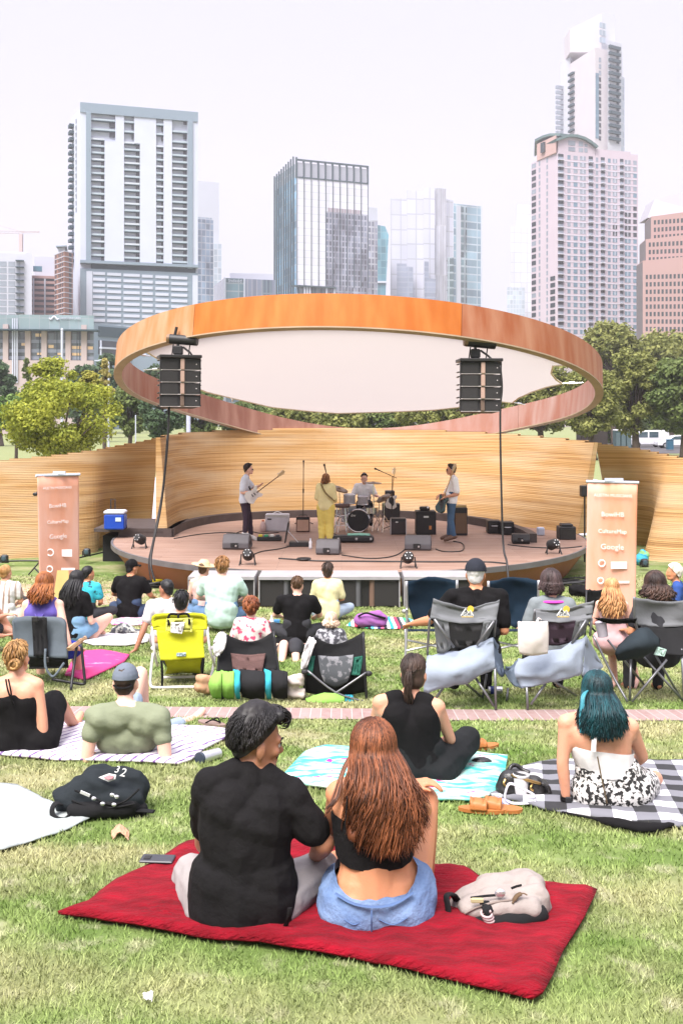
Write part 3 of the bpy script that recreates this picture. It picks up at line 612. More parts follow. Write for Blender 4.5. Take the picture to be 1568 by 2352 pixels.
# ---- pale towers behind
m_far = bw('far_tower_hazed', (.42,.44,.5)); m_farg = glassmat('far_glass_hazed', (.30,.36,.43), grid=(3,4,.25), var=.2, line=(.45,.47,.52))  # far walls and glass painted paler to add to the haze
T = thing('pale_tower', 'pale grey tower fading into the sky just right of the white apartment tower', 'building', (*X(480,640),0))
block('shaft', m_far, [X(452,640),X(503,645),X(503,670),X(452,670)], 0, Z(417,642), T); block('lower_shaft', m_farg, [X(452,638),X(509,641),X(509,668),X(452,668)], 0, Z(560,640), T)
T = thing('glass_tower', 'slim blue glass tower wedged beside the white apartment tower', 'building', (*X(470,520),0))
block('curtain_wall', glassmat('blue_curtain', (.17,.23,.31), grid=(3.2,3.4,.3), var=.35, line=(.36,.39,.45), scale=.12), [X(452,520),X(490,524),X(490,550),X(452,550)], 0, Z(504,522), T); block('crown', m_farg, [X(454,523),X(487,526),X(487,548),X(454,548)], Z(504,522)-.1, Z(497,522), T)
T = thing('low_office', 'low blue glass office with a white name on its left bay', 'building', (*X(570,400),0))
fp = [X(491,425),X(515,400),X(632,406),X(632,430)]; block('wall', glassmat('lilac_glass', (.2,.23,.31), grid=(2.4,30,.25), var=.15, line=(.33,.34,.4)), fp, 0, Z(641,403), T); block('penthouse', m_pale, [X(528,405),X(628,408),X(628,425),X(528,425)], Z(641,403)-.1, Z(627,405), T)
f = Face(T, fp[1], fp[2], 0, 1); zz = lambda v: Z(v, 402)
for a, c in ((514.6,518.3),(559,562.5)): f.part('white_column', m_white, f.su(a), f.su(c), 0, zz(639), -.1, .6)
f.part('left_bay', glassmat('teal_bay', (.10,.17,.2), grid=(40,3.2,.25), var=.3, line=(.26,.31,.34), scale=.2), f.su(518.3), f.su(559), 0, zz(640), -.1, .3); f.part('right_bay', glassmat('bay_blue', (.11,.17,.23), grid=(1.9,9,.3), var=.35, line=(.25,.31,.36)), f.su(602), f.su(624), 0, zz(641), -.1, .3)
text_mesh('Indeed', frame_m(f.p(f.su(540), zz(646), .4), f.x, (0,0,1)), 2.0, m_white, 'sign_lettering', T, .05)
# ---- glass tower with fins
T = thing('glass_tower', 'tall glass office tower with dark vertical fins and an open framed crown', 'building', (*X(681,420),0))
fp = [X(632,446),X(681,420),X(844.5,432),X(800,462)]; zt = Z(412,424)
m_cw = glassmat('sky_pale_curtain', (.62,.62,.70), grid=(60,3.1,.12), var=.04, line=(.46,.49,.53), rough=.08, scale=.04); m_cwb = glassmat('blue_curtain_side', (.19,.34,.48), grid=(2.6,3.1,.2), var=.4, line=(.33,.4,.46), rough=.08, scale=.09)  # front glass: sky reflection put into the pale base colour
m_dkb = glassmat('reflection_pane', (.15,.165,.22), grid=(1.9,2.4,.35), var=.5, line=(.3,.31,.38), rough=.1, scale=.25)
f = Face(T, fp[1], fp[2], 0, zt); g = Face(T, fp[0], fp[1], 0, zt)
block('core', m_gglass, [g.p(.6,0,-.6)[:2],f.p(.6,0,-.6)[:2],f.p(f.w-.6,0,-.6)[:2],fp[3]], 0, zt, T)
f.part('curtain_wall', m_cw, 0, f.w, Z(657,424), zt, -.5, 0); g.part('curtain_wall', m_cwb, 0, g.w, 0, Z(430,440), -.5, 0)
z60 = Z(487,424); f.part('tower_reflection', m_dkb, f.su(749), f.w, 0, Z(487,426), 0, .1); f.part('tower_reflection_top', glassmat('rose_reflection_pane', (.3,.24,.28), grid=(1.6,2.4,.3), var=.3, line=(.35,.36,.4)), f.su(753), f.su(828), Z(487,426), Z(478,426), 0, .1)  # darker and rose panes paint the pink tower's reflection onto the glass
g.part('upper_glass', m_farg, 0, g.w, Z(430,440), zt+6, -.5, 0)
m_fin = mat('fin_metal', (.055,.085,.1), .5)
for k in range(11):
    a = f.w*k/10; wpart(f, 'fin', m_fin, a-.07, a+.07, Z(657,424), zt, 0, .5); wpart(f, 'crown_post', m_fin, a-.32, a+.32, zt, Z(372,424)+(.0 if k else 1), -.8, .2)
    if k < 10: f.part('crown_panel', bw('crown_panel', (.33,.34,.4)), a+.33, f.w*(k+1)/10-.33, zt+.6, zt+6.3, -.4, -.2)
for k in range(9): a = g.w*k/9; wpart(g, 'side_fin', m_fin, a-.08, a+.08, 0, Z(384-16*k/9,430), 0, .7)
for z in (zt, zt+7.4): f.part('crown_beam', m_fin, -.3, f.w+.3, z-.25, z+.35, -.8, .25)
f.part('base_beam', m_fin, -3, f.su(770), Z(660,422), Z(657,422), -.5, 1.2)
for u in (684,697,703,709,716,722,738,747,765): f.part('base_column', m_white if u % 2 else m_fin, f.su(u), f.su(u+3.5), Z(690,422), Z(660,422), -.4, .6)
T = thing('office_tower', 'grey lilac office tower peeking out behind the finned glass tower', 'building', (*X(856,480),0))
block('wall', glassmat('grey_lilac', (.2,.215,.28), grid=(2.2,3,.4), var=.5, line=(.36,.37,.42), scale=.2), [X(820,480),X(867,484),X(867,510),X(820,510)], 0, Z(505,482), T); block('penthouse', m_far, [X(830,486),X(866,489),X(866,505),X(830,505)], Z(505,482)-.1, Z(475,486), T)
T = thing('teal_tower', 'turquoise glass tower with a slanting right edge between two larger towers', 'building', (*X(878,560),0))
mb = MB(); d = 560; q = [(864,700),(884,700),(892,540),(884,520),(864,516)]; mb.prism([P(u,v,d) for u,v in q], (0,30,0)); mb.build('curtain_wall', glassmat('turquoise', (.1,.26,.33), grid=(3,4,.2), var=.35, line=(.2,.36,.42), scale=.07), T)
block('white_band', m_white, [X(866,559),X(888,559),X(888,559.8),X(866,559.8)], Z(650,560), Z(646,560), T)
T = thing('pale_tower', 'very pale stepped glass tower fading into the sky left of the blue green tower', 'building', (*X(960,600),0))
m_vp = glassmat('very_pale_hazed', (.52,.53,.61), grid=(7,9,.4), var=.08, line=(.40,.41,.46), scale=.05); m_vp2 = glassmat('pale_lined', (.45,.46,.53), grid=(1.6,30,.35), var=.3, line=(.5,.5,.54), scale=.12)  # haze over these shafts is partly painted into their pale colour
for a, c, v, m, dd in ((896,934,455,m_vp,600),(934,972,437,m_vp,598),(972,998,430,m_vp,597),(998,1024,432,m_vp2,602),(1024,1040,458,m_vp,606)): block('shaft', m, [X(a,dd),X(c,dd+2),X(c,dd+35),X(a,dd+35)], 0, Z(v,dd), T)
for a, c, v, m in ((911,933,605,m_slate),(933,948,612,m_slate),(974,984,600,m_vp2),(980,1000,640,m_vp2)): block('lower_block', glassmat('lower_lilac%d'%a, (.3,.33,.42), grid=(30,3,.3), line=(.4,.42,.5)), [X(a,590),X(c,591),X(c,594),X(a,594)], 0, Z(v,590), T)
T = thing('glass_tower', 'blue green glass tower with pale floor lines right of the fading pale tower', 'building', (*X(1072,540),0))
fp = [X(1024,545),X(1041,540),X(1105,548),X(1105,575)]; block('curtain_wall', glassmat('bluegreen', (.2,.3,.37), grid=(9,4.1,.35), var=.3, line=(.4,.47,.53), scale=.07), fp[1:]+[X(1041,570)], 0, Z(471,544), T); f = Face(T, fp[1], fp[2], 0, 1)
f.part('pale_strip', m_far, f.su(1048), f.su(1057), 0, Z(471,544)-1, 0, .3); f.part('dark_strip', glassmat('dark_teal', (.09,.15,.17), grid=(5,4.1,.6), var=.5, line=(.3,.36,.4), scale=.2), f.su(1057), f.su(1071), 0, Z(474,544), 0, .25); block('dark_wing', glassmat('dark_teal2', (.09,.14,.15), grid=(4,4.1,.5), var=.5, line=(.3,.36,.4), scale=.2), [X(1027,538),X(1041,538.5),X(1041,545),X(1027,545)], 0, Z(592,540), T); f.part('edge_fin', m_white, f.w-.5, f.w, 0, Z(471,544)+.5, 0, .6)
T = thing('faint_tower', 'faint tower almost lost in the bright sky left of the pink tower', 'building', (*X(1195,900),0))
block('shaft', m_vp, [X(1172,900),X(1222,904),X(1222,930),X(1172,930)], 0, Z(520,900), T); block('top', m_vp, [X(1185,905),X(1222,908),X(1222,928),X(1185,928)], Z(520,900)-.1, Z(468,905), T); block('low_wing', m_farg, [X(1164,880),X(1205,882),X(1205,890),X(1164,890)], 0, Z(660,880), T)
# ---- very tall tower
T = thing('skyscraper', 'tallest cream skyscraper with dark balcony rows and a stepped crown', 'building', (*X(1360,520),0))
m_cream = bw('cream_wall', (.47,.44,.47)); m_cream2 = bw('pale_wall', (.45,.46,.51)); D = 520
fp = [X(1307,545),X(1366,520),X(1425,528),X(1400,560)]; block('shaft', m_cream, fp, 0, Z(112,522), T); block('left_wing', m_cream2, [X(1286,556),X(1309,546),X(1325,560),X(1300,570)], 0, Z(126,545), T)
block('right_wing', m_cream2, [X(1394,521),X(1425.5,526),X(1428,545),X(1395,545)], 0, Z(97,524), T); block('glass_wing', m_farg, [X(1424,527),X(1433,531),X(1430,550),X(1422,550)], 0, Z(175,528), T)
mb = MB(); mb.prism([P(u,v,540) for u,v in ((1308,120),(1308,66),(1381,30),(1381,120))], (0,14,0)); mb.build('slanted_crown', m_cream, T); block('crown_turret', m_cream2, [X(1380,526),X(1411,529),X(1411,548),X(1380,548)], Z(115,524), Z(32,527), T)
f = Face(T, fp[1], fp[2], 0, 1); g = Face(T, fp[0], fp[1], 0, 1); h = Face(T, X(1394,521), X(1425.5,526), 0, 1)
for k in range(3): h.part('crown_opening', m_farg, h.su(1386) , h.su(1400), Z(62+k*17,522), Z(50+k*17,522), -3.4, -3.0)
for k in range(15):
    z = Z(107+15*k, 522); wpart(h, 'balcony', m_dslate, h.su(1396), h.su(1421), z-1.1, z+.5, .0, 1.3); wpart(h, 'balcony_return', m_dslate, h.su(1414.5), h.su(1420), z-2.2, z-1.1, .0, .3)
    if k > 1: wpart(g, 'side_balcony', m_dslate, g.su(1308), g.su(1319), z-1.2, z-.1, 0, 1.4); wpart(f, 'window', m_gglass if k < 5 else m_dglass, f.su(1374), f.su(1379), z-1.5, z+.8, -.1, .15)
f.part('window_strip', m_bglass, f.su(1366.5), f.su(1374), Z(320,522), Z(170,522), -.1, .1)
for k in range(11): z = Z(205+11.5*k, 556); wpart(g, 'slot_window', m_gglass, g.su(1287.5), g.su(1290), z-1, z+.8, -1, 3.5)
# ---- pink apartment tower
T = thing('apartment_tower', 'pink apartment tower with white window grids and a curved green roof', 'building', (*X(1280,380),0))
m_pink = bw('pink_render', (.45,.385,.44)); m_pink2 = bw('rose_render', (.44,.30,.28)); m_frame = bw('white_frame', (.52,.52,.60))
fp = [X(1219,396),X(1279,380),X(1464,390),X(1420,412)]; zt = Z(357,384); block('wall', m_pink, fp, 0, zt, T); f = Face(T, fp[1], fp[2], 0, zt); g = Face(T, fp[0], fp[1], 0, zt)
zz = lambda v: Z(v, 384)
f.part('upper_storey', m_pink, f.su(1366), f.su(1447), zt, zz(341), -18, -.02); f.part('end_storey', m_pink, f.su(1447), f.w, zt, zz(346), -14, -.05)
prof = [(1281,329),(1290,322),(1305,316.5),(1322,316),(1340,320),(1356,328),(1367,336)]
mb = MB(); q = [f.p(f.su(u), zz(v), -.02) for u,v in prof]; lo = [f.p(f.su(u), zt-.05, -.02) for u,v in prof]; mb.prism(lo+q[::-1], -f.n*15); mb.build('gable', m_pink, T)
mb = MB(); n_ = len(prof); top = []
prof2 = [(1272,330)]+prof[1:]+[(1370,339)]
for o in (1.2, -15): top += [f.p(f.su(u), zz(v-2.5), o) for u,v in prof2]
mb.grid(top, len(prof2)); o = mb.build('curved_roof', mat('green_roof', (.10,.15,.15), .5), T); md = o.modifiers.new('s','SOLIDIFY'); md.thickness = 1.0
block('corner_storey', m_pink2, [X(1232,392),X(1276,379.5),X(1290,392),X(1250,400)], zt-.05, zz(318), T)
mb = MB(); q = [P(1227,320,392),P(1245,311,388),P(1262,306,384),P(1285,306,381),P(1310,309,383)]; mb.grid(q+[p+V((4,22,0)) for p in q], 5); o = mb.build('curved_roof', MATS['green_roof'], T); md = o.modifiers.new('s','SOLIDIFY'); md.thickness = 1.0
g.part('corner_window', m_dglass, g.su(1246), g.su(1254), zz(345), zz(322), -.02, 1.2)
COLS = [(1280,1293.5,'b'),(1302,1309,'w'),(1316,1325,'w'),(1331,1344,'g'),(1350,1361,'b'),(1367,1372.5,'w'),(1378,1388,'b'),(1395,1401,'w'),(1406,1416,'g'),(1422,1431,'b'),(1433.5,1447,'g'),(1453,1461,'w')]
for k in range(27):
    v = 365+15.3*k; z = zz(v)
    for a, c, t in COLS:
        low = (a > 1400 and k > 9-(a > 1430)*2-(a > 1450)*1) or (a > 1390 and k > 17)
        m = m_dglass if low else (m_gglass if t == 'g' else m_bglass if (k+int(a)) % 3 == 0 else m_gglass)
        a0, a1 = f.su(a), f.su(c)
        if t == 'b':
            wpart(f, 'balcony', m_frame, a0, a1, z-1.45, z-1.2, 0, .9); wpart(f, 'balcony_opening', m_dglass, a0+.1+(a1-a0)*.3*(int(a)%2), a1-.1, z-.1, z+1.0, -.1, .06); wpart(f, 'balcony_window', m_gglass, a0+.1, a1-.1, z-1.15, z-.15, -.1, .05)
        else:
            wpart(f, 'window', m, a0, a1, z-.85, z+.75, -.1, .06)
            if t == 'g': wpart(f, 'window_mullion', m_frame, (a0+a1)/2-.12, (a0+a1)/2+.12, z-.85, z+.75, .06, .14)
    wpart(f, 'floor_band', m_frame, f.su(1293), f.w-.3, z-1.72, z-1.5, 0, .1)
    for a, c, m in ((1220.5,1230,m_dglass),(1236.5,1240,m_gglass),(1254,1257.5,m_gglass)):
        wpart(g, 'side_window', m if k % 4 else m_gglass, g.su(a), g.su(c), z-.9, z+.8, -.1, .08)
    if k > 17: wpart(g, 'side_window', m_dglass, g.su(1263), g.su(1274), z-.9, z+.8, -.1, .08)
for a, c in ((1304,1320),(1328,1338),(1341,1348)): f.part('gable_window', m_gglass, f.su(a), f.su(c), zz(338), zz(327 if a < 1335 else 332), -.1, .06); f.part('gable_window', m_gglass, f.su(a), f.su(c), zz(351), zz(341.5), -.1, .06)
# ---- pink granite office
T = thing('office_tower', 'stepped pink granite office tower with rows of dark square windows at the right edge', 'building', (*X(1520,330),0))
m_gran = bw('pink_granite', (.34,.22,.21)); m_gran_shaded = bw('shaded_granite', (.15,.13,.135))
for a, v, d in ((1461,601,336),(1468,552,338),(1480,500,340)):
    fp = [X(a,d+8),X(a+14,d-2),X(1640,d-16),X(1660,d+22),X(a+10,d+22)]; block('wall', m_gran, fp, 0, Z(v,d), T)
    Face(T, fp[0], fp[1], 0, 1).part('shaded_return', m_gran_shaded, 0, Face(T, fp[0], fp[1], 0, 1).w, 0, Z(v,d)-.3, -.02, .1)  # left return painted in a darker copy of the granite, as shade
mb = MB(); mb.prism([P(1486,500,343),P(1502,458,346),P(1640,425,335),P(1655,500,330)], (0,10,0)); mb.build('sloped_roof', bw('grey_roof', (.3,.29,.33)), T)
for (a, v, d), r in (((1461,601,336), range(7,16)), ((1468,552,338), range(3,7)), ((1480,500,340), range(0,3))):
    f = Face(T, X(a+14,d-2), X(1640,d-16), 0, 1)
    for k in r:
        if k in (6,): continue
        vv = 514+16.9*k+(6 if k > 5 else 0)
        for j in range(14):
            s = 1.0+j*1.33
            if f.A.x+s < 0: continue
            z = Z(vv, d)-s*.06; wpart(f, 'window', m_dglass, s, s+.72, z-.75, z+.7, -.1, .05)
flush_over()
# ---- tower crane far left
T = thing('tower_crane', 'faint pink tower crane jib above the white block at the left edge', 'crane', P(-10,600,420))
m_cr = bw('crane_pink', (.45,.36,.37)); mb = MB(); a, c = P(-60,538,420), P(92,534,420)
for dz in (0, 1.6): mb.cyl(a+V((0,0,dz)), c+V((0,0,dz*.3)), .12, n=4)
for k in range(18): t = k/18; mb.cyl(a.lerp(c,t), a.lerp(c,t+1/18)+V((0,0,1.6*(1-t)+.4*t)), .07, n=4)
mb.build('jib', m_cr, T); mb = MB(); mb.box((a.x+20,420,a.z/2), (1.4,1.4,a.z)); mb.build('mast', m_cr, T); mb = MB(); mb.cyl(P(-10,515,420), P(60,535,420), .1, n=4); mb.build('stay', m_cr, T)
# ================= trees and things beyond the walls
def leafmat(key, c1, c2, c3=None):
    m = bpy.data.materials.new(key); m.use_nodes = True; nt = m.node_tree; N = nt.nodes; L = nt.links; b = N['Principled BSDF']; b.inputs['Roughness'].default_value = .65; b.inputs['Specular IOR Level'].default_value = .2
    g = N.new('ShaderNodeNewGeometry'); cr = N.new('ShaderNodeValToRGB'); e = cr.color_ramp.elements; e[0].color = (*c1,1); e[1].color = (*c2,1)
    tc = N.new('ShaderNodeTexCoord'); n = N.new('ShaderNodeTexNoise'); n.inputs['Scale'].default_value = .9; n.inputs['Detail'].default_value = 3; L.new(tc.outputs['Object'], n.inputs[0])
    a = N.new('ShaderNodeMath'); a.operation = 'MULTIPLY_ADD'; a.inputs[1].default_value = .45; L.new(g.outputs['Random Per Island'], a.inputs[0])
    s = N.new('ShaderNodeMapRange'); s.inputs[1].default_value = .35; s.inputs[2].default_value = .65; s.inputs[4].default_value = .6; L.new(n.outputs[0], s.inputs[0]); L.new(s.outputs[0], a.inputs[2]); L.new(a.outputs[0], cr.inputs[0]); L.new(cr.outputs[0], b.inputs['Base Color'])
    t = N.new('ShaderNodeBsdfTranslucent'); L.new(cr.outputs[0], t.inputs[0]); x = N.new('ShaderNodeMixShader'); x.inputs[0].default_value = .3; L.new(b.outputs[0], x.inputs[1]); L.new(t.outputs[0], x.inputs[2]); L.new(x.outputs[0], N['Material Output'].inputs[0])
    return m
LEAF = dict(lime=leafmat('leaf_lime', (0.111,0.149,0.018), (0.400,0.416,0.054)), yellow=leafmat('leaf_yellow', (0.194,0.208,0.030), (0.508,0.462,0.108)), dark=leafmat('leaf_dark', (0.033,0.067,0.033), (0.116,0.177,0.085)),
    green=leafmat('leaf_green', (0.089,0.164,0.045), (0.262,0.385,0.123)), olive=leafmat('leaf_olive', (.075,.095,.022), (.34,.345,.11)), mid=leafmat('leaf_mid', (0.059,0.097,0.030), (0.200,0.246,0.077)), cream=leafmat('leaf_cream', (0.327,0.283,0.089), (0.585,0.508,0.200)))
m_bark = mat('bark', (.075,.055,.042), .9, .3, 8, .6, 30, stretch=(1,1,.3))
def leaves(name, centers, rad, nleaf, size, m, parent, rng, droop=.0):
    cs = np.array(centers); K = len(cs); idx = rng.integers(0, K, nleaf)
    d = rng.normal(size=(nleaf,3)); d /= np.linalg.norm(d, axis=1)[:,None]; r = rng.random(nleaf)**.45
    p = cs[idx]+d*r[:,None]*np.array(rad)[idx][:,None]*np.array([1,1,.75]); p[:,2] -= droop*rng.random(nleaf)
    nrm = d*.6+rng.normal(size=(nleaf,3))*.55+np.array([0,0,.45]); nrm /= np.linalg.norm(nrm, axis=1)[:,None]
    t = np.cross(nrm, rng.normal(size=(nleaf,3))); t /= np.linalg.norm(t, axis=1)[:,None]; q = np.cross(nrm, t)
    s = size*(.6+.8*rng.random(nleaf))[:,None]
    v = np.stack([p-t*s, p-q*s*.5, p+t*s, p+q*s*.5], 1).reshape(-1,3)
    me = bpy.data.meshes.new(name); me.vertices.add(nleaf*4); me.vertices.foreach_set('co', v.astype(np.float32).ravel())
    me.loops.add(nleaf*4); me.loops.foreach_set('vertex_index', np.arange(nleaf*4, dtype=np.int32)); me.polygons.add(nleaf); me.polygons.foreach_set('loop_start', np.arange(0,nleaf*4,4,dtype=np.int32)); me.update(calc_edges=True)
    return link(name, me, m, parent)
def tree(name, label, u0, u1, vt, vb, d, leaf, seed, n=5000, size=.3, shape='round', depth=.8, group=None, trunk=None):
    rng = np.random.default_rng(seed); c = P((u0+u1)/2, (vt+vb)/2, d); rx = (u1-u0)/2/F*d*1.1; rz = (vb-vt)/2/F*d*1.1; ry = rx*depth
    T = thing(name, label, 'tree', (c.x, d, 0), group)
    K = int(34+rx*7); cen = []; rad = []
    for i in range(K):
        while 1:
            q = rng.uniform(-1,1,3); l = np.linalg.norm(q)
            if .25 < l < 1: break
        q = q/l*(l**.42)
        if shape == 'cone': f = (1-q[2])/2; q[0] *= f*1.0+.08; q[1] *= f+.08
        elif shape == 'umbrella': q[2] = abs(q[2])*1.0-.35*abs(rng.normal()) ; q[2] = max(-1, min(1,q[2]))
        k = rng.uniform(.22,.40)*min(rx,rz*1.2)*(.55 if shape == 'cone' else 1)
        cen.append((c.x+q[0]*max(.1,rx-k*.75), d+q[1]*max(.1,ry-k*.6), c.z+q[2]*max(.1,rz-k*.7))); rad.append(k)
    leaves('crown', cen, rad, n, size, LEAF[leaf], T, rng)
    b = MB(); tb = V((c.x+rx*rng.uniform(-.1,.1), d, 0)); fork = V((c.x, d, max(.6, c.z-rz*.75))); tr = trunk or max(.08, rz*.075)
    b.tube(dense3([tb, tb.lerp(fork,.5)+V((rng.uniform(-.1,.1),0,0)), fork]), [tr*(1.25-.45*i/12) for i in range(13)], 8)
    T2 = b.build('trunk', m_bark, T, True)
    b = MB()
    for i in rng.choice(len(cen), min(len(cen),12), replace=False):
        e = V(cen[i]); mid = fork.lerp(e,.5)+V((0,0,-.08*rz)); b.tube(dense3([fork-V((0,0,tr)), mid, e], 4), [tr*.6*(1-.85*j/8) for j in range(9)], 5)
    b.build('limbs', m_bark, T, True)
    return T
TR = [
 ('broadleaf_tree','bushy yellow green tree in front of the others left of the ring',8,268,862,1044,45,'lime',1,24000,.085,'round',.9),
 ('broadleaf_tree','lime topped tree rising behind the bushy yellow green tree',60,180,822,960,62,'lime',2,6000,.12,'round',.8),
 ('broadleaf_tree','golden round tree just right of the lime topped tree',182,232,848,930,66,'yellow',3,3500,.13,'round',.8),
 ('cypress_tree','pale yellow pointed tree between the golden tree and the ring',215,268,826,930,72,'cream',4,4000,.12,'cone',.8),
 ('weeping_tree','fresh green weeping tree cut by the left edge of the photo',-40,14,898,985,75,'green',5,3500,.17,'round',.8),
 ('weeping_tree','fresh green weeping tree beside the bushy yellow green one',8,64,902,985,78,'green',6,3500,.17,'round',.8),
 ('evergreen_tree','dark evergreen below the pale office at the left edge',-40,40,828,992,120,'dark',7,6000,.3,'round',.8),
 ('evergreen_tree','grey green pointed evergreen in front of the pale office',40,82,822,992,115,'mid',8,4000,.28,'cone',.8),
 ('evergreen_tree','dark evergreen behind the golden round tree',150,245,838,992,140,'dark',9,5000,.36,'round',.8),
 ('evergreen_tree','tall dark evergreen beside the dark slate annex',210,292,806,992,170,'dark',10,5000,.42,'round',.8),
 ('broadleaf_tree','dark tree seen under the left rim of the ring',255,345,880,1000,88,'mid',11,6000,.2,'round',.8),
 ('broadleaf_tree','dark spreading tree seen behind the left line array',325,420,895,1005,84,'dark',12,6000,.2,'round',.8),
 ('broadleaf_tree','small dark tree seen in the gap left of the sail',325,395,838,905,150,'dark',13,3000,.36,'round',.8),
 ('broadleaf_tree','dark leafy tree behind the grey lamp post',400,520,890,1005,95,'mid',14,6000,.22,'round',.8),
 ('broadleaf_tree','shaded tree behind the dark rust back of the ring',500,640,915,1005,100,'mid',15,5000,.24,'round',.8),
 ('broadleaf_tree','bright olive tree under the middle of the sail',620,740,922,1010,92,'olive',16,6000,.2,'round',.8),
 ('broadleaf_tree','leafy green tree under the sail above the yellow singer',720,840,926,1010,90,'olive',17,6000,.2,'round',.8),
 ('broadleaf_tree','dense green tree under the sail above the drummer',820,930,924,1010,94,'mid',18,6000,.2,'round',.8),
 ('broadleaf_tree','olive green tree under the sail left of the right line array',905,1070,915,1010,90,'olive',19,6000,.2,'round',.8),
 ('oak_tree','olive oak seen between the sail and the right line array',1040,1200,880,1005,95,'olive',20,7000,.22,'round',.8),
 ('oak_tree','broad olive oak behind the right curve of the ring',1150,1330,822,1000,92,'olive',21,14000,.22,'round',.8),
 ('oak_tree','flat topped olive oak below the pink apartment tower',1332,1472,732,860,125,'olive',22,8000,.3,'umbrella',.8),
 ('oak_tree','tall olive oak below the pink granite office',1440,1640,745,900,130,'olive',23,9000,.32,'umbrella',.8),
 ('oak_tree','pale crowned oak right of the ring with drooping boughs',1290,1425,834,1000,80,'olive',24,15000,.17,'round',.8),
 ('oak_tree','big shadowy oak above the parked vehicles',1390,1525,796,995,88,'olive',25,16000,.19,'round',.8),
 ('oak_tree','dark oak cut by the right edge of the photo',1490,1650,812,1005,86,'mid',26,14000,.2,'round',.8),
 ('oak_tree','shaded oak behind the storage trailer and the portable toilets',1360,1580,880,1015,150,'mid',28,9000,.4,'round',.6),
 ('oak_tree','dark oak filling the gap under the flat topped oak',1300,1510,800,1010,135,'mid',27,12000,.34,'round',.8)]
for t in TR: tree(*t[:8], t[8], n=t[9], size=t[10], shape=t[11], depth=t[12])
# grey street lamp posts, flag pole
def lamp(label, u, d, vt, r, arm=0, m=None):
    p = X(u, d); T = thing('lamp_post', label, 'lamp post', (p[0], p[1], 0)); z = Z(vt, d); b = MB(); b.cyl((*p,0), (*p,z), r*1.15, r, 10); b.build('post', m or m_grp, T, True, 40)
    if arm: b = MB(); b.tube(dense3([V((*p,z)), V((p[0]-arm*.4,p[1],z+.25)), V((p[0]-arm,p[1],z+.2))], 4), r*.6, 6); b.box((p[0]-arm-.15,p[1],z+.17), (.5,.2,.1)); b.build('lamp_head', m or m_grp, T)
    else: b = MB(); b.ell((*p,z), (r*1.25,r*1.25,r*1.2), 10, 6); b.build('finial', m or m_grp, T)
m_grp = mat('pole_grey_blue', (.38,.4,.46), .5, .05)
lamp('thick pale blue post between the wall and the left rim of the ring', 433, 48, 940, .1); lamp('white street lamp with a curved head by the tall evergreen', 250, 100, 832, .09, 1.0, m_white); lamp('tall white flag pole in front of the pale office', 143, 95, 757, .11, 0, m_white); lamp('thin white post in front of the dark spreading tree', 312, 70, 955, .04, 0, m_white)
# pavement behind the walls
b = MB(); b.grid([(x, y, .006) for y in (28.8, 40, 57) for x in (-14,-7,0,7,14)], 5); tag(b.build('pavement', mat('pale_paving', (.46,.43,.47), .8, .06, 2)), kind='structure')
b = MB(); b.grid([(x, y, .012) for y in (95, 132) for x in (18,40,60,90)], 4); tag(b.build('car_park', mat('asphalt', (.07,.065,.07), .9, .2, 1)), kind='structure')
# parked vehicles, toilets
m_carw = mat('white_paint', (.62,.62,.66), .25, .03, coat=.5); m_tyre = mat('tyre', (.02,.02,.02), .8); m_cglass = mat('car_glass', (.05,.08,.1), .1, .1); m_rim = mat('alloy', (.4,.4,.42), .3, metal=.7)
def vehicle(name, label, x, y, L, prof, glass, col, rz, wheels):
    T = thing(name, label, 'car' if 'car' in name else 'van', (x, y, 0)); M = Matrix.Translation((x,y,0)) @ Matrix.Rotation(rz,4,'Z'); W = .9
    bm_ = MB(); bm_.prism([M @ V((px,-W,pz)) for px,pz in prof], M.to_3x3() @ V((0,2*W,0))); o = bm_.build('body', col, T); md = o.modifiers.new('b','BEVEL'); md.width = .1; md.segments = 2
    for g in glass:
        for s in (-1,1):
            q = MB(); q.prism([M @ V((px,s*(W+.005),pz)) for px,pz in g], M.to_3x3() @ V((0,s*.015,0))); q.build('window', m_cglass, T)
    for wx in wheels:
        for s in (-1,1):
            q = MB(); q.cyl(M @ V((wx,s*(W-.18),.33)), M @ V((wx,s*(W+.03),.33)), .33, n=18); wh = q.build('wheel', m_tyre, T); q = MB(); q.cyl(M @ V((wx,s*(W+.03),.33)), M @ V((wx,s*(W+.045),.33)), .2, n=12); q.build('rim', m_rim, wh)
    for s in (-.6,.6):
        q = MB(); q.box(0,(.05,.35,.15),M=M @ Matrix.Translation((L/2-.0,s,.7)),bev=.01); q.build('headlight', m_steel, T); q = MB(); q.box(0,(.05,.25,.25),M=M @ Matrix.Translation((-L/2+.0,s,.85)),bev=.01); q.build('tail_light', mat('red_lens', (.4,.02,.02), .3), T)
car_prof = [(-2.2,.3),(2.2,.3),(2.22,.75),(1.1,.95),(.4,1.45),(-1.2,1.5),(-2.1,1.0),(-2.22,.7)]; van_prof = [(-2.4,.3),(2.4,.3),(2.42,.9),(1.8,1.1),(1.2,1.95),(-2.35,2.0),(-2.42,.8)]
p = X(1484,116); vehicle('parked_van', 'white van parked under the oaks right of the portable toilets', p[0], p[1], 4.8, van_prof, [[(1.6,1.15),(1.1,1.75),(.3,1.8),(.3,1.15)],[(.1,1.15),(.1,1.8),(-1,1.8),(-1,1.15)]], m_carw, R(188), (-1.5,1.5))
p = X(1551,112); vehicle('parked_car', 'white car with a red tail light at the right edge under the oaks', p[0], p[1], 4.4, car_prof, [[(.9,1.0),(.35,1.35),(-.3,1.38),(-.3,1.0)],[(-.4,1.0),(-.4,1.38),(-1.1,1.38),(-1.6,1.05)]], m_carw, R(176), (-1.35,1.35))
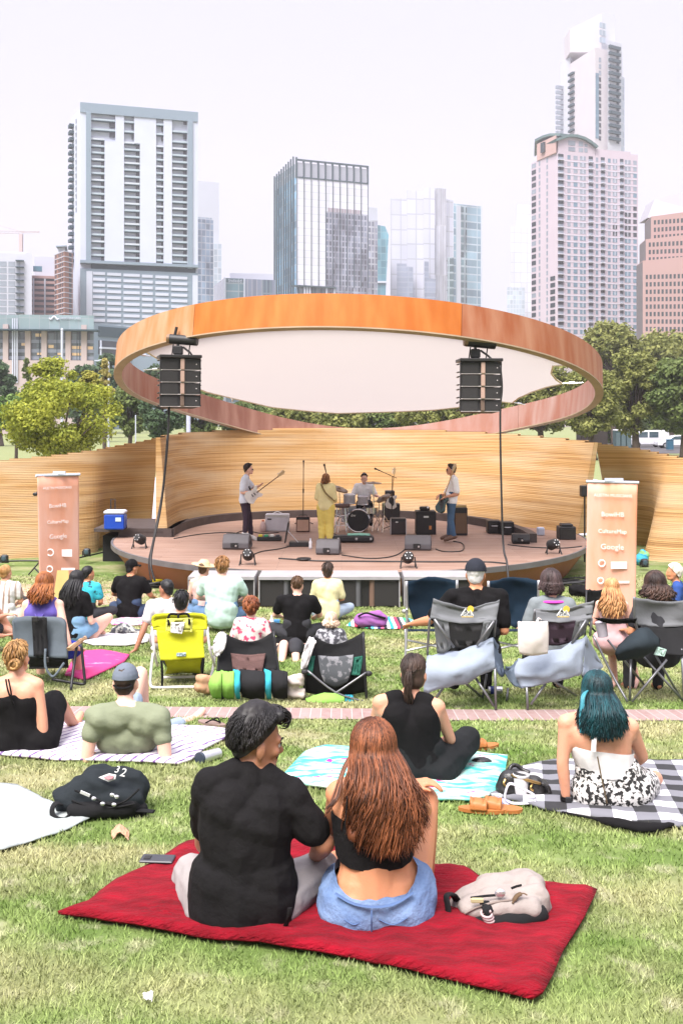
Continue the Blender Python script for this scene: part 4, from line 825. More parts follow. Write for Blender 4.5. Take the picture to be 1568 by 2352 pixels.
p = X(1166,118); vehicle('parked_car', 'dark car glimpsed under the ring right of the right line array', p[0], p[1], 4.4, car_prof, [[(.9,1.0),(.35,1.35),(-.3,1.38),(-.3,1.0)],[(-.4,1.0),(-.4,1.38),(-1.1,1.38),(-1.6,1.05)]], mat('black_paint', (.03,.03,.035), .25, coat=.5), R(10), (-1.35,1.35))
m_wc = mat('toilet_green', (.04,.075,.08), .5); names = ('leftmost of the three green portable toilets under the oaks','middle one of the three green portable toilets under the oaks','rightmost of the three green portable toilets under the oaks')
for k in range(3):
    p = X(1415+k*12.4,100); T = thing('portable_toilet', names[k], 'toilet', (*p,0), 'portable toilets under the oaks'); b = MB(); b.box((p[0],p[1],1.05),(.5,1.1,2.1),bev=.03); b.build('cabin', m_wc, T); b = MB(); b.box((p[0],p[1],2.17),(.54,1.15,.16),bev=.06); b.build('roof', m_carw, T); b = MB(); b.box((p[0],p[1]-.56,1.0),(.4,.03,1.8)); b.box((p[0],p[1]-.585,1.6),(.2,.02,.2)); b.build('door', mat('toilet_door', (.09,.13,.14), .5), T)
p = X(1358,98); T = thing('storage_trailer', 'dark brown storage trailer under the pale crowned oak', 'trailer', (*p,0)); b = MB(); b.box((p[0],p[1],1.35),(2.6,2,1.9),bev=.04); b.build('body', mat('trailer_brown', (.035,.027,.025), .7), T)
for s in (-.7,.7):
    b = MB(); b.cyl((p[0]+s,p[1]-1.05,.35),(p[0]+s,p[1]-.8,.35),.35,n=14); b.build('wheel', m_tyre, T)
p = X(1537,104); T = thing('wheelie_bin', 'blue wheelie bin beside the white car at the right edge', 'bin', (*p,0)); b = MB(); b.prism([V((p[0]-.3,p[1]-.3,.1)),V((p[0]+.3,p[1]-.3,.1)),V((p[0]+.3,p[1]+.3,.1)),V((p[0]-.3,p[1]+.3,.1))],(0,0,1.0)); b.build('body', mat('bin_blue',(.03,.1,.16),.5), T); b = MB(); b.box((p[0],p[1],1.14),(.68,.7,.08),bev=.03); b.build('lid', mat('bin_blue2',(.04,.12,.19),.5), T)
# ================= people
SKIN = {}
def skin(key, c):
    if key in SKIN: return SKIN[key]
    m = mat('skin_'+key, c, .5, .10, 9, .08, 120, spec=.35, col2=(min(1,c[0]*1.12), c[1]*.95, c[2]*.92)); b = m.node_tree.nodes['Principled BSDF']
    b.inputs['Subsurface Weight'].default_value = .12; b.inputs['Subsurface Radius'].default_value = (.02,.008,.004); b.inputs['Subsurface Scale'].default_value = .6
    SKIN[key] = m; return m
skin('light', (.62,.36,.26)); skin('fair', (.66,.42,.33)); skin('tan', (.50,.235,.125)); skin('brown', (.30,.145,.085)); skin('mid', (.55,.29,.19))
def cloth(key, c, **a):
    a.setdefault('bump', .35); a.setdefault('bscale', 14); return mat('cloth_'+key, c, a.pop('rough', .88), a.pop('var', .1), a.pop('scale', 5), sheen=a.pop('sheen', .0), spec=.15, **a)
HAIRM = {}
def hairmat(key, c, c2=None, isl=.45):
    if key not in HAIRM: HAIRM[key] = mat('hair_'+key, c, .5, .25, 9, island=isl, spec=.28, stretch=(1,1,.25), col2=c2, thr=(.35,.65) if c2 else None)
    return HAIRM[key]
def lerp(a, b, t): return V(a).lerp(V(b), t)
def hand(wr, direction, palm, s=1.0, curl=.5, thumb=1, spread=1.0, r=.0095):
    """palm and five bent fingers: wr wrist, direction of the fingers, palm normal (the side the fingers curl to)"""
    d = V(direction).normalized(); pn = V(palm); pn = (pn-d*pn.dot(d)).normalized(); sd = d.cross(pn)*thumb
    sh = []; 
    for k in (-1.5,-.5,.5,1.5): sh.append((wr+d*.012*s+sd*k*.011*s, .016*s, wr+d*.082*s+sd*k*.0195*s, .0135*s))
    for k, L in ((1.5,.072),(.5,.082),(-.5,.078),(-1.5,.060)):
        p = wr+d*.085*s+sd*k*.0205*s*spread; a = 0
        for j, f in enumerate((.45,.32,.25)):
            a += curl*(.55, .8, .6)[j]; dd = d*math.cos(a)+pn*math.sin(a)+sd*k*.05*spread
            q = p+dd.normalized()*L*f*s; sh.append((p, (r-.0007*j)*s, q, (r-.0012-.0007*j)*s)); p = q
    p = wr+d*.025*s+sd*.028*s; dd = (d*.75+sd*.75+pn*.25*curl).normalized(); q = p+dd*.045*s; sh.append((p, .0135*s, q, .011*s)); dd = (d*.95+sd*.3+pn*.5*curl).normalized(); sh.append((q, .011*s, q+dd*.034*s, .009*s))
    return sh
def head_frame(hc, yaw, pitch=0, roll=0):  # local x right, y forward (face), z up
    return Matrix.Translation(V(hc)) @ Matrix.Rotation(-yaw, 4, 'Z') @ Matrix.Rotation(pitch, 4, 'X') @ Matrix.Rotation(roll, 4, 'Y')
def head_shapes(M, s, male=True, face=True):
    T = lambda x, y, z: M @ V((x*s, y*s, z*s)); R3 = M.to_3x3(); sh = []
    e = lambda x, y, z, a, b, c: sh.append(('e', T(x,y,z), (a*s,b*s,c*s), R3))
    e(0,-.008,.028,.074,.093,.086); e(0,.022,-.012,.066,.070,.085); e(0,.03,-.055,.054,.052,.05)
    sh.append((T(-.028,.058,-.085), .026*s, T(.028,.058,-.085), .026*s)); sh.append((T(0,.068,-.092), .024*s, T(0,.072,-.085), .022*s))
    for q in (-1,1):
        e(q*.079,-.008,-.018,.011,.022,.034); sh.append((T(q*.052,.0,-.06), .022*s, T(q*.034,.055,-.088), .02*s))
        if face: sh.append((T(q*.018,.083,.018), .014*s, T(q*.045,.072,.018), .013*s)); e(q*.043,.062,-.025,.024,.022,.022)
    if face:
        sh.append((T(0,.088,.005), .009*s, T(0,.108,-.032), .0125*s)); e(.012,.098,-.037,.010,.010,.008); e(-.012,.098,-.037,.010,.010,.008)
        sh.append((T(-.018,.086,-.060), .008*s, T(.018,.086,-.060), .008*s)); sh.append((T(-.015,.085,-.070), .0085*s, T(.015,.085,-.070), .0085*s))
    return sh
class Fig:
    def __init__(f, J, s=1.0, girth=1.0, waist=.86, hip=1.0, male=True): f.J = {k: V(v) for k, v in J.items()}; f.s = s; f.g = girth; f.w = waist; f.h = hip; f.male = male
    def torso(f, inf=0, t0=0.0, t1=1.0, w=None, butt=True, sho=True):
        J, s, g = f.J, f.s, f.g; sh = []; w = f.w if w is None else w
        c, p = J['chest'], J['pelvis']
        for k, q in (('L','hipL'),('R','hipR')):
            a = lerp(c, J['sh'+k], .46); b = lerp(p, J[q], .62); m = lerp(a, b, .55); m = lerp(m, lerp(c,p,.55), .18)
            r = [(.098*g)*s+inf, (.096*g*w)*s+inf, (.108*g*f.h)*s+inf]; pts = [a, m, b]
            def at(t):
                return (lerp(pts[0],pts[1],t/.55), r[0]+(r[1]-r[0])*t/.55) if t < .55 else (lerp(pts[1],pts[2],(t-.55)/.45), r[1]+(r[2]-r[1])*(t-.55)/.45)
            ts = sorted({t0, t1} | {x for x in (.28,.55,.78) if t0 < x < t1})
            for x, y in zip(ts[:-1], ts[1:]): (pa, ra), (pb, rb) = at(x), at(y); sh.append((pa, ra, pb, rb))
            if t0 == 0 and sho: sh.append((a, r[0], lerp(c, J['sh'+k], .82)-V((0,0,.02*s)), .066*s+inf))
        if t0 > 0:
            qa, qb = lerp(c, J['shL'], .46), lerp(c, J['shR'], .46); dz = (lerp(c,p,t0)-c); sh.append((qa+dz, .088*g*s+inf, qb+dz, .088*g*s+inf))
        (pa, pb) = lerp(c,p,t0), lerp(c,p,t1); sh.append((pa, .102*g*s+inf, pb, (.10*w if t1 < .8 else .112)*g*s+inf))
        if t1 == 1 and butt:
            for k in 'LR': sh.append((lerp(p, J['hip'+k], .8), .112*s*f.h+inf, lerp(J['hip'+k], J['kn'+k], .12), .104*s*f.h+inf))
        return sh
    def traps(f, inf=0, t=.0):
        J, s = f.J, f.s; n = J['neck']; return [(lerp(n, J['sh'+k], t), .052*s+inf, J['sh'+k], .056*s+inf) for k in 'LR']+[(lerp(n,J['chest'],.15), .06*s+inf, J['chest'], .095*s*f.g+inf)]
    def arm(f, k, inf=0, t=2.0, r=1.0):  # t 0..1 upper arm, 1..2 forearm
        J, s = f.J, f.s; S, E, W = J['sh'+k], J['el'+k], J['wr'+k]; r *= (1.0 if f.male else .88); sh = []
        r0, r1, r2 = .056*s*r+inf, .043*s*r+inf, .028*s*r+inf
        u = min(t, 1); sh.append((S, r0, lerp(S,E,u), r0+(r1-r0)*u)); 
        if u > .6: sh.append((lerp(S,E,.3), .052*s*r+inf, lerp(S,E,.6), .047*s*r+inf))
        if t > 1: v = t-1; m = lerp(E,W,.28); sh += [(E, r1, m, .043*s*r+inf), (m, .043*s*r+inf, lerp(E,W,v), r2+(r1-r2)*(1-v))]
        return sh
    def leg(f, k, inf=0, t=2.0, r=1.0, foot=False):
        J, s = f.J, f.s; H, K, A = J['hip'+k], J['kn'+k], J['an'+k]; sh = []
        r0, r1, r2 = .096*s*r*f.h+inf, .060*s*r+inf, .040*s*r+inf
        u = min(t,1); sh.append((H, r0, lerp(H,K,u), r0+(r1-r0)*u))
        if t > 1: v = t-1; m = lerp(K,A,.3); sh += [(K, r1, m, .058*s*r+inf), (m, .058*s*r+inf, lerp(K,A,v), r2+(.058*s*r+inf-r2)*(1-v))]
        if foot:
            q = J['to'+k]; sh += [(A, .040*s+inf, lerp(A,q,.5), .036*s+inf), (lerp(A,q,.4), .038*s+inf, q, .030*s+inf), (A, .038*s+inf, A+(A-q).normalized()*.03*s-V((0,0,.02*s)), .034*s+inf)]
        return sh
    def neck(f, M, inf=0):
        return [(f.J['neck']-V((0,0,.03*f.s)), .058*f.s+inf, M @ V((0,-.015*f.s,-.055*f.s)), .054*f.s+inf)]
    def body(f, M, hands=True, face=True):
        sh = f.torso()+f.traps()+f.neck(M)+head_shapes(M, f.s*1.02, f.male, face)
        for k in 'LR': sh += f.arm(k)+f.leg(k, foot=True)
        for k in 'LR':
            W, E = f.J['wr'+k], f.J['el'+k]; o = f.J.get('hd'+k); d = (o-W) if o is not None else (W-E)
            pn = f.J.get('pn'+k, V((0,0,-1))); pn = V(pn)
            if abs(d.normalized().dot(pn.normalized())) > .95: pn = V((0,1,0))
            sh += hand(W, d, pn, f.s*(1 if f.male else .92), f.curl.get(k, .5) if hasattr(f,'curl') else .5, thumb=1 if k == 'L' else -1)
        return sh
def seated(x, y, z, H, yaw=0, legs='cross', arms='lap', lean=.04, male=True, sw=1.0, hip=.10):
    """joints of a person sitting at (x,y,z), H tall from seat to crown, facing yaw (clockwise from +y)"""
    s = H/.90; Rm = Matrix.Rotation(-yaw, 3, 'Z'); L = lambda r, f, u: V((x,y,z))+Rm @ V((r*s, f*s, u*s)); w = (.185 if male else .16)*sw
    J = dict(pelvis=L(0,0,.115), hipL=L(-hip,0.02,.115), hipR=L(hip,.02,.115), chest=L(0,lean,.44), neck=L(0,lean*1.5,.625), head=L(0,lean*2+.02,.775), shL=L(-w,lean*1.2,.575), shR=L(w,lean*1.2,.575))
    if legs == 'cross': J.update(knL=L(-.36,.30,.15), knR=L(.36,.30,.15), anL=L(.08,.40,.06), anR=L(-.08,.36,.06), toL=L(.22,.40,.05), toR=L(-.22,.36,.05))
    elif legs == 'bent': J.update(knL=L(-.16,.36,.46), knR=L(.16,.36,.46), anL=L(-.13,.62,.07), anR=L(.13,.62,.07), toL=L(-.14,.80,.04), toR=L(.14,.80,.04))
    elif legs == 'chair': J.update(knL=L(-.15,.44,.12), knR=L(.15,.44,.12), anL=L(-.15,.50,-.30), anR=L(.15,.50,-.30), toL=L(-.16,.68,-.36), toR=L(.16,.68,-.36))
    else: J.update(knL=L(-.13,.46,.14), knR=L(.13,.46,.14), anL=L(-.15,.88,.07), anR=L(.15,.88,.07), toL=L(-.18,.94,.17), toR=L(.18,.94,.17))
    if arms == 'lap': J.update(elL=L(-w-.07,.08,.33), elR=L(w+.07,.08,.33), wrL=L(-.12,.30,.26), wrR=L(.12,.30,.26))
    elif arms == 'knees': J.update(elL=L(-w-.10,.14,.36), elR=L(w+.10,.14,.36), wrL=L(-.25,.34,.30), wrR=L(.25,.34,.30))
    elif arms == 'rest': J.update(elL=L(-w-.1,.04,.33), elR=L(w+.1,.04,.33), wrL=L(-w-.08,.28,.3), wrR=L(w+.08,.28,.3))
    return J, s
def strands(name, roots, path, m, parent, r0=.006, r1=.003, n=4):
    b = MB()
    for q in roots:
        p = path(q); k = len(p); b.tube(p, [r0*(.7+.6*math.sin(PI*min(1,(i+1)/k*1.1)))*(1-i/k)+r1*(i/k) for i in range(k)], n)
    return b.build(name, m, parent, True)
def on_head(M, s, az, el, k=1.0):  # point on the skull: az 0 = back, el from crown
    x = math.sin(az)*math.sin(el); y = -math.cos(az)*math.sin(el); z = math.cos(el)
    return M @ V((x*.083*s*k, -.006*s+y*.104*s*k, (.028+z*.098*k)*s))
def long_hair(parent, M, s, m, length, spread=.04, back=.03, n=160, r=.007, wave=.012, gather=None, seed=1, front=1.9, shift=0):
    rng = random.Random(seed); R3 = M.to_3x3(); f = (R3 @ V((0,1,0))); rt = R3 @ V((1,0,0)); hc = M.translation
    # mass under the strands
    sh = [('e', M @ V((0,-.012*s,.034*s)), (.083*s,.103*s,.094*s), R3), ('e', M @ V((0,-.03*s,-.03*s)), (.08*s,.078*s,.08*s), R3)]
    low = hc-V((0,0,1))*length*.75-f*(.075*s+back)
    for q in (-1,-.35,.35,1): sh.append((M @ V((q*.05*s,-.05*s,-.03*s)), .038*s, low+rt*q*(.05*s+spread*.6), .024*s))
    if gather is None: blob(sh, max(.008, r*1.1), 'hair_mass', m, parent, 4, .004*s, 30)
    else: blob(sh[:2], max(.008, r*1.1), 'hair_mass', m, parent, 4, .003*s, 30)
    b = MB()
    for i in range(n):
        az = rng.uniform(-front, front); e0 = rng.uniform(.05,.5); pts = []
        for e in (e0, e0+.45, e0+.9, 1.65): pts.append(on_head(M, s, az, min(e,1.7), 1.03+rng.uniform(0,.05)))
        if gather is not None:
            g = V(gather[0])+V((rng.uniform(-1,1),rng.uniform(-1,1),rng.uniform(-1,1)))*.012*s; pts = pts[:2+(rng.random()<.5)]+[lerp(pts[-1], g, .6), g]; L = gather[1]*rng.uniform(.75,1.05); ph = rng.uniform(0,6)
            for j in range(1,7):
                t = j/6; pts.append(g-V((0,0,1))*L*t-f*back*math.sin(PI*min(1,t*1.2))+rt*(rng.uniform(-1,1)*spread*t*.5+wave*math.sin(ph+t*4))+V((0,rng.uniform(-.006,.006),0)))
        else:
            L = length*rng.choice((rng.uniform(.6,.9), rng.uniform(.85,1.05)))*(1-.22*abs(math.sin(az))**3); ph = rng.uniform(0,6.3); p0 = pts[-1]; side = math.sin(az); sp = side*spread+rng.uniform(-.014,.014)
            for j in range(1,9):
                t = j/8; pts.append(p0+V((0,0,-1))*L*t+rt*(sp*t+shift*t+wave*math.sin(ph+t*7)*t)-f*(back*math.sin(PI*.5*min(1,t*1.3))+rng.uniform(0,.012))+f*wave*.6*math.cos(ph+t*7)*t)
        pts = dense3(pts, 2); k = len(pts); rr = r*rng.uniform(.7,1.25)
        b.tube(pts, [rr*(.55+.6*math.sin(PI*min(1,.15+q/k*.9))) for q in range(k-1)]+[rr*.15], 4, flat=.55)
    return b.build('hair', m, parent, True)
def short_hair(parent, M, s, m, n=0, vol=1.0, fringe=.0, seed=1, r=.006, vox=.009, top=0.0, low=-.05):
    R3 = M.to_3x3(); rng = random.Random(seed)
    sh = [('e', M @ V((0,-.014*s,(.036+top*.4)*s)), (.081*s*vol,.100*s*vol,(.092+top)*s*vol), R3), ('e', M @ V((0,-.04*s,(.0+low*.4)*s)), (.068*s*vol,.060*s*vol,(.066-low*.3)*s), R3)]
    if fringe: sh.append((M @ V((-.04*s,.06*s,(.092+top)*s)), .03*s, M @ V((.04*s,.068*s,(.088+top)*s)), .028*s))
    o = blob(sh, vox, 'hair', m, parent, 3, .005*s, 34, cut=[(M @ V((0,.036*s,(.058+top*.6)*s)), R3 @ V((0,.74,-.67)))])
    if n:
        b = MB()
        for i in range(n):
            az = rng.uniform(-3.1,3.1); em = np.interp(abs(az), [0,.7,1.2,1.6,2.2,3.14], [2.2,2.15,1.85,1.25,.85,.75]); e = rng.uniform(.0,1)*em*.85; q_ = lambda e: vol*1.05+top*1.6*max(0,math.cos(e)); p = on_head(M, s, az, e, q_(e)); e2 = min(em, e+rng.uniform(.4,.8)); q = on_head(M, s, az+rng.uniform(-.15,.15), e2, q_(e2)+.01)
            mid = lerp(p,q,.5)+(lerp(p,q,.5)-M.translation).normalized()*.012*s; b.tube(dense3([p,mid,q],3), [r*1.0]*4+[r*.8,r*.5,r*.1], 4, flat=.6)
        b.build('hair_locks', m, parent, True)
    return o
def cap(parent, M, s, m, back=False, fwd=1, vox=.008, brim=True):
    R3 = M.to_3x3(); pl = M @ V((0,0,.022*s)); up = R3 @ V((0,0.12,1)).normalized()
    o = blob([('e', M @ V((0,-.006*s,.03*s)), (.088*s,.106*s,.098*s), R3)], vox, 'cap', m, parent, 2, cut=[(pl, -up)])
    md = o.modifiers.new('t','SOLIDIFY'); md.thickness = .004
    if brim:
        b = MB(); q = -1 if back else 1; pts = []
        for a in np.linspace(-1.0,1.0,9):
            x, y = math.sin(a)*.088, math.cos(a)*.10
            pts.append((x, y))
        ins = [M @ V((x*s, q*(y-.01)*s, .034*s)) for x,y in pts]; out = [M @ V((x*1.02*s, q*(y+.075*max(.12,math.cos(i*1.0)))*s, (.034-.022*abs(i)*.9-.012)*s)) for (x,y), i in zip(pts, np.linspace(-1.0,1.0,9))]
        b.grid(ins+out, 9); o2 = b.build('brim', m, parent, True); md = o2.modifiers.new('t','SOLIDIFY'); md.thickness = .006
    return o
def person(label, J, s=1.0, skn='light', vox=.012, yaw=0, pitch=0, roll=0, male=True, girth=1.0, waist=None, hip=1.0, group='people watching on the lawn', face=True, curl=None):
    T = thing('person', label, 'person', (J['pelvis'][0], J['pelvis'][1], min(v[2] for v in J.values())), group)
    f = Fig(J, s, girth, (.92 if male else .80) if waist is None else waist, hip if male else hip*1.06, male); f.vox = vox
    if curl: f.curl = curl
    M = head_frame(f.J['head'], yaw, pitch, roll); f.M = M; f.T = T
    blob(f.body(M, face=face), vox, 'body', SKIN[skn] if skn in SKIN else skin(skn, (.5,.3,.2)), T, 5)
    return f
def wear(f, name, shapes, m, noise=.005, nscale=9, cut=None, smooth=4, vox=None): return blob(shapes, vox or f.vox, name, m, f.T, smooth, noise, nscale, cut=cut)
def tee(f, m, sleeve=.62, inf=.016, hem=1.0, name='t_shirt', noise=.005, loose=1.0, over=0):
    sh = f.torso(inf, 0, hem, w=f.w*loose, butt=False)+f.traps(inf*.75, .34)
    if over:
        p = f.J['pelvis']
        for k in 'LR': sh.append((lerp(p, f.J['hip'+k], .8)-V((0,.012,.0)), .112*f.s*f.h+over, lerp(p, f.J['hip'+k], .7)+V((0,0,.12*f.s)), .11*f.s*f.g+over))
        sh.append((p-V((0,.02,0)), .112*f.s+over, lerp(p, f.J['chest'], .4), .11*f.s+over))
    for k in 'LR': 
        S, E = f.J['sh'+k], f.J['el'+k]; sh += f.arm(k, inf*1.2+.004, sleeve)
    return wear(f, name, sh, m, noise)
def tank(f, m, inf=.012, hem=1.0, name='tank_top'):
    J, s = f.J, f.s; sh = f.torso(inf, 0, hem, butt=False, sho=False)
    for k in 'LR': n = J['neck']; sh += [(lerp(n,J['sh'+k],.40), .050*s+inf, lerp(n,J['sh'+k],.64), .053*s+inf), (lerp(n,J['sh'+k],.55), .052*s+inf, lerp(J['chest'],J['sh'+k],.52), .082*s+inf), (lerp(n,J['chest'],.38), .06*s+inf, J['chest'], .09*s*f.g+inf)]
    return wear(f, name, sh, m, .004)
def bottoms(f, m, t=2.0, inf=.016, name='trousers', top=.72, r=1.0, noise=.005):
    sh = f.torso(inf*.8, top, 1.0)
    for k in 'LR': sh += f.leg(k, inf, t, r)
    return wear(f, name, sh, m, noise)
def shoes(f, m, inf=.012, name='shoe'):
    for k in 'LR':
        A, q = f.J['an'+k], f.J['to'+k]; s = f.s
        wear(f, name, [(A-V((0,0,.01)), .042*s+inf, lerp(A,q,.5), .038*s+inf), (lerp(A,q,.4), .04*s+inf, q, .032*s+inf), (A, .04*s+inf, A+(A-q).normalized()*.03*s-V((0,0,.02*s)), .036*s+inf)], m, 0)

def standing(x, y, z, H, yaw=0, male=True, sw=1.0):
    s = H/1.75; Rm = Matrix.Rotation(-yaw, 3, 'Z'); L = lambda r, f, u: V((x,y,z))+Rm @ V((r*s, f*s, u*s)); w = (.185 if male else .16)*sw
    return dict(pelvis=L(0,0,.93), hipL=L(-.09,0,.90), hipR=L(.09,0,.90), chest=L(0,0,1.27), neck=L(0,0,1.46), head=L(0,.02,1.625), shL=L(-w,0,1.42), shR=L(w,0,1.42), knL=L(-.10,.02,.49), knR=L(.10,.02,.49), anL=L(-.10,0,.08), anR=L(.11,0,.08), toL=L(-.12,.15,.035), toR=L(.13,.15,.035),
        elL=L(-w-.06,.0,1.14), elR=L(w+.06,0,1.14), wrL=L(-w,.2,1.05), wrR=L(w,.2,1.05)), s, L
def solve_d(v):
    k = (v-V0)/F; b = k-.112; d = (-b+math.sqrt(b*b+4*.0011*1.6))/(2*.0011); return d if d <= 20 else 3.4/k
def sitter(label, u, vb, vt, d=None, yaw=0, hy=None, legs='cross', arms='lap', lean=.05, male=True, skn='light', girth=1.0, over=None, vox=.014, seat=0, sw=1.0, pitch=0, **k):
    d = d or solve_d(vb); b = P(u, vb, d); H = (vb-vt)/F*d
    J, s = seated(b.x, b.y, b.z, H, yaw, legs, arms, lean, male, sw)
    for kk, (a, c, dd) in (over or {}).items(): J[kk] = P(a, c, d+dd)
    return person(label, J, s, skn, vox, yaw=yaw if hy is None else hy, male=male, girth=girth, pitch=pitch, **k)
# ---- the couple on the red blanket
black = cloth('black', (.0055,.005,.0055), bump=.4, bscale=26, col2=(.011,.010,.0105)); 
J = dict(pelvis=P(556,2075,3.98), hipL=P(500,2085,4.0), hipR=P(618,2085,4.0), chest=P(560,1880,3.99), neck=P(574,1762,4.03), head=P(590,1703,4.06), shL=P(486,1806,4.0), shR=P(664,1832,4.03),
    elL=P(470,1935,4.25), wrL=P(520,1985,4.45), elR=P(744,1938,4.02), wrR=P(722,1968,4.24), knL=P(440,2010,4.36), anL=P(545,2020,4.55), toL=P(610,2025,4.55), knR=P(742,1998,4.27), anR=P(625,2020,4.48), toR=P(560,2025,4.47), hdR=P(690,1978,4.34), hdL=P(580,1990,4.5))
f = person('black haired man in black t-shirt looking right on the red blanket', J, 1.02, 'brown', .0075, yaw=R(66), pitch=R(-9), roll=R(0), girth=1.05, waist=1.0)
t = tee(f, black, .66, .018, 1.0, noise=.006, loose=1.04, over=.026)
bottoms(f, cloth('grey_shorts', (.27,.245,.24), bscale=18), .93, .026, 'shorts', .80, 1.08, .007)
M = f.M; s = 1.02; hm = hairmat('black', (.008,.007,.008), (.02,.017,.017), .5)
short_hair(f.T, M, s, hm, 1500, 1.10, 1, 3, .0030, .0065, .020, -.03)
b = MB()   # loose curls over the forehead
rg = random.Random(5)
for i in range(26):
    p = M @ V((rg.uniform(-.05,.06)*s, .07*s, (.10+rg.uniform(0,.03))*s)); c = V((0,0,0)); pts = []
    L = rg.uniform(.8,1.3)
    for j in range(7): a = j/6*3.6; pts.append(p+(M.to_3x3() @ V((rg.uniform(-.003,.003), (.028*math.sin(a)+.010*j*.3)*L, (-.024*(1-math.cos(a))+.012)*L))))
    b.tube(dense3(pts,2), [.0045]*8+[.004,.003,.002,.0015,.001][:5], 4)
b.build('forelock', hm, f.T, True)
# face details: eyes, brows, moustache and beard shadow
T3 = lambda x, y, z: M @ V((x*s, y*s, z*s))
b = MB(); b.ell(T3(.033,.079,-.002), .012*s, 12, 8); b.build('eye', mat('eye_white', (.55,.5,.48), .3), f.T, True); b = MB(); b.ell(T3(-.033,.079,-.002), .012*s, 12, 8); b.build('eye', MATS['eye_white'], f.T, True)
for q in (-1,1):
    b = MB(); b.ell(T3(q*.035,.0885,-.002), (.005,.004,.006), 8, 6); b.build('iris', mat('iris_dark', (.02,.012,.01), .2), f.T)
    b = MB(); b.tube([T3(q*.016,.099,.020),T3(q*.034,.094,.027),T3(q*.058,.076,.020)], [.005,.006,.002], 6, flat=.6); b.build('eyebrow', hm, f.T)
    b = MB(); b.tube([T3(q*.018,.093,.004),T3(q*.034,.092,.007),T3(q*.05,.080,.002)], [.002,.003,.001], 5); b.build('eyelashes', hm, f.T)
b = MB(); b.tube([T3(-.032,.083,-.056),T3(0,.099,-.050),T3(.032,.083,-.056)], [.003,.006,.003], 6, flat=.6); b.build('moustache', hm, f.T)
bd = mat('beard_shadow', (.13,.07,.045), .8, .25, 60)
blob([(T3(-.026,.064,-.092),.026*s,T3(.026,.064,-.092),.026*s),(T3(.05,.006,-.068),.0225*s,T3(.03,.056,-.094),.0245*s),(T3(-.05,.006,-.068),.0225*s,T3(-.03,.056,-.094),.0245*s)], .006, 'beard', bd, f.T, 3)
b = MB(); b.tube(dense3([P(655,2128,3.86),P(664,2105,3.83),P(666,2085,3.83)]), .012, 6, flat=.5); b.build('belt_strap', black, f.T)
# ---- woman
J = dict(pelvis=P(863,2078,3.95), hipL=P(806,2085,3.96), hipR=P(922,2085,3.97), chest=P(858,1905,3.98), neck=P(858,1795,4.03), head=P(857,1728,4.07), shL=P(778,1823,4.02), shR=P(940,1825,4.02),
    elL=P(758,1925,4.22), wrL=P(850,1850,4.42), elR=P(972,1858,4.16), wrR=P(940,1800,4.24), hdR=P(985,1796,4.24), pnR=(.35,0,-1), hdL=P(900,1845,4.45), knL=P(775,1985,4.4), anL=P(850,2040,4.6), toL=P(900,2050,4.62), knR=P(975,1838,4.28), anR=P(972,2060,4.42), toR=P(980,2075,4.6))
f = person('woman with long auburn hair, crop top and denim shorts on the red blanket', J, 1.0, 'tan', .0075, yaw=R(0), pitch=R(-4), male=False, girth=1.0, waist=.90, hip=1.10, curl={'R': .55})
J_, sc_ = f.J, f.s
sh = f.torso(.012, 0, .66, sho=False)
top = wear(f, 'crop_top', sh, black, .003, cut=[(P(858,1906,3.85), V((0,-.25,1))), (P(858,2012,3.85), V((0,.25,-1)))])
for k, u, v in (('L',797,1808),('R',915,1808)):
    b = MB(); pth = [P(u-6,v+100,3.842),P(u-2,v+55,3.852),P(u,v+20,3.878),P(u+2,v-8,3.93),P(u+6,v-14,3.99)]; b.tube(dense3(pth), .006, 6, flat=.5); b.build('strap', black, f.T)
den = mat('denim_pale', (.085,.145,.29), .85, .16, 7, .4, 60, col2=(.18,.26,.42), thr=(.3,.7))
sh = f.torso(.015, .80, 1.0)
for k, t in (('L',.42),('R',.20)): sh += f.leg(k, .018, t, 1.04)
sho = wear(f, 'denim_shorts', sh, den, .004, cut=[(P(858,2062,3.85), V((0,-.55,1)))])
dst = mat('denim_seam', (.07,.12,.25), .85)
b = MB(); b.tube(dense3([P(770,2052,3.86),P(810,2075,3.825),P(858,2083,3.815),P(905,2076,3.825),P(948,2050,3.86)]), .009, 6, flat=.4); b.build('waistband', dst, f.T)
b = MB(); b.tube(dense3([P(853,2090,3.812),P(853,2112,3.80),P(853,2140,3.82)]), .0035, 5); b.build('back_seam', dst, f.T)
for a, c in ((790,838),(870,935)):
    b = MB(); b.tube(dense3([P(a,2112,3.825),P((a+c)/2,2124,3.815),P(c,2108,3.825)]), .003, 5); b.build('pocket_stitch', dst, f.T)
aub = hairmat('auburn', (.05,.015,.007), (.185,.062,.026), .7)
long_hair(f.T, f.M, 1.09, aub, .355, .045, .135, 1900, .0030, .026, seed=11, front=2.0, shift=.045)
b = MB(); rg = random.Random(8)
for i in range(10): b.tube(dense3([f.M @ V((-.07,.0,.02)), P(792+rg.uniform(-4,4),1760,4.0), P(770+rg.uniform(-9,9),1830,3.93), P(752+rg.uniform(-12,10),1868+rg.uniform(-10,10),3.90)]), [.004]*15+[.003,.002,.001,.0005], 4)
b.build('side_lock', aub, f.T, True)
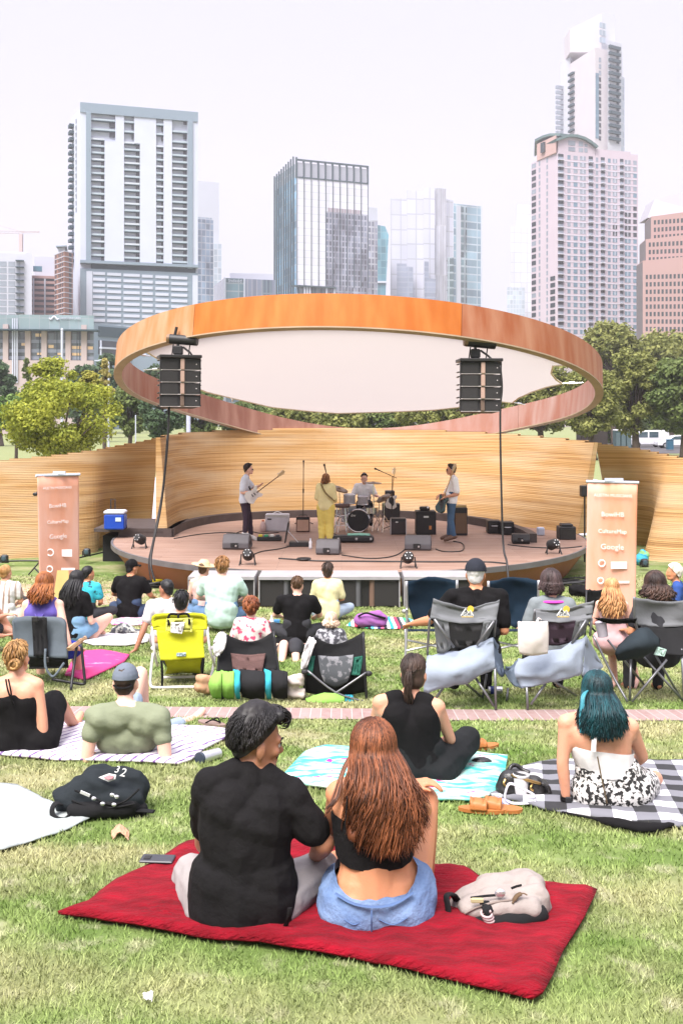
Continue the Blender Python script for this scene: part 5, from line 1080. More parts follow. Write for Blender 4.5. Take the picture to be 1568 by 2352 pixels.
# ---- middle ground
c_black = cloth('black_jersey', (.006,.0055,.006)); c_white = cloth('white_cotton', (.62,.60,.60)); c_jeans = cloth('blue_jeans', (.10,.17,.28)); c_dark = cloth('charcoal', (.035,.035,.04))
hair_dark = hairmat('dark_brown', (.018,.011,.009), (.05,.03,.022)); hair_blk = hairmat('jet', (.008,.008,.009), (.022,.021,.022)); hair_blond = hairmat('honey', (.20,.095,.03), (.46,.27,.11)); hair_red = hairmat('copper', (.16,.045,.012), (.36,.13,.04)); hair_brown = hairmat('brown', (.05,.025,.013), (.12,.065,.033)); hair_pale = hairmat('pale_blonde', (.36,.22,.13), (.66,.53,.42)); hair_white = hairmat('white', (.55,.53,.51), (.7,.68,.66))
d = 6.92
J = dict(pelvis=P(55,1702,d), hipL=P(22,1704,d), hipR=P(92,1704,d), chest=P(42,1608,d), neck=P(44,1556,d+.03), head=P(40,1512,d+.08), shL=P(-8,1576,d), shR=P(85,1574,d), elR=P(98,1650,d-.04), wrR=P(104,1718,d-.06), hdR=P(132,1734,d-.02), elL=P(-30,1650,d), wrL=P(-30,1715,d), knR=P(128,1602,d+.42), anR=P(172,1668,d+.75), toR=P(186,1640,d+.85), knL=P(70,1606,d+.45), anL=P(120,1690,d+.75), toL=P(150,1690,d+.85), pnR=(0,0,-1))
f = person('woman with a blonde bun and black dress leaning back at the left edge', J, .95, 'mid', .010, yaw=R(8), pitch=R(2), male=False, waist=.9, curl={'R': .15, 'L': .2})
sh = f.torso(.014, .16, 1.0)+[(lerp(f.J['chest'],f.J['shL'],.4), .075, lerp(f.J['neck'],f.J['shL'],.5), .045)]
for k in 'LR': sh += f.leg(k, .03, .86, 1.12)
sh += [(f.J['hipR'], .12, lerp(f.J['hipR'], f.J['knR'], .8), .085), (lerp(f.J['hipR'],f.J['knR'],.7), .08, lerp(f.J['hipL'],f.J['knL'],.7), .08)]
wear(f, 'dress', sh, c_black, .006, vox=.012)
for a, c in ((24,40),(18,46)):
    b = MB(); b.tube(dense3([P(a-4,1560,d-.09),P(a+2,1590,d-.12),P(c-12,1620,d-.12)]), .006, 5); b.build('strap', c_black, f.T)
short_hair(f.T, f.M, .95, hair_blond, 150, 1.02, 0, 3, .006, .009)
bun = f.M @ V((.035,-.105,-.01)); b = MB(); rg = random.Random(3)
for i in range(46):
    a = rg.uniform(0,6.28); t = rg.uniform(-.8,.8); q = [bun+V((math.cos(a+j*.7)*.036*math.cos(t), -.012+math.sin(t+j*.12)*.036, math.sin(a+j*.7)*.036*math.cos(t))) for j in range(6)]; b.tube(q, .0075, 4)
b.ell(bun, .034, 10, 8); b.build('bun', hair_blond, f.T, True)
d = 6.7
J = dict(shL=P(217,1642,d), shR=P(370,1648,d), neck=P(290,1622,d+.05), head=P(289,1566,d+.13), chest=P(292,1682,d+.08), pelvis=P(296,1708,d+.55), hipL=P(268,1708,d+.65), hipR=P(326,1708,d+.65), elL=P(199,1742,d-.05), elR=P(381,1747,d-.05), wrL=P(240,1738,d+.2), wrR=P(340,1738,d+.2), knL=P(322,1548,d+.98), anL=P(332,1672,d+1.25), toL=P(338,1672,d+1.42), knR=P(392,1676,d+1.05), anR=P(448,1652,d+1.4), toR=P(466,1632,d+1.46))
f = person('man in an olive t-shirt and grey cap propped on his elbows on the striped blanket', J, 1.0, 'fair', .010, yaw=R(0), girth=.76, waist=.9)
j = f.J; sh = [(j['shL']+V((.02,0,0)),.066,j['shR']+V((-.02,0,0)),.066),(j['shL']+V((.05,.0,-.03)),.095,j['hipL'],.12),(j['shR']+V((-.05,.0,-.03)),.095,j['hipR'],.12),(j['chest']-V((0,.0,.03)),.135,j['pelvis'],.14),(j['chest']+V((-.09,.0,-.04)),.12,j['hipL'],.12),(j['chest']+V((.09,.0,-.04)),.12,j['hipR'],.12),(lerp(j['neck'],j['chest'],.25),.075,j['pelvis'],.14),(lerp(j['shL'],j['shR'],.3)+V((0,.02,-.03)),.10,lerp(j['hipL'],j['hipR'],.3),.13),(lerp(j['shL'],j['shR'],.7)+V((0,.02,-.03)),.10,lerp(j['hipL'],j['hipR'],.7),.13),(lerp(j['neck'],j['shL'],.3),.058,j['shL'],.066),(lerp(j['neck'],j['shR'],.3),.058,j['shR'],.066)]
for k in 'LR': sh += [(j['sh'+k],.062,lerp(j['sh'+k],j['el'+k],.46),.060)]
wear(f, 't_shirt', sh, cloth('olive_tee', (.185,.205,.135), bump=.5), .009, 7, smooth=8)
sh = f.torso(.012, .8, 1)+f.leg('L', .018, .6)+f.leg('R', .018, 1.25); wear(f, 'jean_shorts', sh, cloth('pale_jeans', (.26,.32,.40)), .004)
short_hair(f.T, f.M, 1.0, hair_dark, 0, .98); cap(f.T, f.M, 1.03, cloth('grey_cap', (.13,.15,.185), bump=.2), vox=.007)
b = MB(); R3 = f.M.to_3x3(); b.tube(dense3([f.M @ V((x,y,z)) for x,y,z in ((-.06,-.085,.0),(-.03,-.108,-.012),(.03,-.108,-.012),(.06,-.085,0))]), .012, 6, flat=.5); b.build('cap_strap', c_black, f.T)
d = 6.15
J = dict(pelvis=P(962,1762,d), hipL=P(925,1765,d), hipR=P(1002,1768,d), chest=P(942,1668,d), neck=P(938,1600,d+.05), head=P(950,1546,d+.1), shL=P(873,1614,d), shR=P(1004,1624,d), elR=P(1034,1698,d+.1), wrR=P(985,1718,d+.35), elL=P(852,1700,d+.15), wrL=P(905,1740,d+.4), knR=P(1072,1700,d+.33), anR=P(1000,1768,d+.55), toR=P(985,1772,d+.6), knL=P(890,1730,d+.5), anL=P(1040,1772,d+.42), toL=P(1078,1772,d+.33))
f = person('woman in a black tank top with a dark ponytail sitting on the turquoise blanket', J, .93, 'mid', .010, yaw=R(20), male=False, waist=.95, girth=1.05)
tank(f, c_black, .013, 1.0); sh = f.torso(.015, .75, 1)
for k in 'LR': sh += f.leg(k, .028, 1.7, 1.1)
wear(f, 'wide_trousers', sh, cloth('black_linen', (.012,.013,.014)), .007)
long_hair(f.T, f.M, .95, hair_dark, .2, .03, .03, 230, .0058, .01, gather=(f.M @ V((0,-.108,.035)), .26), seed=4)
d = 5.62
J = dict(pelvis=P(1402,1812,d), hipL=P(1362,1816,d), hipR=P(1445,1816,d), chest=P(1376,1712,d), neck=P(1372,1644,d+.05), head=P(1370,1590,d+.08), shL=P(1300,1660,d), shR=P(1446,1670,d), elL=P(1291,1752,d-.03), wrL=P(1300,1842,d-.03), hdL=P(1278,1866,d-.06), pnL=(0,0,-1), elR=P(1474,1738,d+.1), wrR=P(1435,1765,d+.35), knL=P(1345,1790,d+.45), anL=P(1430,1800,d+.55), toL=P(1470,1800,d+.55), knR=P(1500,1790,d+.4), anR=P(1400,1800,d+.6), toR=P(1370,1800,d+.6))
f = person('woman with teal streaked black hair and white halter top on the checked blanket', J, .93, 'mid', .010, yaw=R(3), male=False, waist=.92, girth=1.08, hip=1.1, curl={'L': .2})
wear(f, 'halter_top', f.torso(.013, .25, .88, butt=False), c_white, .002, cut=[(P(1376,1727,d-.1), V((.12,0,1))), (P(1376,1788,d-.1), V((0,0,-1)))])
pm = mat('ikat_print', (.62,.6,.58), .85, 0, 42, col2=(.015,.014,.014), thr=(.47,.53)); sh = f.torso(.016, .78, 1.0)
for k in 'LR': sh += f.leg(k, .022, .5, 1.05)
wear(f, 'printed_shorts', sh, pm, .003)
b = MB(); b.tube(dense3([P(1370,1648,d-.085),P(1364,1690,d-.135),P(1362,1726,d-.14)]), .014, 6, flat=.35); b.build('neck_tie', c_white, f.T)
b = MB(); b.tube(dense3([P(1371,1738,d-.155),P(1380,1785,d-.168),P(1393,1845,d-.15)]), .004, 5); b.build('zipper', mat('brass_zip', (.2,.14,.08), .4, metal=.6), f.T)
b = MB(); w_ = f.J['wrL']+V((.0,-.0,.022)); b.cyl(w_+V((0,0,-.012)), w_+V((0,0,.012)), .035, n=14); wb = b.build('watch_strap', c_black, f.T); b = MB(); b.box(w_+V((.002,-.036,0)), (.036,.012,.04), bev=.004); b.build('watch_face', mat('watch_black', (.02,.02,.022), .2), wb)
tealh = hairmat('teal', (.005,.008,.010), (.009,.052,.062), .6); long_hair(f.T, f.M, .98, tealh, .225, .05, .12, 900, .004, .004, seed=9, front=2.1)
b = MB(); rg = random.Random(2)
for i in range(14): b.tube(dense3([f.M @ V((-.06,-.07,.03)), P(1338+rg.uniform(-4,4),1600,d-.05), P(1334+rg.uniform(-5,5),1650,d-.08), P(1336+rg.uniform(-5,6),1684,d-.09)]), .0045, 4)
b.build('bright_lock', hairmat('bright_teal', (.04,.20,.25)), f.T, True)
# ---- back rows
def fem(f, m_top, hair, length, top=tee, **k): pass
f = sitter('fair haired man in a white and brown striped shirt at the left edge', 8, 1432, 1300, 14.0, hy=R(20), skn='mid'); sm = planks('stripe_shirt', (.6,.58,.57), (.6,.58,.57), .075, 30, .9, axis=1, gap=.014, mort=(.22,.13,.085), fade=(.6,.58,.57)); tee(f, sm); bottoms(f, c_white); short_hair(f.T, f.M, f.s, hair_blond, 0, 1.06)
f = sitter('copper haired woman with purple straps seated in the grey beach chair', 95, 1522, 1318, 9.75, legs='chair', arms='rest', male=False, skn='fair', girth=1.1, over={'elR': (158,1485,-.1), 'wrR': (182,1490,.25), 'knR': (176,1492,.5), 'anR': (180,1560,.55), 'toR': (186,1566,.4)}, vox=.012, curl={'R': .3})
tank(f, cloth('violet_top', (.12,.09,.35)), .010, .9); bottoms(f, cloth('cobalt_shorts', (.02,.05,.42)), .85, .03, 'shorts'); long_hair(f.T, f.M, f.s, hair_red, .19, .03, .10, 170, .0085, .014, seed=21)
for a in (-1, 1):
    b = MB(); b.tube([f.J['neck']+V((a*.10,-.03,-.03)), f.J['chest']+V((a*.02,-.128,.03))], .008, 5); b.build('strap', MATS['cloth_violet_top'], f.T)
f = sitter('woman with long black hair in a black t-shirt sitting beside the teal shirted person', 165, 1474, 1313, 12.6, yaw=R(20), male=False, skn='fair', girth=1.15, over={'elR': (210,1428,.0), 'wrR': (222,1424,.35), 'knR': (250,1418,.35), 'anR': (212,1468,.1), 'toR': (228,1474,.2)})
tee(f, c_black); bottoms(f, cloth('sky_denim', (.16,.28,.42)), .4, .02, 'shorts'); long_hair(f.T, f.M, f.s, hair_blk, .34, .06, .11, 150, .010, .012, seed=22)
b = MB(); b.tube([f.M @ V((x,-.06,.085)) for x in (-.05,0,.05)], .012, 6); b.build('hair_tie', mat('pink_band', (.5,.05,.15), .6), f.T)
f = sitter('black haired person in a turquoise patterned shirt behind the long haired woman', 195, 1428, 1303, 14.6, yaw=R(15), hy=R(50), skn='tan'); tee(f, mat('teal_print', (.03,.36,.46), .85, 0, 9, col2=(.008,.02,.03), thr=(.55,.6))); bottoms(f, c_dark); short_hair(f.T, f.M, f.s, hair_blk, 0, 1.12)
f = sitter('man in black t-shirt and black cap sitting alone near the cable drop', 296, 1423, 1287, 15.0, yaw=R(10), hy=R(35), skn='tan', girth=1.15, arms='knees', sw=1.05); tee(f, c_black, loose=1.05); bottoms(f, cloth('navy_jeans', (.04,.06,.11))); short_hair(f.T, f.M, f.s, hair_blk, 0, .98); cap(f.T, f.M, f.s*1.05, c_black, vox=.012)
f = sitter('man in a pale grey t-shirt leaning on one straight arm behind the lime chair', 382, 1492, 1334, 11.9, yaw=R(-10), hy=R(-55), legs='straight', skn='brown', over={'elL': (331,1444,-.15), 'wrL': (312,1492,-.25), 'hdL': (300,1499,-.25)}, curl={'L': .2}); tee(f, cloth('ash_tee', (.46,.44,.44))); bottoms(f, cloth('stone_shorts', (.5,.46,.46)), .95, .02, 'shorts'); short_hair(f.T, f.M, f.s, hair_blk, 0, 1.05)
f = sitter('dark haired person reclining in the lime green beach chair', 413, 1535, 1364, 9.8, legs='chair', arms='rest', skn='mid', vox=.012); tee(f, c_white); bottoms(f, c_dark); short_hair(f.T, f.M, f.s*1.08, hair_blk, 60, 1.08)
f = sitter('person in a straw hat beside the ginger man in the mint t-shirt', 466, 1425, 1290, 14.3, male=False, skn='fair', hy=R(20)); tank(f, cloth('blush_top', (.55,.36,.33))); bottoms(f, c_jeans); short_hair(f.T, f.M, f.s, hair_brown, 0, 1.0)
b = MB(); b.lathe(f.M @ V((0,0,.05)), [(.0,.085),(.05,.08),(.085,.04),(.092,.0),(.12,-.008),(.175,.01),(.18,.006),(.12,-.016),(.09,-.01)], 28, Matrix.Rotation(R(8),4,'Y')); b.build('straw_hat', cloth('straw', (.56,.43,.25)), f.T, True)
f = sitter('ginger man in a mint green t-shirt sitting cross legged before the black speakers', 508, 1438, 1283, 13.5, skn='fair', girth=1.25, arms='knees', sw=1.2, male=True); tee(f, cloth('mint_tee', (.42,.56,.50)), loose=1.08, over=.02); bottoms(f, c_jeans); short_hair(f.T, f.M, f.s, hairmat('ginger', (.16,.07,.022), (.32,.16,.06)), 90, 1.1, 0, 5, .012)
f = sitter('curly auburn haired person in the black folding chair with green storage bags', 575, 1530, 1380, 9.3, legs='chair', arms='rest', male=False, skn='fair', vox=.012, pitch=R(-4)); tee(f, mat('floral_print', (.62,.55,.50), .85, 0, 22, col2=(.5,.05,.12), thr=(.52,.6))); bottoms(f, c_dark); short_hair(f.T, f.M, f.s*1.12, hairmat('auburn_curl', (.11,.028,.01), (.26,.085,.03)), 260, 1.16, 0, 6, .011)
f = sitter('short haired man in a black t-shirt between the two black folding chairs', 682, 1476, 1327, 12.2, skn='fair', arms='knees', sw=1.15, girth=1.05); tee(f, c_black); bottoms(f, c_dark); short_hair(f.T, f.M, f.s, hair_brown, 80, .99, low=.02)
d = 11.4
J = dict(pelvis=P(668,1500,d+.35), hipL=P(650,1500,d+.35), hipR=P(690,1500,d+.35), chest=P(668,1478,d+.8), neck=P(668,1470,d+1.0), head=P(668,1466,d+1.15), shL=P(642,1474,d+.95), shR=P(694,1474,d+.95), elL=P(638,1486,d+.7), elR=P(698,1486,d+.7), wrL=P(648,1482,d+.5), wrR=P(690,1482,d+.5), knL=P(652,1480,d-.1), knR=P(678,1478,d-.1), anL=P(645,1532,d-.35), anR=P(680,1532,d-.35), toL=P(642,1542,d-.5), toR=P(680,1542,d-.5))
f = person('person lying back with bare knees raised between the two black folding chairs', J, .9, 'fair', .014, yaw=R(180)); tee(f, c_black); wear(f, 'shorts', f.torso(.015,.7,1)+f.leg('R', .02, 1.25, 1.0), c_dark)
f = sitter('person with chin length dark hair in a pale yellow t-shirt before the speakers', 752, 1424, 1296, 14.8, skn='tan', male=False, girth=1.1, arms='lap', sw=1.1); tee(f, cloth('lemon_tee', (.58,.53,.30)), .8, over=.012); bottoms(f, cloth('light_jeans', (.3,.36,.43))); short_hair(f.T, f.M, f.s, hair_dark, 60, 1.12, low=-.12)
f = sitter('pale blonde person in the black folding chair with a green bag underneath', 760, 1535, 1412, 9.2, legs='chair', arms='rest', male=False, skn='fair', vox=.012); tee(f, mat('grey_check', (.35,.35,.37), .85, 0, 30, col2=(.06,.06,.07), thr=(.48,.55))); bottoms(f, c_dark); short_hair(f.T, f.M, f.s*1.15, hair_pale, 0, 1.12, low=-.1); long_hair(f.T, f.M, f.s*1.15, hair_pale, .06, .02, .01, 130, .009, .004, seed=31)
f = sitter('white haired man in black shirt and cap seated in the left grey chair', 1096, 1524, 1290, 8.55, legs='chair', arms='rest', skn='tan', girth=1.12, vox=.011, over={'elL': (985,1425,.1), 'wrL': (948,1432,.35), 'elR': (1158,1448,0), 'wrR': (1135,1450,.3)}, hy=R(12), sw=1.12); tee(f, c_black, .75); bottoms(f, cloth('black_trousers', (.02,.02,.021))); shoes(f, c_black); short_hair(f.T, f.M, f.s, hair_white, 0, 1.03, low=-.06); cap(f.T, f.M, f.s*1.12, cloth('navy_cap', (.02,.022,.03)), vox=.009)
f = sitter('woman with a dark bob and pink collar seated in the right grey chair', 1270, 1528, 1314, 8.75, legs='chair', arms='rest', male=False, skn='fair', vox=.011, hy=R(-6)); tee(f, cloth('grey_cardigan', (.17,.19,.20)), 1.7); bottoms(f, c_dark); b = MB(); b.tube(dense3([f.J['neck']+V((x,y,-.015)) for x,y in ((-.13,.0),(-.06,-.06),(.06,-.06),(.13,0))]), .022, 8, flat=.6); b.build('pink_collar', cloth('hot_pink', (.55,.06,.36)), f.T)
long_hair(f.T, f.M, f.s*1.12, hairmat('bob', (.022,.013,.012), (.07,.045,.045)), .10, .015, .0, 260, .008, .003, seed=32, front=2.2)
f = sitter('girl with wavy strawberry blonde hair beside the chair with a hanging pouch', 1405, 1492, 1333, 9.3, legs='chair', arms='lap', male=False, skn='fair', girth=.92, yaw=R(12), over={'knL': (1402,1490,.35), 'knR': (1440,1490,.35), 'anL': (1412,1565,.25), 'anR': (1462,1560,.3), 'toL': (1404,1578,.1), 'toR': (1456,1580,.1)}, vox=.012); tank(f, cloth('rose_top', (.55,.36,.36)), .01, .95); bottoms(f, cloth('rose_skirt', (.58,.36,.37)), .8, .035, 'skirt'); long_hair(f.T, f.M, f.s*1.05, hairmat('strawberry', (.26,.11,.04), (.52,.28,.12)), .27, .05, .10, 190, .0085, .016, seed=33)
f = sitter('woman with curly dark brown hair seated in the grey chair at right', 1512, 1532, 1320, 8.9, legs='chair', arms='rest', male=False, skn='tan', vox=.012); tee(f, c_dark); bottoms(f, c_dark); long_hair(f.T, f.M, f.s*1.15, hairmat('dark_curl', (.02,.011,.009), (.075,.04,.028)), .14, .05, .06, 260, .009, .022, seed=34, front=2.3)
f = sitter('person in a blue shirt with a pale headscarf at the right edge', 1566, 1440, 1296, 12.6, yaw=R(-70), hy=R(-80), skn='tan', male=False); tee(f, cloth('royal_blue', (.03,.07,.24))); bottoms(f, c_dark); short_hair(f.T, f.M, f.s*1.05, mat('headscarf', (.62,.58,.52), .8, 0, 14, col2=(.42,.3,.2), thr=(.55,.6)), 0, 1.15)
f = sitter('person cut by the left edge with forearms resting on raised knees', -52, 1500, 1335, 11.6, yaw=R(40), legs='bent', skn='mid', over={'elR': (-20,1425,.1), 'wrR': (14,1412,.2), 'hdR': (32,1410,.25), 'elL': (-25,1462,.0), 'wrL': (10,1460,.1), 'hdL': (28,1456,.15), 'knR': (0,1440,.4)}); tee(f, c_dark); bottoms(f, c_dark, .9); short_hair(f.T, f.M, f.s, hair_brown, 0, 1.05)
# ================= folding chairs
m_tube = mat('grey_tube', (.20,.20,.21), .35, .1, metal=.6); m_silver = mat('silver_tube', (.55,.55,.57), .3, .05, metal=.7); m_btube = mat('black_tube', (.02,.02,.022), .4, .1, metal=.3)
def fabric(name, rows, m, parent, sag=.0, th=.006, n=10, wr=.004, seed=0):
    """cloth stretched over rows of control points (top to bottom), bulging away from the camera by sag"""
    rows = [[V(p) for p in r] for r in rows]; H = len(rows); W = 12
    def along(r, t):
        k = t*(len(r)-1); i = min(int(k), len(r)-2); q = dense3(r, 8); return q[min(len(q)-1, int(round(t*(len(q)-1))))]
    cols = [[along(r, i/W) for i in range(W+1)] for r in rows]; pts = []
    K = 10 if H > 1 else 1
    G_ = []
    for j in range(K+1):
        row = []
        for i in range(W+1):
            c = [cols[h][i] for h in range(H)]; q = dense3(c, 8); p = q[int(round(j/K*(len(q)-1)))].copy()
            e = math.sin(PI*i/W)*math.sin(PI*min(1,(j/K)*.9+.1)); p.y += sag*e+wr*mnoise.noise((i*.6+seed*3, j*.45, seed)); p.z += wr*.8*mnoise.noise((i*.5, j*.5+seed, 4))
            row.append(p)
        G_ += row
    b = MB(); b.grid(G_, W+1); o = b.build(name, m, parent, True); md = o.modifiers.new('t','SOLIDIFY'); md.thickness = th; md.offset = 0; return o
def poles(name, segs, r, m, parent):
    for s in segs:
        b = MB(); b.tube(dense3(s, 4) if len(s) > 2 else s, r, 7); b.build(name, m, parent, True)
f_grey = cloth('chair_grey', (.155,.16,.17), bscale=9); f_pale = cloth('chair_pale', (.27,.31,.38), bscale=9, bump=.25); f_blk = cloth('chair_black', (.016,.016,.017), bscale=9); f_navy = cloth('chair_navy', (.012,.026,.045), bscale=7); f_lime = cloth('chair_lime', (.46,.46,.02), bscale=9); f_steel = cloth('chair_steel', (.10,.12,.14), bscale=9)
m_mesh = mat('chair_mesh', (.02,.019,.02), .8, .3, 90)
m_yel = mat('logo_yellow', (.65,.42,.05), .6); m_wlogo = mat('logo_white', (.6,.6,.58), .6)
def logo(T, c, s, d):  # white tent peak with a yellow sun and three letters
    q = lambda x, y: P(c[0]+x*s, c[1]+y*s, d)
    b = MB(); b.tube([q(-14,6),q(-3,-10),q(3,-1),q(7,-6),q(14,6)], .006, 5); b.build('logo_peak', m_wlogo, T)
    b = MB(); b.cyl(q(8,-9), q(8,-9)+V((0,.004,0)), .028*s, n=14); b.build('logo_sun', m_yel, T)
    text_mesh('GCI', frame_m(q(0,3.5), (1,0,0), (0,0,1)), .045*s, m_wlogo, 'logo_letters', T, .002)
    b = MB(); b.tube([q(-13,9),q(14,9)], .003, 4); b.build('logo_line', m_yel, T)
# left and right grey rocking chairs
d = 8.35; T = thing('folding_chair', 'grey rocking camp chair with a black mesh back holding the white haired man', 'chair', G(1076,1632), 'grey folding chairs')
fabric('backrest', [[P(995,1374,d+.02),P(1035,1388,d+.04),P(1076,1396,d+.05),P(1115,1388,d+.04),P(1147,1377,d+.02)],[P(987,1420,d),P(1030,1428,d+.02),P(1072,1432,d+.03),P(1110,1430,d+.02),P(1139,1424,d)]], f_grey, T, .03, wr=.012)
fabric('back_mesh', [[P(1028,1426,d+.03),P(1070,1431,d+.04),P(1110,1428,d+.03)],[P(1034,1487,d+.08),P(1068,1490,d+.09),P(1098,1486,d+.08)]], m_mesh, T)
fabric('side_panel', [[P(995,1420,d+.01),P(1014,1424,d+.02),P(1029,1426,d+.02)],[P(1003,1500,d+.1),P(1020,1500,d+.09),P(1035,1488,d+.08)]], f_grey, T); fabric('side_panel', [[P(1110,1428,d+.02),P(1125,1426,d+.01),P(1139,1424,d+.01)],[P(1097,1488,d+.08),P(1112,1478,d+.08),P(1122,1460,d+.08)]], f_grey, T)
fabric('seat', [[P(981,1504,d+.15),P(1040,1496,d+.1),P(1090,1482,d+.06),P(1131,1464,d+.05)],[P(975,1545,d+.05),P(1040,1540,d-.02),P(1090,1525,d-.03),P(1134,1500,d)],[P(972,1588,d+.1),P(1030,1580,d+.02),P(1085,1562,d+.0),P(1136,1534,d)]], f_pale, T, -.015, wr=.03, seed=2)
fabric('seat_corner', [[P(1131,1464,d+.05),P(1146,1485,d+.2),P(1150,1500,d+.3)],[P(1136,1536,d),P(1152,1556,d+.18),P(1158,1544,d+.3)]], cloth('chair_pale2', (.15,.19,.25)), T, wr=.02, seed=3)
logo(T, (1072,1408), 1.0, d-.03)
poles('post', [[P(987,1421,d+.02),P(984,1450,d+.06),P(981,1504,d+.15)],[P(997,1422,d),P(1042,1487,d+.02)],[P(1134,1426,d),P(1094,1482,d+.02)],[P(1138,1424,d+.05),P(1134,1462,d+.08)]], .011, m_tube, T)
poles('leg', [[P(1136,1534,d),P(1138,1634,d)],[P(1092,1558,d+.05),P(1134,1622,d)],[P(1064,1565,d+.1),P(1104,1600,d+.5)],[P(1117,1548,d+.5),P(1107,1608,d+.5)],[P(983,1586,d+.15),P(984,1600,d+.15)],[P(1022,1572,d+.1),P(996,1610,d+.1)]], .011, m_tube, T)
d = 8.35; T = thing('folding_chair', 'grey rocking camp chair with a cream tote bag hooked on its back', 'chair', G(1275,1636), 'grey folding chairs')
fabric('backrest', [[P(1228,1398,d+.02),P(1262,1401,d+.04),P(1300,1398,d+.05),P(1335,1388,d+.03),P(1363,1379,d+.02)],[P(1232,1424,d),P(1262,1428,d+.02),P(1295,1429,d+.03),P(1330,1426,d+.02),P(1358,1420,d)]], f_grey, T, .03, wr=.012, seed=5)
fabric('back_mesh', [[P(1252,1426,d+.03),P(1285,1429,d+.04),P(1322,1424,d+.03)],[P(1254,1482,d+.08),P(1285,1482,d+.09),P(1312,1474,d+.08)]], mat('plum_mesh', (.035,.018,.03), .8, .3, 90), T)
fabric('side_panel', [[P(1322,1425,d+.02),P(1342,1422,d+.01),P(1357,1419,d+.01)],[P(1310,1476,d+.08),P(1326,1468,d+.08),P(1340,1450,d+.08)]], f_grey, T)
fabric('seat', [[P(1190,1512,d+.12),P(1245,1500,d+.06),P(1300,1482,d+.03),P(1345,1459,d+.03)],[P(1180,1545,d+.05),P(1245,1542,d-.04),P(1295,1525,d-.04),P(1340,1500,d)],[P(1198,1580,d+.02),P(1250,1572,d-.02),P(1295,1560,d-.01),P(1335,1548,d)]], f_pale, T, -.015, wr=.03, seed=7)
fabric('seat_corner', [[P(1345,1459,d+.03),P(1362,1490,d+.2),P(1382,1526,d+.3)],[P(1336,1550,d),P(1356,1560,d+.15),P(1384,1532,d+.3)]], f_pale, T, wr=.02, seed=8)
fabric('seat_corner', [[P(1190,1512,d+.12),P(1172,1530,d+.2),P(1160,1530,d+.3)],[P(1198,1582,d+.02),P(1176,1572,d+.15),P(1158,1545,d+.3)]], MATS['cloth_chair_pale2'], T, wr=.02, seed=9)
logo(T, (1292,1408), 1.0, d-.03)
poles('post', [[P(1228,1400,d+.03),P(1220,1450,d+.08),P(1200,1510,d+.15)],[P(1345,1424,d),P(1312,1478,d+.02)],[P(1358,1420,d+.03),P(1354,1460,d+.05)]], .011, m_tube, T)
poles('leg', [[P(1209,1578,d),P(1211,1635,d)],[P(1252,1570,d+.03),P(1218,1618,d)],[P(1272,1566,d+.05),P(1322,1598,d+.35)],[P(1166,1580,d+.45),P(1163,1610,d+.4)],[P(1336,1550,d+.1),P(1346,1572,d+.1)]], .011, m_tube, T)
# two empty navy chairs further on
for us, lab in (((932,1050,938,1060),'empty navy folding chair with a silver frame left of the white haired man'),((1120,1237,1112,1230),'empty navy folding chair between the white haired man and the woman with the bob')):
    d = 9.6; a, c, e, g = us; T = thing('folding_chair', lab, 'chair', G((a+c)/2,1570), 'navy folding chairs')
    fabric('backrest', [[P(a,1338,d),P((a+c)/2,1326,d+.03),P(c,1334,d)],[P(a+4,1385,d+.05),P((a+c)/2,1380,d+.09),P(c-3,1384,d+.05)],[P(e+14,1432,d+.1),P((a+c)/2,1440,d+.13),P(g-12,1432,d+.1)]], f_navy, T, .05, wr=.03, seed=a)
    poles('post', [[P(a+1,1335,d),P(a+2,1420,d+.05),P(a-2,1525,d-.02)],[P(c-1,1333,d),P(c-2,1420,d+.05),P(c,1525,d-.02)],[P(a+2,1400,d+.02),P(a-4,1408,d+.3)],[P(c-2,1400,d+.02),P(c+3,1408,d+.3)]], .013, m_silver, T)
    poles('leg', [[P(a-2,1430,d+.5),P(a,1515,d+.5)],[P(c+1,1430,d+.5),P(c+1,1515,d+.5)],[P(a,1495,d),P(c,1470,d+.4)],[P(a,1470,d+.4),P(c,1495,d)]], .011, m_silver, T)
    fabric('seat', [[P(a+3,1450,d+.1),P(c-3,1450,d+.1)],[P(a+3,1445,d+.5),P(c-3,1445,d+.5)]], f_navy, T, wr=.01)
    poles('armrest', [[P(a-4,1404,d+.05),P(a-6,1404,d+.45)],[P(c+4,1404,d+.05),P(c+5,1404,d+.45)]], .02, m_silver, T)
# grey chair with a hanging pouch, far right
d = 8.75; T = thing('folding_chair', 'dark grey folding chair with a hanging black pouch and crossed legs at right', 'chair', G(1500,1610), 'grey folding chairs')
fabric('backrest', [[P(1455,1372,d),P(1500,1380,d+.03),P(1540,1383,d+.04),P(1580,1378,d)],[P(1456,1405,d+.02),P(1510,1412,d+.06),P(1580,1410,d+.02)],[P(1462,1436,d+.05),P(1512,1440,d+.08),P(1582,1438,d+.05)]], f_grey, T, .05, wr=.012, seed=14)
fabric('lower_back', [[P(1468,1436,d+.05),P(1520,1441,d+.08),P(1585,1438,d+.05)],[P(1500,1478,d-.05),P(1540,1482,d-.02),P(1590,1480,d-.05)],[P(1520,1500,d-.1),P(1550,1506,d-.08),P(1590,1504,d-.1)]], f_blk, T, wr=.012, seed=15)
fabric('pouch', [[P(1420,1482,d-.05),P(1455,1450,d-.1),P(1480,1440,d-.08),P(1515,1470,d-.1)],[P(1412,1500,d-.1),P(1450,1480,d-.2),P(1485,1476,d-.2),P(1512,1482,d-.12)],[P(1418,1518,d-.05),P(1440,1514,d-.12),P(1475,1510,d-.12),P(1506,1488,d-.1)]], cloth('pouch_black', (.022,.03,.036)), T, -.06, .01, wr=.02, seed=16)
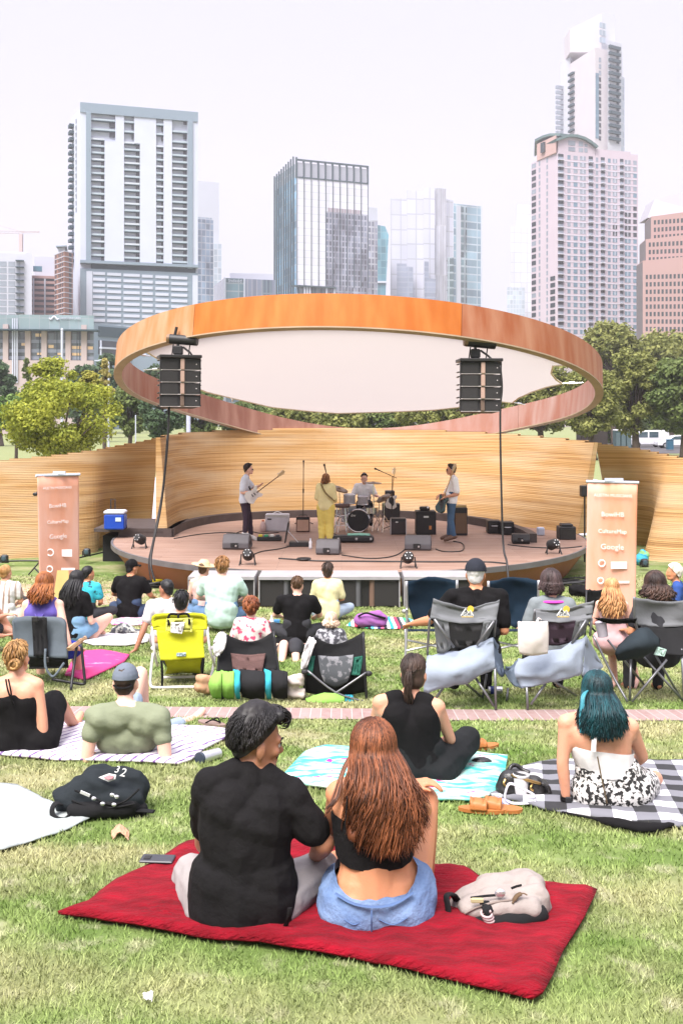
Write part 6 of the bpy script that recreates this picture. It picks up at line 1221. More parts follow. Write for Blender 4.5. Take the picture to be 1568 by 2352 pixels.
fabric('tag', [[P(1508,1485,d-.14),P(1530,1492,d-.14)],[P(1500,1504,d-.15),P(1524,1508,d-.15)]], mat('mint_tag', (.34,.48,.42), .6), T)
fabric('armrest', [[P(1362,1419,d+.05),P(1410,1422,d+.0),P(1462,1420,d-.02)],[P(1390,1432,d+.1),P(1425,1432,d+.06),P(1458,1430,d+.02)]], f_blk, T, wr=.01)
poles('post', [[P(1455,1371,d),P(1456,1420,d+.03),P(1470,1470,d+.05)],[P(1580,1377,d),P(1582,1420,d)]], .011, m_tube, T)
poles('leg', [[P(1362,1460,d+.1),P(1400,1540,d),P(1440,1612,d-.15)],[P(1448,1510,d-.1),P(1445,1610,d-.15)],[P(1530,1515,d-.1),P(1450,1612,d-.15)],[P(1476,1508,d-.05),P(1568,1610,d-.1)],[P(1505,1506,d),P(1560,1600,d+.1)],[P(1395,1470,d+.15),P(1480,1575,d+.3)],[P(1564,1490,d-.05),P(1570,1608,d-.1)]], .011, m_tube, T)
b = MB(); b.cyl(P(1378,1428,d+.12), P(1384,1462,d+.12), .05, .045, 14); b.build('cup_holder', cloth('lilac_mesh', (.35,.32,.36)), T, True, 40)
T = thing('folding_chair', 'plain black folding chair standing empty before the taller orange banner', 'chair', G(1365,1500)); d = 10.6
fabric('backrest', [[P(1346,1354,d),P(1365,1356,d+.02),P(1398,1355,d)],[P(1345,1390,d),P(1368,1392,d+.03),P(1394,1388,d)],[P(1346,1425,d+.05),P(1368,1428,d+.06),P(1390,1424,d+.05)]], f_blk, T, .04, wr=.02); poles('leg', [[P(1346,1354,d),P(1342,1490,d-.1)],[P(1398,1355,d),P(1396,1490,d-.1)],[P(1346,1430,d+.05),P(1396,1480,d+.3)]], .011, m_btube, T)
# lime beach chair
d = 9.45; T = thing('beach_chair', 'lime green folding beach chair with a white frame and carry straps', 'chair', G(408,1580), 'beach chairs')
fabric('backrest', [[P(348,1426,d+.1),P(356,1411,d+.1),P(410,1409,d+.11),P(466,1410,d+.1),P(476,1424,d+.1)],[P(352,1445,d+.08),P(380,1450,d+.1),P(412,1452,d+.11),P(445,1450,d+.1),P(476,1445,d+.08)]], f_lime, T, .02, .02, wr=.006, seed=20)
fabric('back_panel', [[P(360,1447,d+.06),P(410,1449,d+.06),P(468,1446,d+.06)],[P(364,1480,d+.03),P(412,1484,d+.03),P(468,1480,d+.03)],[P(369,1517,d-.02),P(420,1515,d-.02),P(470,1510,d-.02)]], f_lime, T, -.02, .012, wr=.012, seed=21)
fabric('seat', [[P(376,1514,d),P(420,1514,d),P(464,1512,d)],[P(384,1532,d+.08),P(420,1536,d+.1),P(460,1534,d+.08)],[P(380,1548,d+.3),P(420,1545,d+.4),P(462,1546,d+.3)]], cloth('chair_lime2', (.40,.40,.02)), T, wr=.01, seed=22)
fabric('cup_pocket', [[P(382,1421,d+.0),P(443,1419,d+.0)],[P(381,1450,d-.01),P(442,1452,d-.01)]], cloth('chair_lime_pale', (.55,.55,.12)), T); fabric('paper_tag', [[P(393,1430,d-.02),P(425,1429,d-.02)],[P(392,1453,d-.025),P(418,1456,d-.025)]], c_white, T); fabric('badge', [[P(406,1500,d-.03),P(428,1499,d-.03)],[P(405,1507,d-.03),P(426,1507,d-.03)]], mat('badge_blue', (.35,.45,.5), .5), T)
poles('strap', [[P(388,1436,d-.02),P(389,1412,d+.03),P(410,1411,d+.04),P(432,1411,d+.03),P(435,1434,d-.02)],[P(410,1411,d+.03),P(410,1420,d)],[P(371,1517,d-.02),P(373,1550,d-.05),P(372,1578,d-.08)],[P(468,1512,d-.02),P(466,1535,d-.02),P(464,1556,d+.05)]], .012, c_black, T)
poles('frame', [[P(350,1440,d+.1),P(354,1490,d+.0),P(362,1530,d+.1)],[P(476,1440,d+.1),P(482,1490,d+.05),P(494,1530,d+.15)],[P(352,1500,d),P(347,1540,d-.05),P(346,1572,d-.1),P(358,1579,d-.12),P(410,1578,d-.12),P(470,1578,d-.12)],[P(376,1556,d+.25),P(420,1555,d+.28),P(470,1553,d+.25)],[P(495,1495,d+.4),P(488,1540,d+.3),P(482,1560,d+.25)]], .013, mat('white_tube', (.62,.6,.6), .35), T)
poles('armrest', [[P(352,1490,d),P(350,1488,d+.5)],[P(482,1490,d+.05),P(488,1488,d+.5)]], .018, MATS['white_tube'], T)
# grey beach chair
d = 9.45; T = thing('beach_chair', 'slate grey beach chair with a black carry strap down its back', 'chair', G(110,1578), 'beach chairs')
fabric('backrest', [[P(30,1428,d),P(38,1418,d+.02),P(85,1417,d+.03),P(140,1419,d+.02),P(150,1432,d)],[P(32,1470,d+.0),P(92,1472,d+.03),P(153,1472,d)],[P(38,1508,d-.03),P(95,1510,d-.01),P(157,1512,d-.03)]], f_steel, T, .02, .03, wr=.008, seed=25)
fabric('seat_back', [[P(66,1510,d-.02),P(110,1511,d-.02),P(157,1513,d-.02)],[P(68,1533,d+.05),P(110,1534,d+.05),P(158,1532,d+.05)]], f_blk, T); fabric('wide_strap', [[P(73,1418,d-.03),P(108,1418,d-.03)],[P(76,1465,d-.03),P(110,1466,d-.03)],[P(78,1508,d-.06),P(112,1509,d-.06)]], f_blk, T, wr=.006)
poles('strap', [[P(105,1490,d-.06),P(105,1530,d-.1),P(118,1552,d-.1),P(128,1550,d-.1),P(148,1522,d-.05)]], .012, f_steel, T); 
for c in ((82,1422),(107,1515)):
    b = MB(); b.box(P(c[0],c[1],d-.07), (.05,.02,.05), bev=.006); b.build('buckle', m_black, T)
poles('leg', [[P(178,1478,d+.15),P(170,1530,d+.0),P(163,1587,d-.15)],[P(187,1478,d+.1),P(192,1530,d+.05),P(196,1570,d+.0)],[P(196,1568,d),P(186,1571,d),P(120,1560,d)],[P(68,1534,d+.05),P(158,1531,d+.05)]], .014, m_btube, T)
fabric('armrest', [[P(156,1488,d-.08),P(178,1472,d+.15),P(196,1462,d+.45)],[P(160,1495,d-.05),P(182,1480,d+.15),P(198,1468,d+.45)]], mat('beech_arm', (.55,.33,.19), .5), T, 0, .03)
# black chairs with green storage
d = 8.9; T = thing('folding_chair', 'black folding chair with lime and turquoise storage bag behind it', 'chair', G(560,1606), 'black folding chairs')
fabric('backrest', [[P(511,1450,d+.1),P(545,1470,d+.12),P(580,1474,d+.13),P(605,1465,d+.12),P(628,1450,d+.1)],[P(505,1500,d+.03),P(570,1505,d+.08),P(632,1500,d+.03)],[P(500,1542,d-.02),P(565,1548,d+.02),P(636,1540,d-.02)]], f_blk, T, .05, .01, wr=.014, seed=30)
fabric('back_mesh', [[P(530,1500,d+.035),P(570,1504,d+.045),P(610,1500,d+.035)],[P(536,1545,d-.03),P(570,1550,d-.03),P(602,1545,d-.03)]], mat('net_red', (.09,.045,.04), .8, .35, 110), T)
for a, c, m in ((482,508,'lime'),(508,537,'lime'),(537,551,'aqua'),(551,608,'dark'),(608,622,'aqua'),(622,660,'dark')):
    mm = {'lime': cloth('bag_lime', (.21,.40,.08)), 'aqua': cloth('bag_aqua', (.04,.33,.42)), 'dark': f_blk}[m]; dz = 3 if m == 'lime' else 0
    fabric('storage_bag', [[P(a+(14 if a < 490 else 0),1537+dz,d-.06),P((a+c)/2+4,1540+dz,d-.1),P(c,1543-dz*.5,d-.12)],[P(a-2,1570,d-.16),P((a+c)/2,1572,d-.19),P(c,1572,d-.2)],[P(a+6,1600,d-.1),P((a+c)/2,1604,d-.12),P(c,1604,d-.12)]], mm, T, -.03, .012, wr=.01, seed=a)
poles('leg', [[P(511,1449,d+.1),P(500,1545,d-.02),P(512,1606,d-.1)],[P(628,1449,d+.1),P(640,1545,d-.02),P(650,1604,d-.05)],[P(500,1560,d),P(640,1600,d+.4)],[P(640,1560,d),P(505,1600,d+.4)]], .012, m_btube, T)
d = 8.85; T = thing('folding_chair', 'black mesh folding chair with crossed steel legs and a green roll below', 'chair', G(768,1612), 'black folding chairs')
fabric('backrest', [[P(722,1462,d+.1),P(748,1476,d+.13),P(775,1480,d+.14),P(805,1468,d+.13),P(834,1452,d+.1)],[P(706,1500,d+.05),P(775,1510,d+.1),P(836,1500,d+.05)],[P(700,1545,d),P(770,1560,d+.03),P(838,1545,d)],[P(700,1590,d+.1),P(770,1600,d+.12),P(838,1588,d+.1)]], f_blk, T, .05, .01, wr=.014, seed=33)
fabric('back_mesh', [[P(730,1505,d+.03),P(770,1508,d+.05),P(812,1503,d+.03)],[P(736,1545,d-.03),P(770,1556,d-.02),P(806,1543,d-.03)],[P(745,1568,d-.02),P(772,1578,d),P(798,1566,d-.02)]], mat('net_plaid', (.05,.055,.06), .8, 0, 16, col2=(.16,.16,.17), thr=(.5,.56)), T)
for a, c in ((698,724),(812,834)): fabric('green_panel', [[P(a,1510,d+.04),P(c,1506,d+.05)],[P(a+(6 if a < 750 else -6),1550,d-.02),P(c-8,1552,d-.01)]], cloth('bottle_green', (.02,.10,.07)), T)
poles('brace', [[P(706,1540,d-.06),P(770,1590,d-.1),P(838,1612,d-.05)],[P(840,1545,d-.06),P(770,1592,d-.1),P(726,1618,d-.05)]], .009, m_tube, T)
poles('leg', [[P(722,1461,d+.1),P(702,1545,d-.02),P(698,1606,d+.1)],[P(834,1451,d+.1),P(838,1545,d-.02),P(842,1612,d-.02)]], .013, m_btube, T)
for c in ((700,1543),(846,1547)):
    b = MB(); b.ell(P(c[0],c[1],d-.03), (.035,.03,.025), 10, 6); b.build('joint', m_black, T)
fabric('storage_bag', [[P(702,1606,d-.05),P(745,1592,d-.1),P(790,1597,d-.08)],[P(708,1618,d-.1),P(750,1612,d-.14),P(790,1614,d-.12)],[P(714,1622,d-.02),P(750,1624,d-.05),P(790,1622,d-.05)]], MATS['cloth_bag_lime'], T, -.03, .02, wr=.01); fabric('bag_end', [[P(790,1596,d-.08),P(810,1596,d-.06)],[P(792,1616,d-.1),P(812,1614,d-.08)]], MATS['cloth_bag_aqua'], T)
# ================= blankets, bags and odds and ends on the lawn
def gp(u, v, lift=0): p = G(u, v); p.z += lift; return p
def blanket(name, label, outline, m, cat='blanket', th=.015, wr=.012, k=10, seed=0, lift=.02, fold=None):
    """cloth lying on the lawn: outline in photo pixels on the ground, rumpled a little"""
    q = [gp(u, v) for u, v in outline]; EXCL.append([(p.x, p.y) for p in q]); c = sum(q, V())/len(q); rows = [c]; n = len(q); b = MB()
    b.v.append((c.x, c.y, gz(c.x,c.y)+lift+wr)); K = k
    for j in range(1, K+1):
        t = j/K
        for p in q:
            s = c.lerp(p, t); z = gz(s.x, s.y)+lift+wr*(mnoise.noise((s.x*5+seed, s.y*3.2, 1))+.6*mnoise.noise((s.x*13, s.y*7+seed, 2)))*(1 if t < 1 else .5)-(lift*.6 if t == 1 else 0); b.v.append((s.x, s.y, z+wr*.4))
    for i in range(n): b.f.append((0, 1+i, 1+(i+1)%n))
    for j in range(K-1):
        for i in range(n): a = 1+j*n; b.f.append((a+i, a+n+i, a+n+(i+1)%n, a+(i+1)%n))
    o = b.build(name, m, None, True); md = o.modifiers.new('t','SOLIDIFY'); md.thickness = th; return tag(o, label, cat)
def outline(pts, k=6): 
    q = [V((a,c,0)) for a, c in pts]; out = []
    for i in range(len(q)):
        for j in range(k): t = j/k; p = q[i].lerp(q[(i+1)%len(q)], t); out.append((p.x, p.y))
    return out
m_red = mat('red_fleece', (.13,.0012,.006), .85, .2, 6, 1.0, 30, col2=(.26,.0025,.013), thr=(.35,.7), sheen=.06, spec=.15, stretch=(1.2,3,1)); m_red.node_tree.nodes['Principled BSDF'].inputs['Sheen Tint'].default_value = (1,.25,.3,1)
o = blanket('fleece_blanket', 'deep red plush blanket spread under the couple in the foreground', outline([(135,2110),(205,2085),(270,2035),(345,2000),(432,1948),(560,1940),(720,1950),(860,1985),(1000,2012),(1075,2014),(1110,2040),(1240,2050),(1368,2060),(1340,2120),(1290,2200),(1262,2265),(1245,2300),(1222,2312),(1180,2300),(1020,2262),(820,2215),(600,2180),(450,2165),(300,2135),(190,2118)], 5), m_red, wr=.02, k=22, lift=.03, seed=3)
def wave_mat(key, base, line, scale, rot, thr, dist=3):
    m = bpy.data.materials.new(key); m.use_nodes = True; nt = m.node_tree; N = nt.nodes; L = nt.links; b = N['Principled BSDF']; b.inputs['Roughness'].default_value = .9; tc = N.new('ShaderNodeTexCoord'); mp = N.new('ShaderNodeMapping'); mp.inputs['Rotation'].default_value = (0,0,rot); L.new(tc.outputs['Object'], mp.inputs[0])
    w = N.new('ShaderNodeTexWave'); w.inputs['Scale'].default_value = scale; w.inputs['Distortion'].default_value = dist; w.inputs['Detail'].default_value = 2; w.inputs['Detail Scale'].default_value = 1.5; L.new(mp.outputs[0], w.inputs[0]); n = N.new('ShaderNodeTexNoise'); n.inputs['Scale'].default_value = 16; L.new(mp.outputs[0], n.inputs[0])
    a = N.new('ShaderNodeMath'); a.operation = 'MULTIPLY_ADD'; a.inputs[1].default_value = .55; L.new(n.outputs[0], a.inputs[0]); L.new(w.outputs[1], a.inputs[2]); r = N.new('ShaderNodeMapRange'); r.inputs[1].default_value = thr; r.inputs[2].default_value = thr+.08; L.new(a.outputs[0], r.inputs[0])
    x = N.new('ShaderNodeMix'); x.data_type = 'RGBA'; x.inputs[6].default_value = (*base,1); x.inputs[7].default_value = (*line,1); L.new(r.outputs[0], x.inputs[0]); L.new(x.outputs[2], b.inputs['Base Color']); return m
blanket('picnic_blanket', 'white blanket with purple dashes under the man in the olive t-shirt', outline([(-20,1690),(150,1660),(300,1668),(420,1672),(522,1680),(520,1700),(470,1725),(440,1752),(410,1760),(300,1755),(150,1752),(0,1740),(-20,1740)]), wave_mat('purple_stripes', (.60,.56,.60), (.14,.07,.22), 4.2, .5, 1.12, 2), wr=.012, seed=5)
blanket('picnic_blanket', 'pale mint white blanket cut by the left edge of the photo', outline([(-60,1800),(40,1808),(90,1832),(140,1858),(215,1884),(150,1912),(60,1945),(10,1962),(-60,1965)]), mat('mint_white', (.33,.36,.355), .95, .08, 5, .6, 14), th=.006, lift=.012, wr=.03, seed=6)
teal = mat('turquoise_print', (.05,.48,.42), .8, 0, 5, .2, 12, col2=(.52,.62,.55), thr=(.42,.6), stretch=(1,2.2,1))
nt = teal.node_tree; bs = nt.nodes['Principled BSDF']; prev = bs.inputs['Base Color'].links[0].from_socket; n = nt.nodes.new('ShaderNodeTexNoise'); n.inputs['Scale'].default_value = 7; n.inputs['Detail'].default_value = 1; n.inputs['Distortion'].default_value = 2; tcn = nt.nodes.new('ShaderNodeTexCoord'); nt.links.new(tcn.outputs['Object'], n.inputs[0]); r = nt.nodes.new('ShaderNodeMapRange'); r.inputs[1].default_value = .66; r.inputs[2].default_value = .68; nt.links.new(n.outputs[0], r.inputs[0]); x = nt.nodes.new('ShaderNodeMix'); x.data_type = 'RGBA'; nt.links.new(r.outputs[0], x.inputs[0]); nt.links.new(prev, x.inputs[6]); x.inputs[7].default_value = (.5,.02,.25,1); nt.links.new(x.outputs[2], bs.inputs['Base Color'])
blanket('picnic_blanket', 'turquoise blanket with magenta feathers under the woman in the black tank top', outline([(655,1785),(700,1735),(745,1720),(850,1722),(1000,1735),(1165,1742),(1158,1785),(1142,1830),(1080,1846),(1000,1844),(860,1830),(740,1818),(690,1808)]), teal, wr=.018, seed=7)
def plaid():
    m = bpy.data.materials.new('buffalo_check'); m.use_nodes = True; nt = m.node_tree; N = nt.nodes; L = nt.links; b = N['Principled BSDF']; b.inputs['Roughness'].default_value = .9; tc = N.new('ShaderNodeTexCoord'); mp = N.new('ShaderNodeMapping'); mp.inputs['Rotation'].default_value = (0,0,.18); L.new(tc.outputs['Object'], mp.inputs[0]); sx = N.new('ShaderNodeSeparateXYZ'); L.new(mp.outputs[0], sx.inputs[0]); o = []
    for i in (0,1):
        a = N.new('ShaderNodeMath'); a.operation = 'MULTIPLY'; a.inputs[1].default_value = 4.2; L.new(sx.outputs[i], a.inputs[0]); f = N.new('ShaderNodeMath'); f.operation = 'FRACT'; L.new(a.outputs[0], f.inputs[0]); g = N.new('ShaderNodeMath'); g.operation = 'GREATER_THAN'; g.inputs[1].default_value = .5; L.new(f.outputs[0], g.inputs[0]); o.append(g.outputs[0])
    s = N.new('ShaderNodeMath'); s.operation = 'ADD'; L.new(o[0], s.inputs[0]); L.new(o[1], s.inputs[1]); h = N.new('ShaderNodeMath'); h.operation = 'MULTIPLY'; h.inputs[1].default_value = .5; L.new(s.outputs[0], h.inputs[0]); cr = N.new('ShaderNodeValToRGB'); e = cr.color_ramp.elements; e[0].color = (.6,.59,.62,1); e[1].color = (.018,.018,.02,1); q = e.new(.5); q.color = (.15,.15,.17,1); L.new(h.outputs[0], cr.inputs[0]); L.new(cr.outputs[0], b.inputs['Base Color']); return m
blanket('picnic_blanket', 'black and white checked blanket under the woman with teal hair', outline([(1170,1775),(1270,1752),(1420,1752),(1640,1756),(1650,1870),(1560,1908),(1500,1900),(1380,1888),(1260,1868),(1180,1845),(1125,1835)]), plaid(), wr=.014, seed=8)
b = MB(); q = [gp(1290,1878,.03),gp(1400,1900,.03),gp(1480,1916,.035),gp(1545,1905,.03)]; b.tube(dense3(q), [.01]*5+[.03,.04,.045,.045,.04,.045,.05,.045,.04,.04,.03,.02,.02,.01][:14], 8, flat=.5); tag(b.build('blanket_strap', c_black, None, True), 'black fabric carry strap lying along the front of the checked blanket', 'strap')
blanket('beach_towel', 'magenta beach towel with white strokes beside the grey beach chair', outline([(150,1555),(180,1500),(235,1496),(298,1508),(285,1525),(205,1562),(195,1566)]), mat('magenta_towel', (.55,.04,.18), .9, 0, 3, .3, 30, col2=(.66,.25,.36), thr=(.64,.68), stretch=(1,4,1)), 'towel', seed=9)
blanket('picnic_blanket', 'white cloth with black edging beyond the magenta towel', outline([(190,1478),(235,1460),(300,1455),(345,1462),(340,1478),(290,1486),(215,1485)]), cloth('cream_cloth', (.58,.56,.58)), seed=10)
blanket('picnic_blanket', 'pink patterned cloth under the man in the black cap', outline([(250,1428),(300,1420),(360,1424),(362,1434),(300,1440),(258,1438)]), mat('pink_pattern', (.55,.45,.5), .9, 0, 14, col2=(.45,.08,.25), thr=(.5,.6)), seed=11)
ser = bpy.data.materials.new('serape'); ser.use_nodes = True; nt = ser.node_tree; tcn = nt.nodes.new('ShaderNodeTexCoord'); sx = nt.nodes.new('ShaderNodeSeparateXYZ'); nt.links.new(tcn.outputs['Object'], sx.inputs[0]); mu = nt.nodes.new('ShaderNodeMath'); mu.operation = 'MULTIPLY'; mu.inputs[1].default_value = 1.7; nt.links.new(sx.outputs[0], mu.inputs[0]); fr = nt.nodes.new('ShaderNodeMath'); fr.operation = 'FRACT'; nt.links.new(mu.outputs[0], fr.inputs[0]); cr = nt.nodes.new('ShaderNodeValToRGB'); cr.color_ramp.interpolation = 'CONSTANT'
for i, c in enumerate([(.02,.02,.03),(.6,.6,.6),(.02,.3,.5),(.6,.6,.6),(.5,.03,.08),(.02,.02,.03),(.6,.6,.6),(.03,.35,.15),(.02,.02,.03),(.1,.5,.6),(.6,.6,.6),(.03,.03,.12),(.5,.1,.2)]):
    e = cr.color_ramp.elements; x = e[0] if i == 0 else e.new(i/13); x.color = (*c,1)
nt.links.new(fr.outputs[0], cr.inputs[0]); nt.links.new(cr.outputs[0], nt.nodes['Principled BSDF'].inputs['Base Color']); nt.nodes['Principled BSDF'].inputs['Roughness'].default_value = .9
blanket('picnic_blanket', 'rainbow striped woven blanket under the purple bag', outline([(795,1440),(815,1424),(870,1420),(940,1424),(965,1438),(930,1447),(850,1447)]), ser, seed=12)
# grey and black backpacks
def ptmap(d): return lambda u, v, k=0: P(u, v, d+k)
T = thing('backpack', 'beige grey backpack with a spiral cord lying on the red blanket', 'backpack', gp(1140,2130)); q = ptmap(3.99)
m_bg = mat('beige_canvas', (.27,.232,.212), .85, .12, 7, .5, 22); m_bk = cloth('pack_black', (.013,.013,.014))
blob([(q(1062,2080,.06),.055,q(1120,2056,.10),.075),(q(1120,2056,.10),.075,q(1205,2050,.12),.075),(q(1075,2082,.0),.042,q(1150,2072,.02),.058),(q(1150,2072,.02),.058,q(1235,2066,.03),.052),(q(1130,2044,.18),.07,q(1215,2040,.2),.07),(q(1225,2042,.08),.042,q(1240,2072,.06),.045),(q(1075,2094,-.04),.034,q(1140,2090,-.05),.04),(q(1140,2090,-.05),.042,q(1225,2082,-.03),.04)], .0075, 'body', m_bg, T, 3, .012, 10)
blob([(q(1045,2118,-.05),.034,q(1100,2122,-.06),.04),(q(1100,2120,-.06),.042,q(1180,2116,-.06),.042),(q(1180,2116,-.06),.042,q(1235,2100,-.03),.042),(q(1100,2112,.1),.05,q(1220,2108,.1),.05)], .008, 'base', m_bk, T, 3, .006, 9)
for pth in ([(1066,2098,-.075),(1100,2082,-.07),(1150,2070,-.055),(1200,2066,-.035),(1236,2070,-.01)],[(1090,2060,.02),(1130,2040,.07),(1180,2030,.1),(1225,2034,.09)],[(1172,2072,-.045),(1168,2056,.0),(1180,2042,.05)]):
    b = MB(); b.tube(dense3([q(*t) for t in pth]), .005, 5); b.build('piping', mat('taupe_seam', (.2,.16,.14), .8), T, True)
b = MB(); b.tube(dense3([q(1052,2075,.05),q(1040,2055,.0),q(1025,2058,-.02),q(1028,2085,-.03),q(1030,2118,-.03),q(1018,2128,-.03)]), .02, 8, flat=.35); b.build('shoulder_strap', m_bk, T, True)
b = MB(); b.tube(dense3([q(1112,2072,-.05),q(1118,2086,-.075),q(1125,2098,-.08)]), .022, 8, flat=.4); b.build('cord_clip', m_bk, T, True)
mc = mat('spiral_cord', (.42,.31,.31), .5); b = MB(); pts = []
for i in range(90): t = i/89; a = t*8*2*PI; c = q(1114+22*t, 2094+46*t, -.085+.015*t); pts.append(c+V((.020*math.cos(a), .016*math.sin(a)-.004, .006*math.sin(a))))
b.tube(pts, .0055, 5); b.build('spiral_cord', mc, T, True)
b = MB(); b.tube(dense3([q(1176,2075,-.065),q(1186,2058,-.05),q(1200,2052,-.045),q(1210,2056,-.05)]), [.005]*3+[.011]*8+[.004]*8, 6, flat=.5); b.build('pocket_opening', mat('brown_lining', (.10,.06,.03), .8), T, True)
for a, c in (((1174,2040),(1196,2033)),((1080,2062),(1150,2055))):
    b = MB(); b.tube([q(*a,-.035),q((a[0]+c[0])/2,(a[1]+c[1])/2-1,-.045),q(*c,-.03)], .005, 5); b.build('zip', m_bk, T)
b = MB(); b.box(q(1095,2068,-.075), (.05,.012,.02), bev=.004); b.build('patch', mat('olive_patch', (.4,.36,.2), .7), T)
b = MB(); b.ell(q(1148,2052,-.05), (.022,.01,.018), 10, 6); b.build('eyelet', m_steel, T)
T = thing('backpack', 'black backpack with white embroidered marks lying behind the mint white blanket', 'backpack', gp(230,1870)); q = ptmap(5.46)
m_bp = cloth('pack_slate', (.016,.020,.023), bump=.5)
blob([(q(160,1835),.09,q(225,1810,.05),.12),(q(225,1810,.05),.12,q(300,1815,.08),.11),(q(175,1845,-.02),.07,q(300,1838,.0),.085),(q(220,1790,.15),.08,q(290,1795,.18),.09)], .011, 'body', m_bp, T, 3, .02, 8)
blob([(q(175,1862,-.08),.05,q(300,1852,-.05),.05),(q(190,1866,.0),.06,q(320,1858,.0),.05)], .011, 'back_panel', m_bk, T, 4, .008, 8)
b = MB(); b.tube(dense3([q(160,1850,-.06),q(130,1845,-.1),q(120,1862,-.12),q(128,1880,-.14),q(150,1884,-.14),q(168,1866,-.1)]), .024, 8, flat=.35); b.build('shoulder_strap', m_bk, T, True)
b = MB(); b.tube(dense3([q(300,1862,-.05),q(330,1862,-.05),q(354,1864,-.06)]), .022, 8, flat=.3); b.build('side_strap', m_bk, T, True)
for pth in ([(172,1815),(215,1832),(255,1848),(290,1838),(320,1812)],[(165,1838),(200,1850),(250,1856),(310,1846)]):
    b = MB(); b.tube(dense3([q(a,c,-.105) for a,c in pth]), .006, 5); b.build('zip', m_bk, T)
def fm(c, tx=(1,.1,-.25), ty=(.35,.4,.8)): return frame_m(c, tx, ty)
for tx_, c, s in (('2', q(284,1775,-.045), .085),('3', q(270,1768,-.03), .07)): text_mesh(tx_, fm(c), s*.75, m_wlogo, 'embroidery', T, .004)
b = MB(); b.prism([q(228,1786,-.045),q(252,1777,-.04),q(268,1780,-.04),q(266,1790,-.05),q(250,1796,-.055)], (0,-.012,.006)); b.build('patch', m_wlogo, T); b = MB(); b.prism([q(238,1786,-.065),q(252,1781,-.06),q(262,1783,-.06),q(260,1789,-.065),q(250,1792,-.07)], (0,-.010,.006)); b.build('patch_centre', mat('patch_rose', (.45,.2,.22), .7), T)
b = MB(); b.box(0,(.055,.004,.018), M=frame_m(q(196,1823,-.118), (1,0,-.42), (.1,1,.3))); b.build('woven_label', m_wlogo, T)
for u, v in ((258,1826),(268,1830),(216,1834),(236,1846),(262,1848)):
    b = MB(); b.ell(q(u,v,-.125), (.014,.008,.010), 8, 6); b.build('zip_pull', m_steel, T)
# black handbag on the checked blanket, cup, sandals
T = thing('handbag', 'black leather handbag with gold zip fittings by the checked blanket', 'handbag', gp(1205,1825)); q = ptmap(5.8); m_le = mat('black_leather', (.014,.013,.013), .32, .2, 20, .25, 60, spec=.5); m_gold = mat('gold', (.5,.32,.12), .3, metal=.9)
blob([(q(1165,1798),.06,q(1165,1815),.065),(q(1165,1812),.065,q(1232,1818,-.02),.06),(q(1165,1790),.05,q(1225,1800,-.02),.05),(q(1232,1815,-.02),.055,q(1240,1805,.02),.05)], .010, 'body', m_le, T, 3, .008, 9)
b = MB(); b.tube(dense3([q(1170,1778,.0),q(1185,1784,-.075),q(1215,1793,-.085),q(1240,1800,-.06)]), .009, 6); b.build('zip', m_gold, T, True)
b = MB(); b.tube(dense3([q(1165,1785,.03),q(1172,1762,.05),q(1185,1758,.06),q(1200,1768,.05),q(1215,1775,.03)]), .013, 7); b.build('handle', m_le, T, True); b = MB(); b.tube(dense3([q(1242,1800,-.05),q(1258,1808,-.06),q(1260,1830,-.07),q(1244,1842,-.07),q(1228,1840,-.06)]), .012, 7); b.build('handle', m_le, T, True)
for a, c in ((1160,1790),(1222,1800)):
    b = MB(); b.tube(dense3([q(a,c,-.07),q(a-4,c+10,-.08),q(a+2,c+16,-.08)]), .006, 5); b.build('buckle', m_gold, T)
T = thing('plastic_cup', 'clear plastic cup with ice coffee dregs beside the black handbag', 'cup', gp(1190,1838)); p = gp(1196,1838,.025); pl = mat('clear_plastic', (.75,.75,.78), .15, alpha=.45)
b = MB(); b.lathe(p, [(.034,0),(.044,.12),(.046,.122),(.034,.0)], 20); b.build('cup', pl, T, True); b = MB(); b.cyl(p+V((0,0,.012)), p+V((0,0,.04)), .034,.037,16); b.build('drink', mat('coffee', (.25,.12,.06), .3), T); b = MB(); b.lathe(p, [(.047,.115),(.049,.125),(.045,.13)], 20); b.build('rim', mat('white_plastic', (.6,.6,.62), .3), T)
T = thing('sun_visor', 'white and lilac sun visor lying against the plastic cup', 'visor', gp(1180,1835)); q = ptmap(5.62); b = MB(); b.tube(dense3([q(1160,1820),q(1170,1800),q(1200,1812),q(1228,1828),q(1222,1842),q(1180,1845),q(1160,1836),q(1160,1820)]), .018, 6, flat=.3); b.build('band', mat('visor_white', (.6,.58,.66), .5), T, True); fabric('peak', [[q(1128,1828,.05),q(1150,1832),q(1168,1838)],[q(1140,1846),q(1160,1850,-.02),q(1178,1846)]], cloth('visor_lilac', (.42,.42,.58)), T, wr=.004)
def slide(label, u, v, m, d, L=.27, yaw=0, band=True):
    c = gp(u, v, .012); T = thing('sandal', label, 'sandal', c, 'shoes left on the lawn'); M = Matrix.Translation(c) @ Matrix.Rotation(yaw, 4, 'Z'); pts = []
    for i in range(20): a = 2*PI*i/20; x = math.cos(a)*L/2; y = math.sin(a)*.045*(1+.18*math.cos(a)); pts.append(M @ V((x,y,.0)))
    b = MB(); b.prism(pts, (0,0,.02)); b.build('sole', m, T)
    if band: fabric('strap', [[M @ V((-.07,-.045,.02)),M @ V((-.07,-.03,.065)),M @ V((-.07,.03,.065)),M @ V((-.07,.045,.02))],[M @ V((.02,-.05,.02)),M @ V((.02,-.035,.055)),M @ V((.02,.035,.055)),M @ V((.02,.05,.02))]], m, T, th=.006, wr=0)
    else:
        for s in (-1,1):
            b = MB(); b.tube(dense3([M @ V((-.08,0,.03)),M @ V((-.03,s*.03,.05)),M @ V((.03,s*.042,.02))]), .006, 6); b.build('thong', c_black, T)
m_cog = mat('tan_leather', (.36,.13,.035), .5, .15, 9)
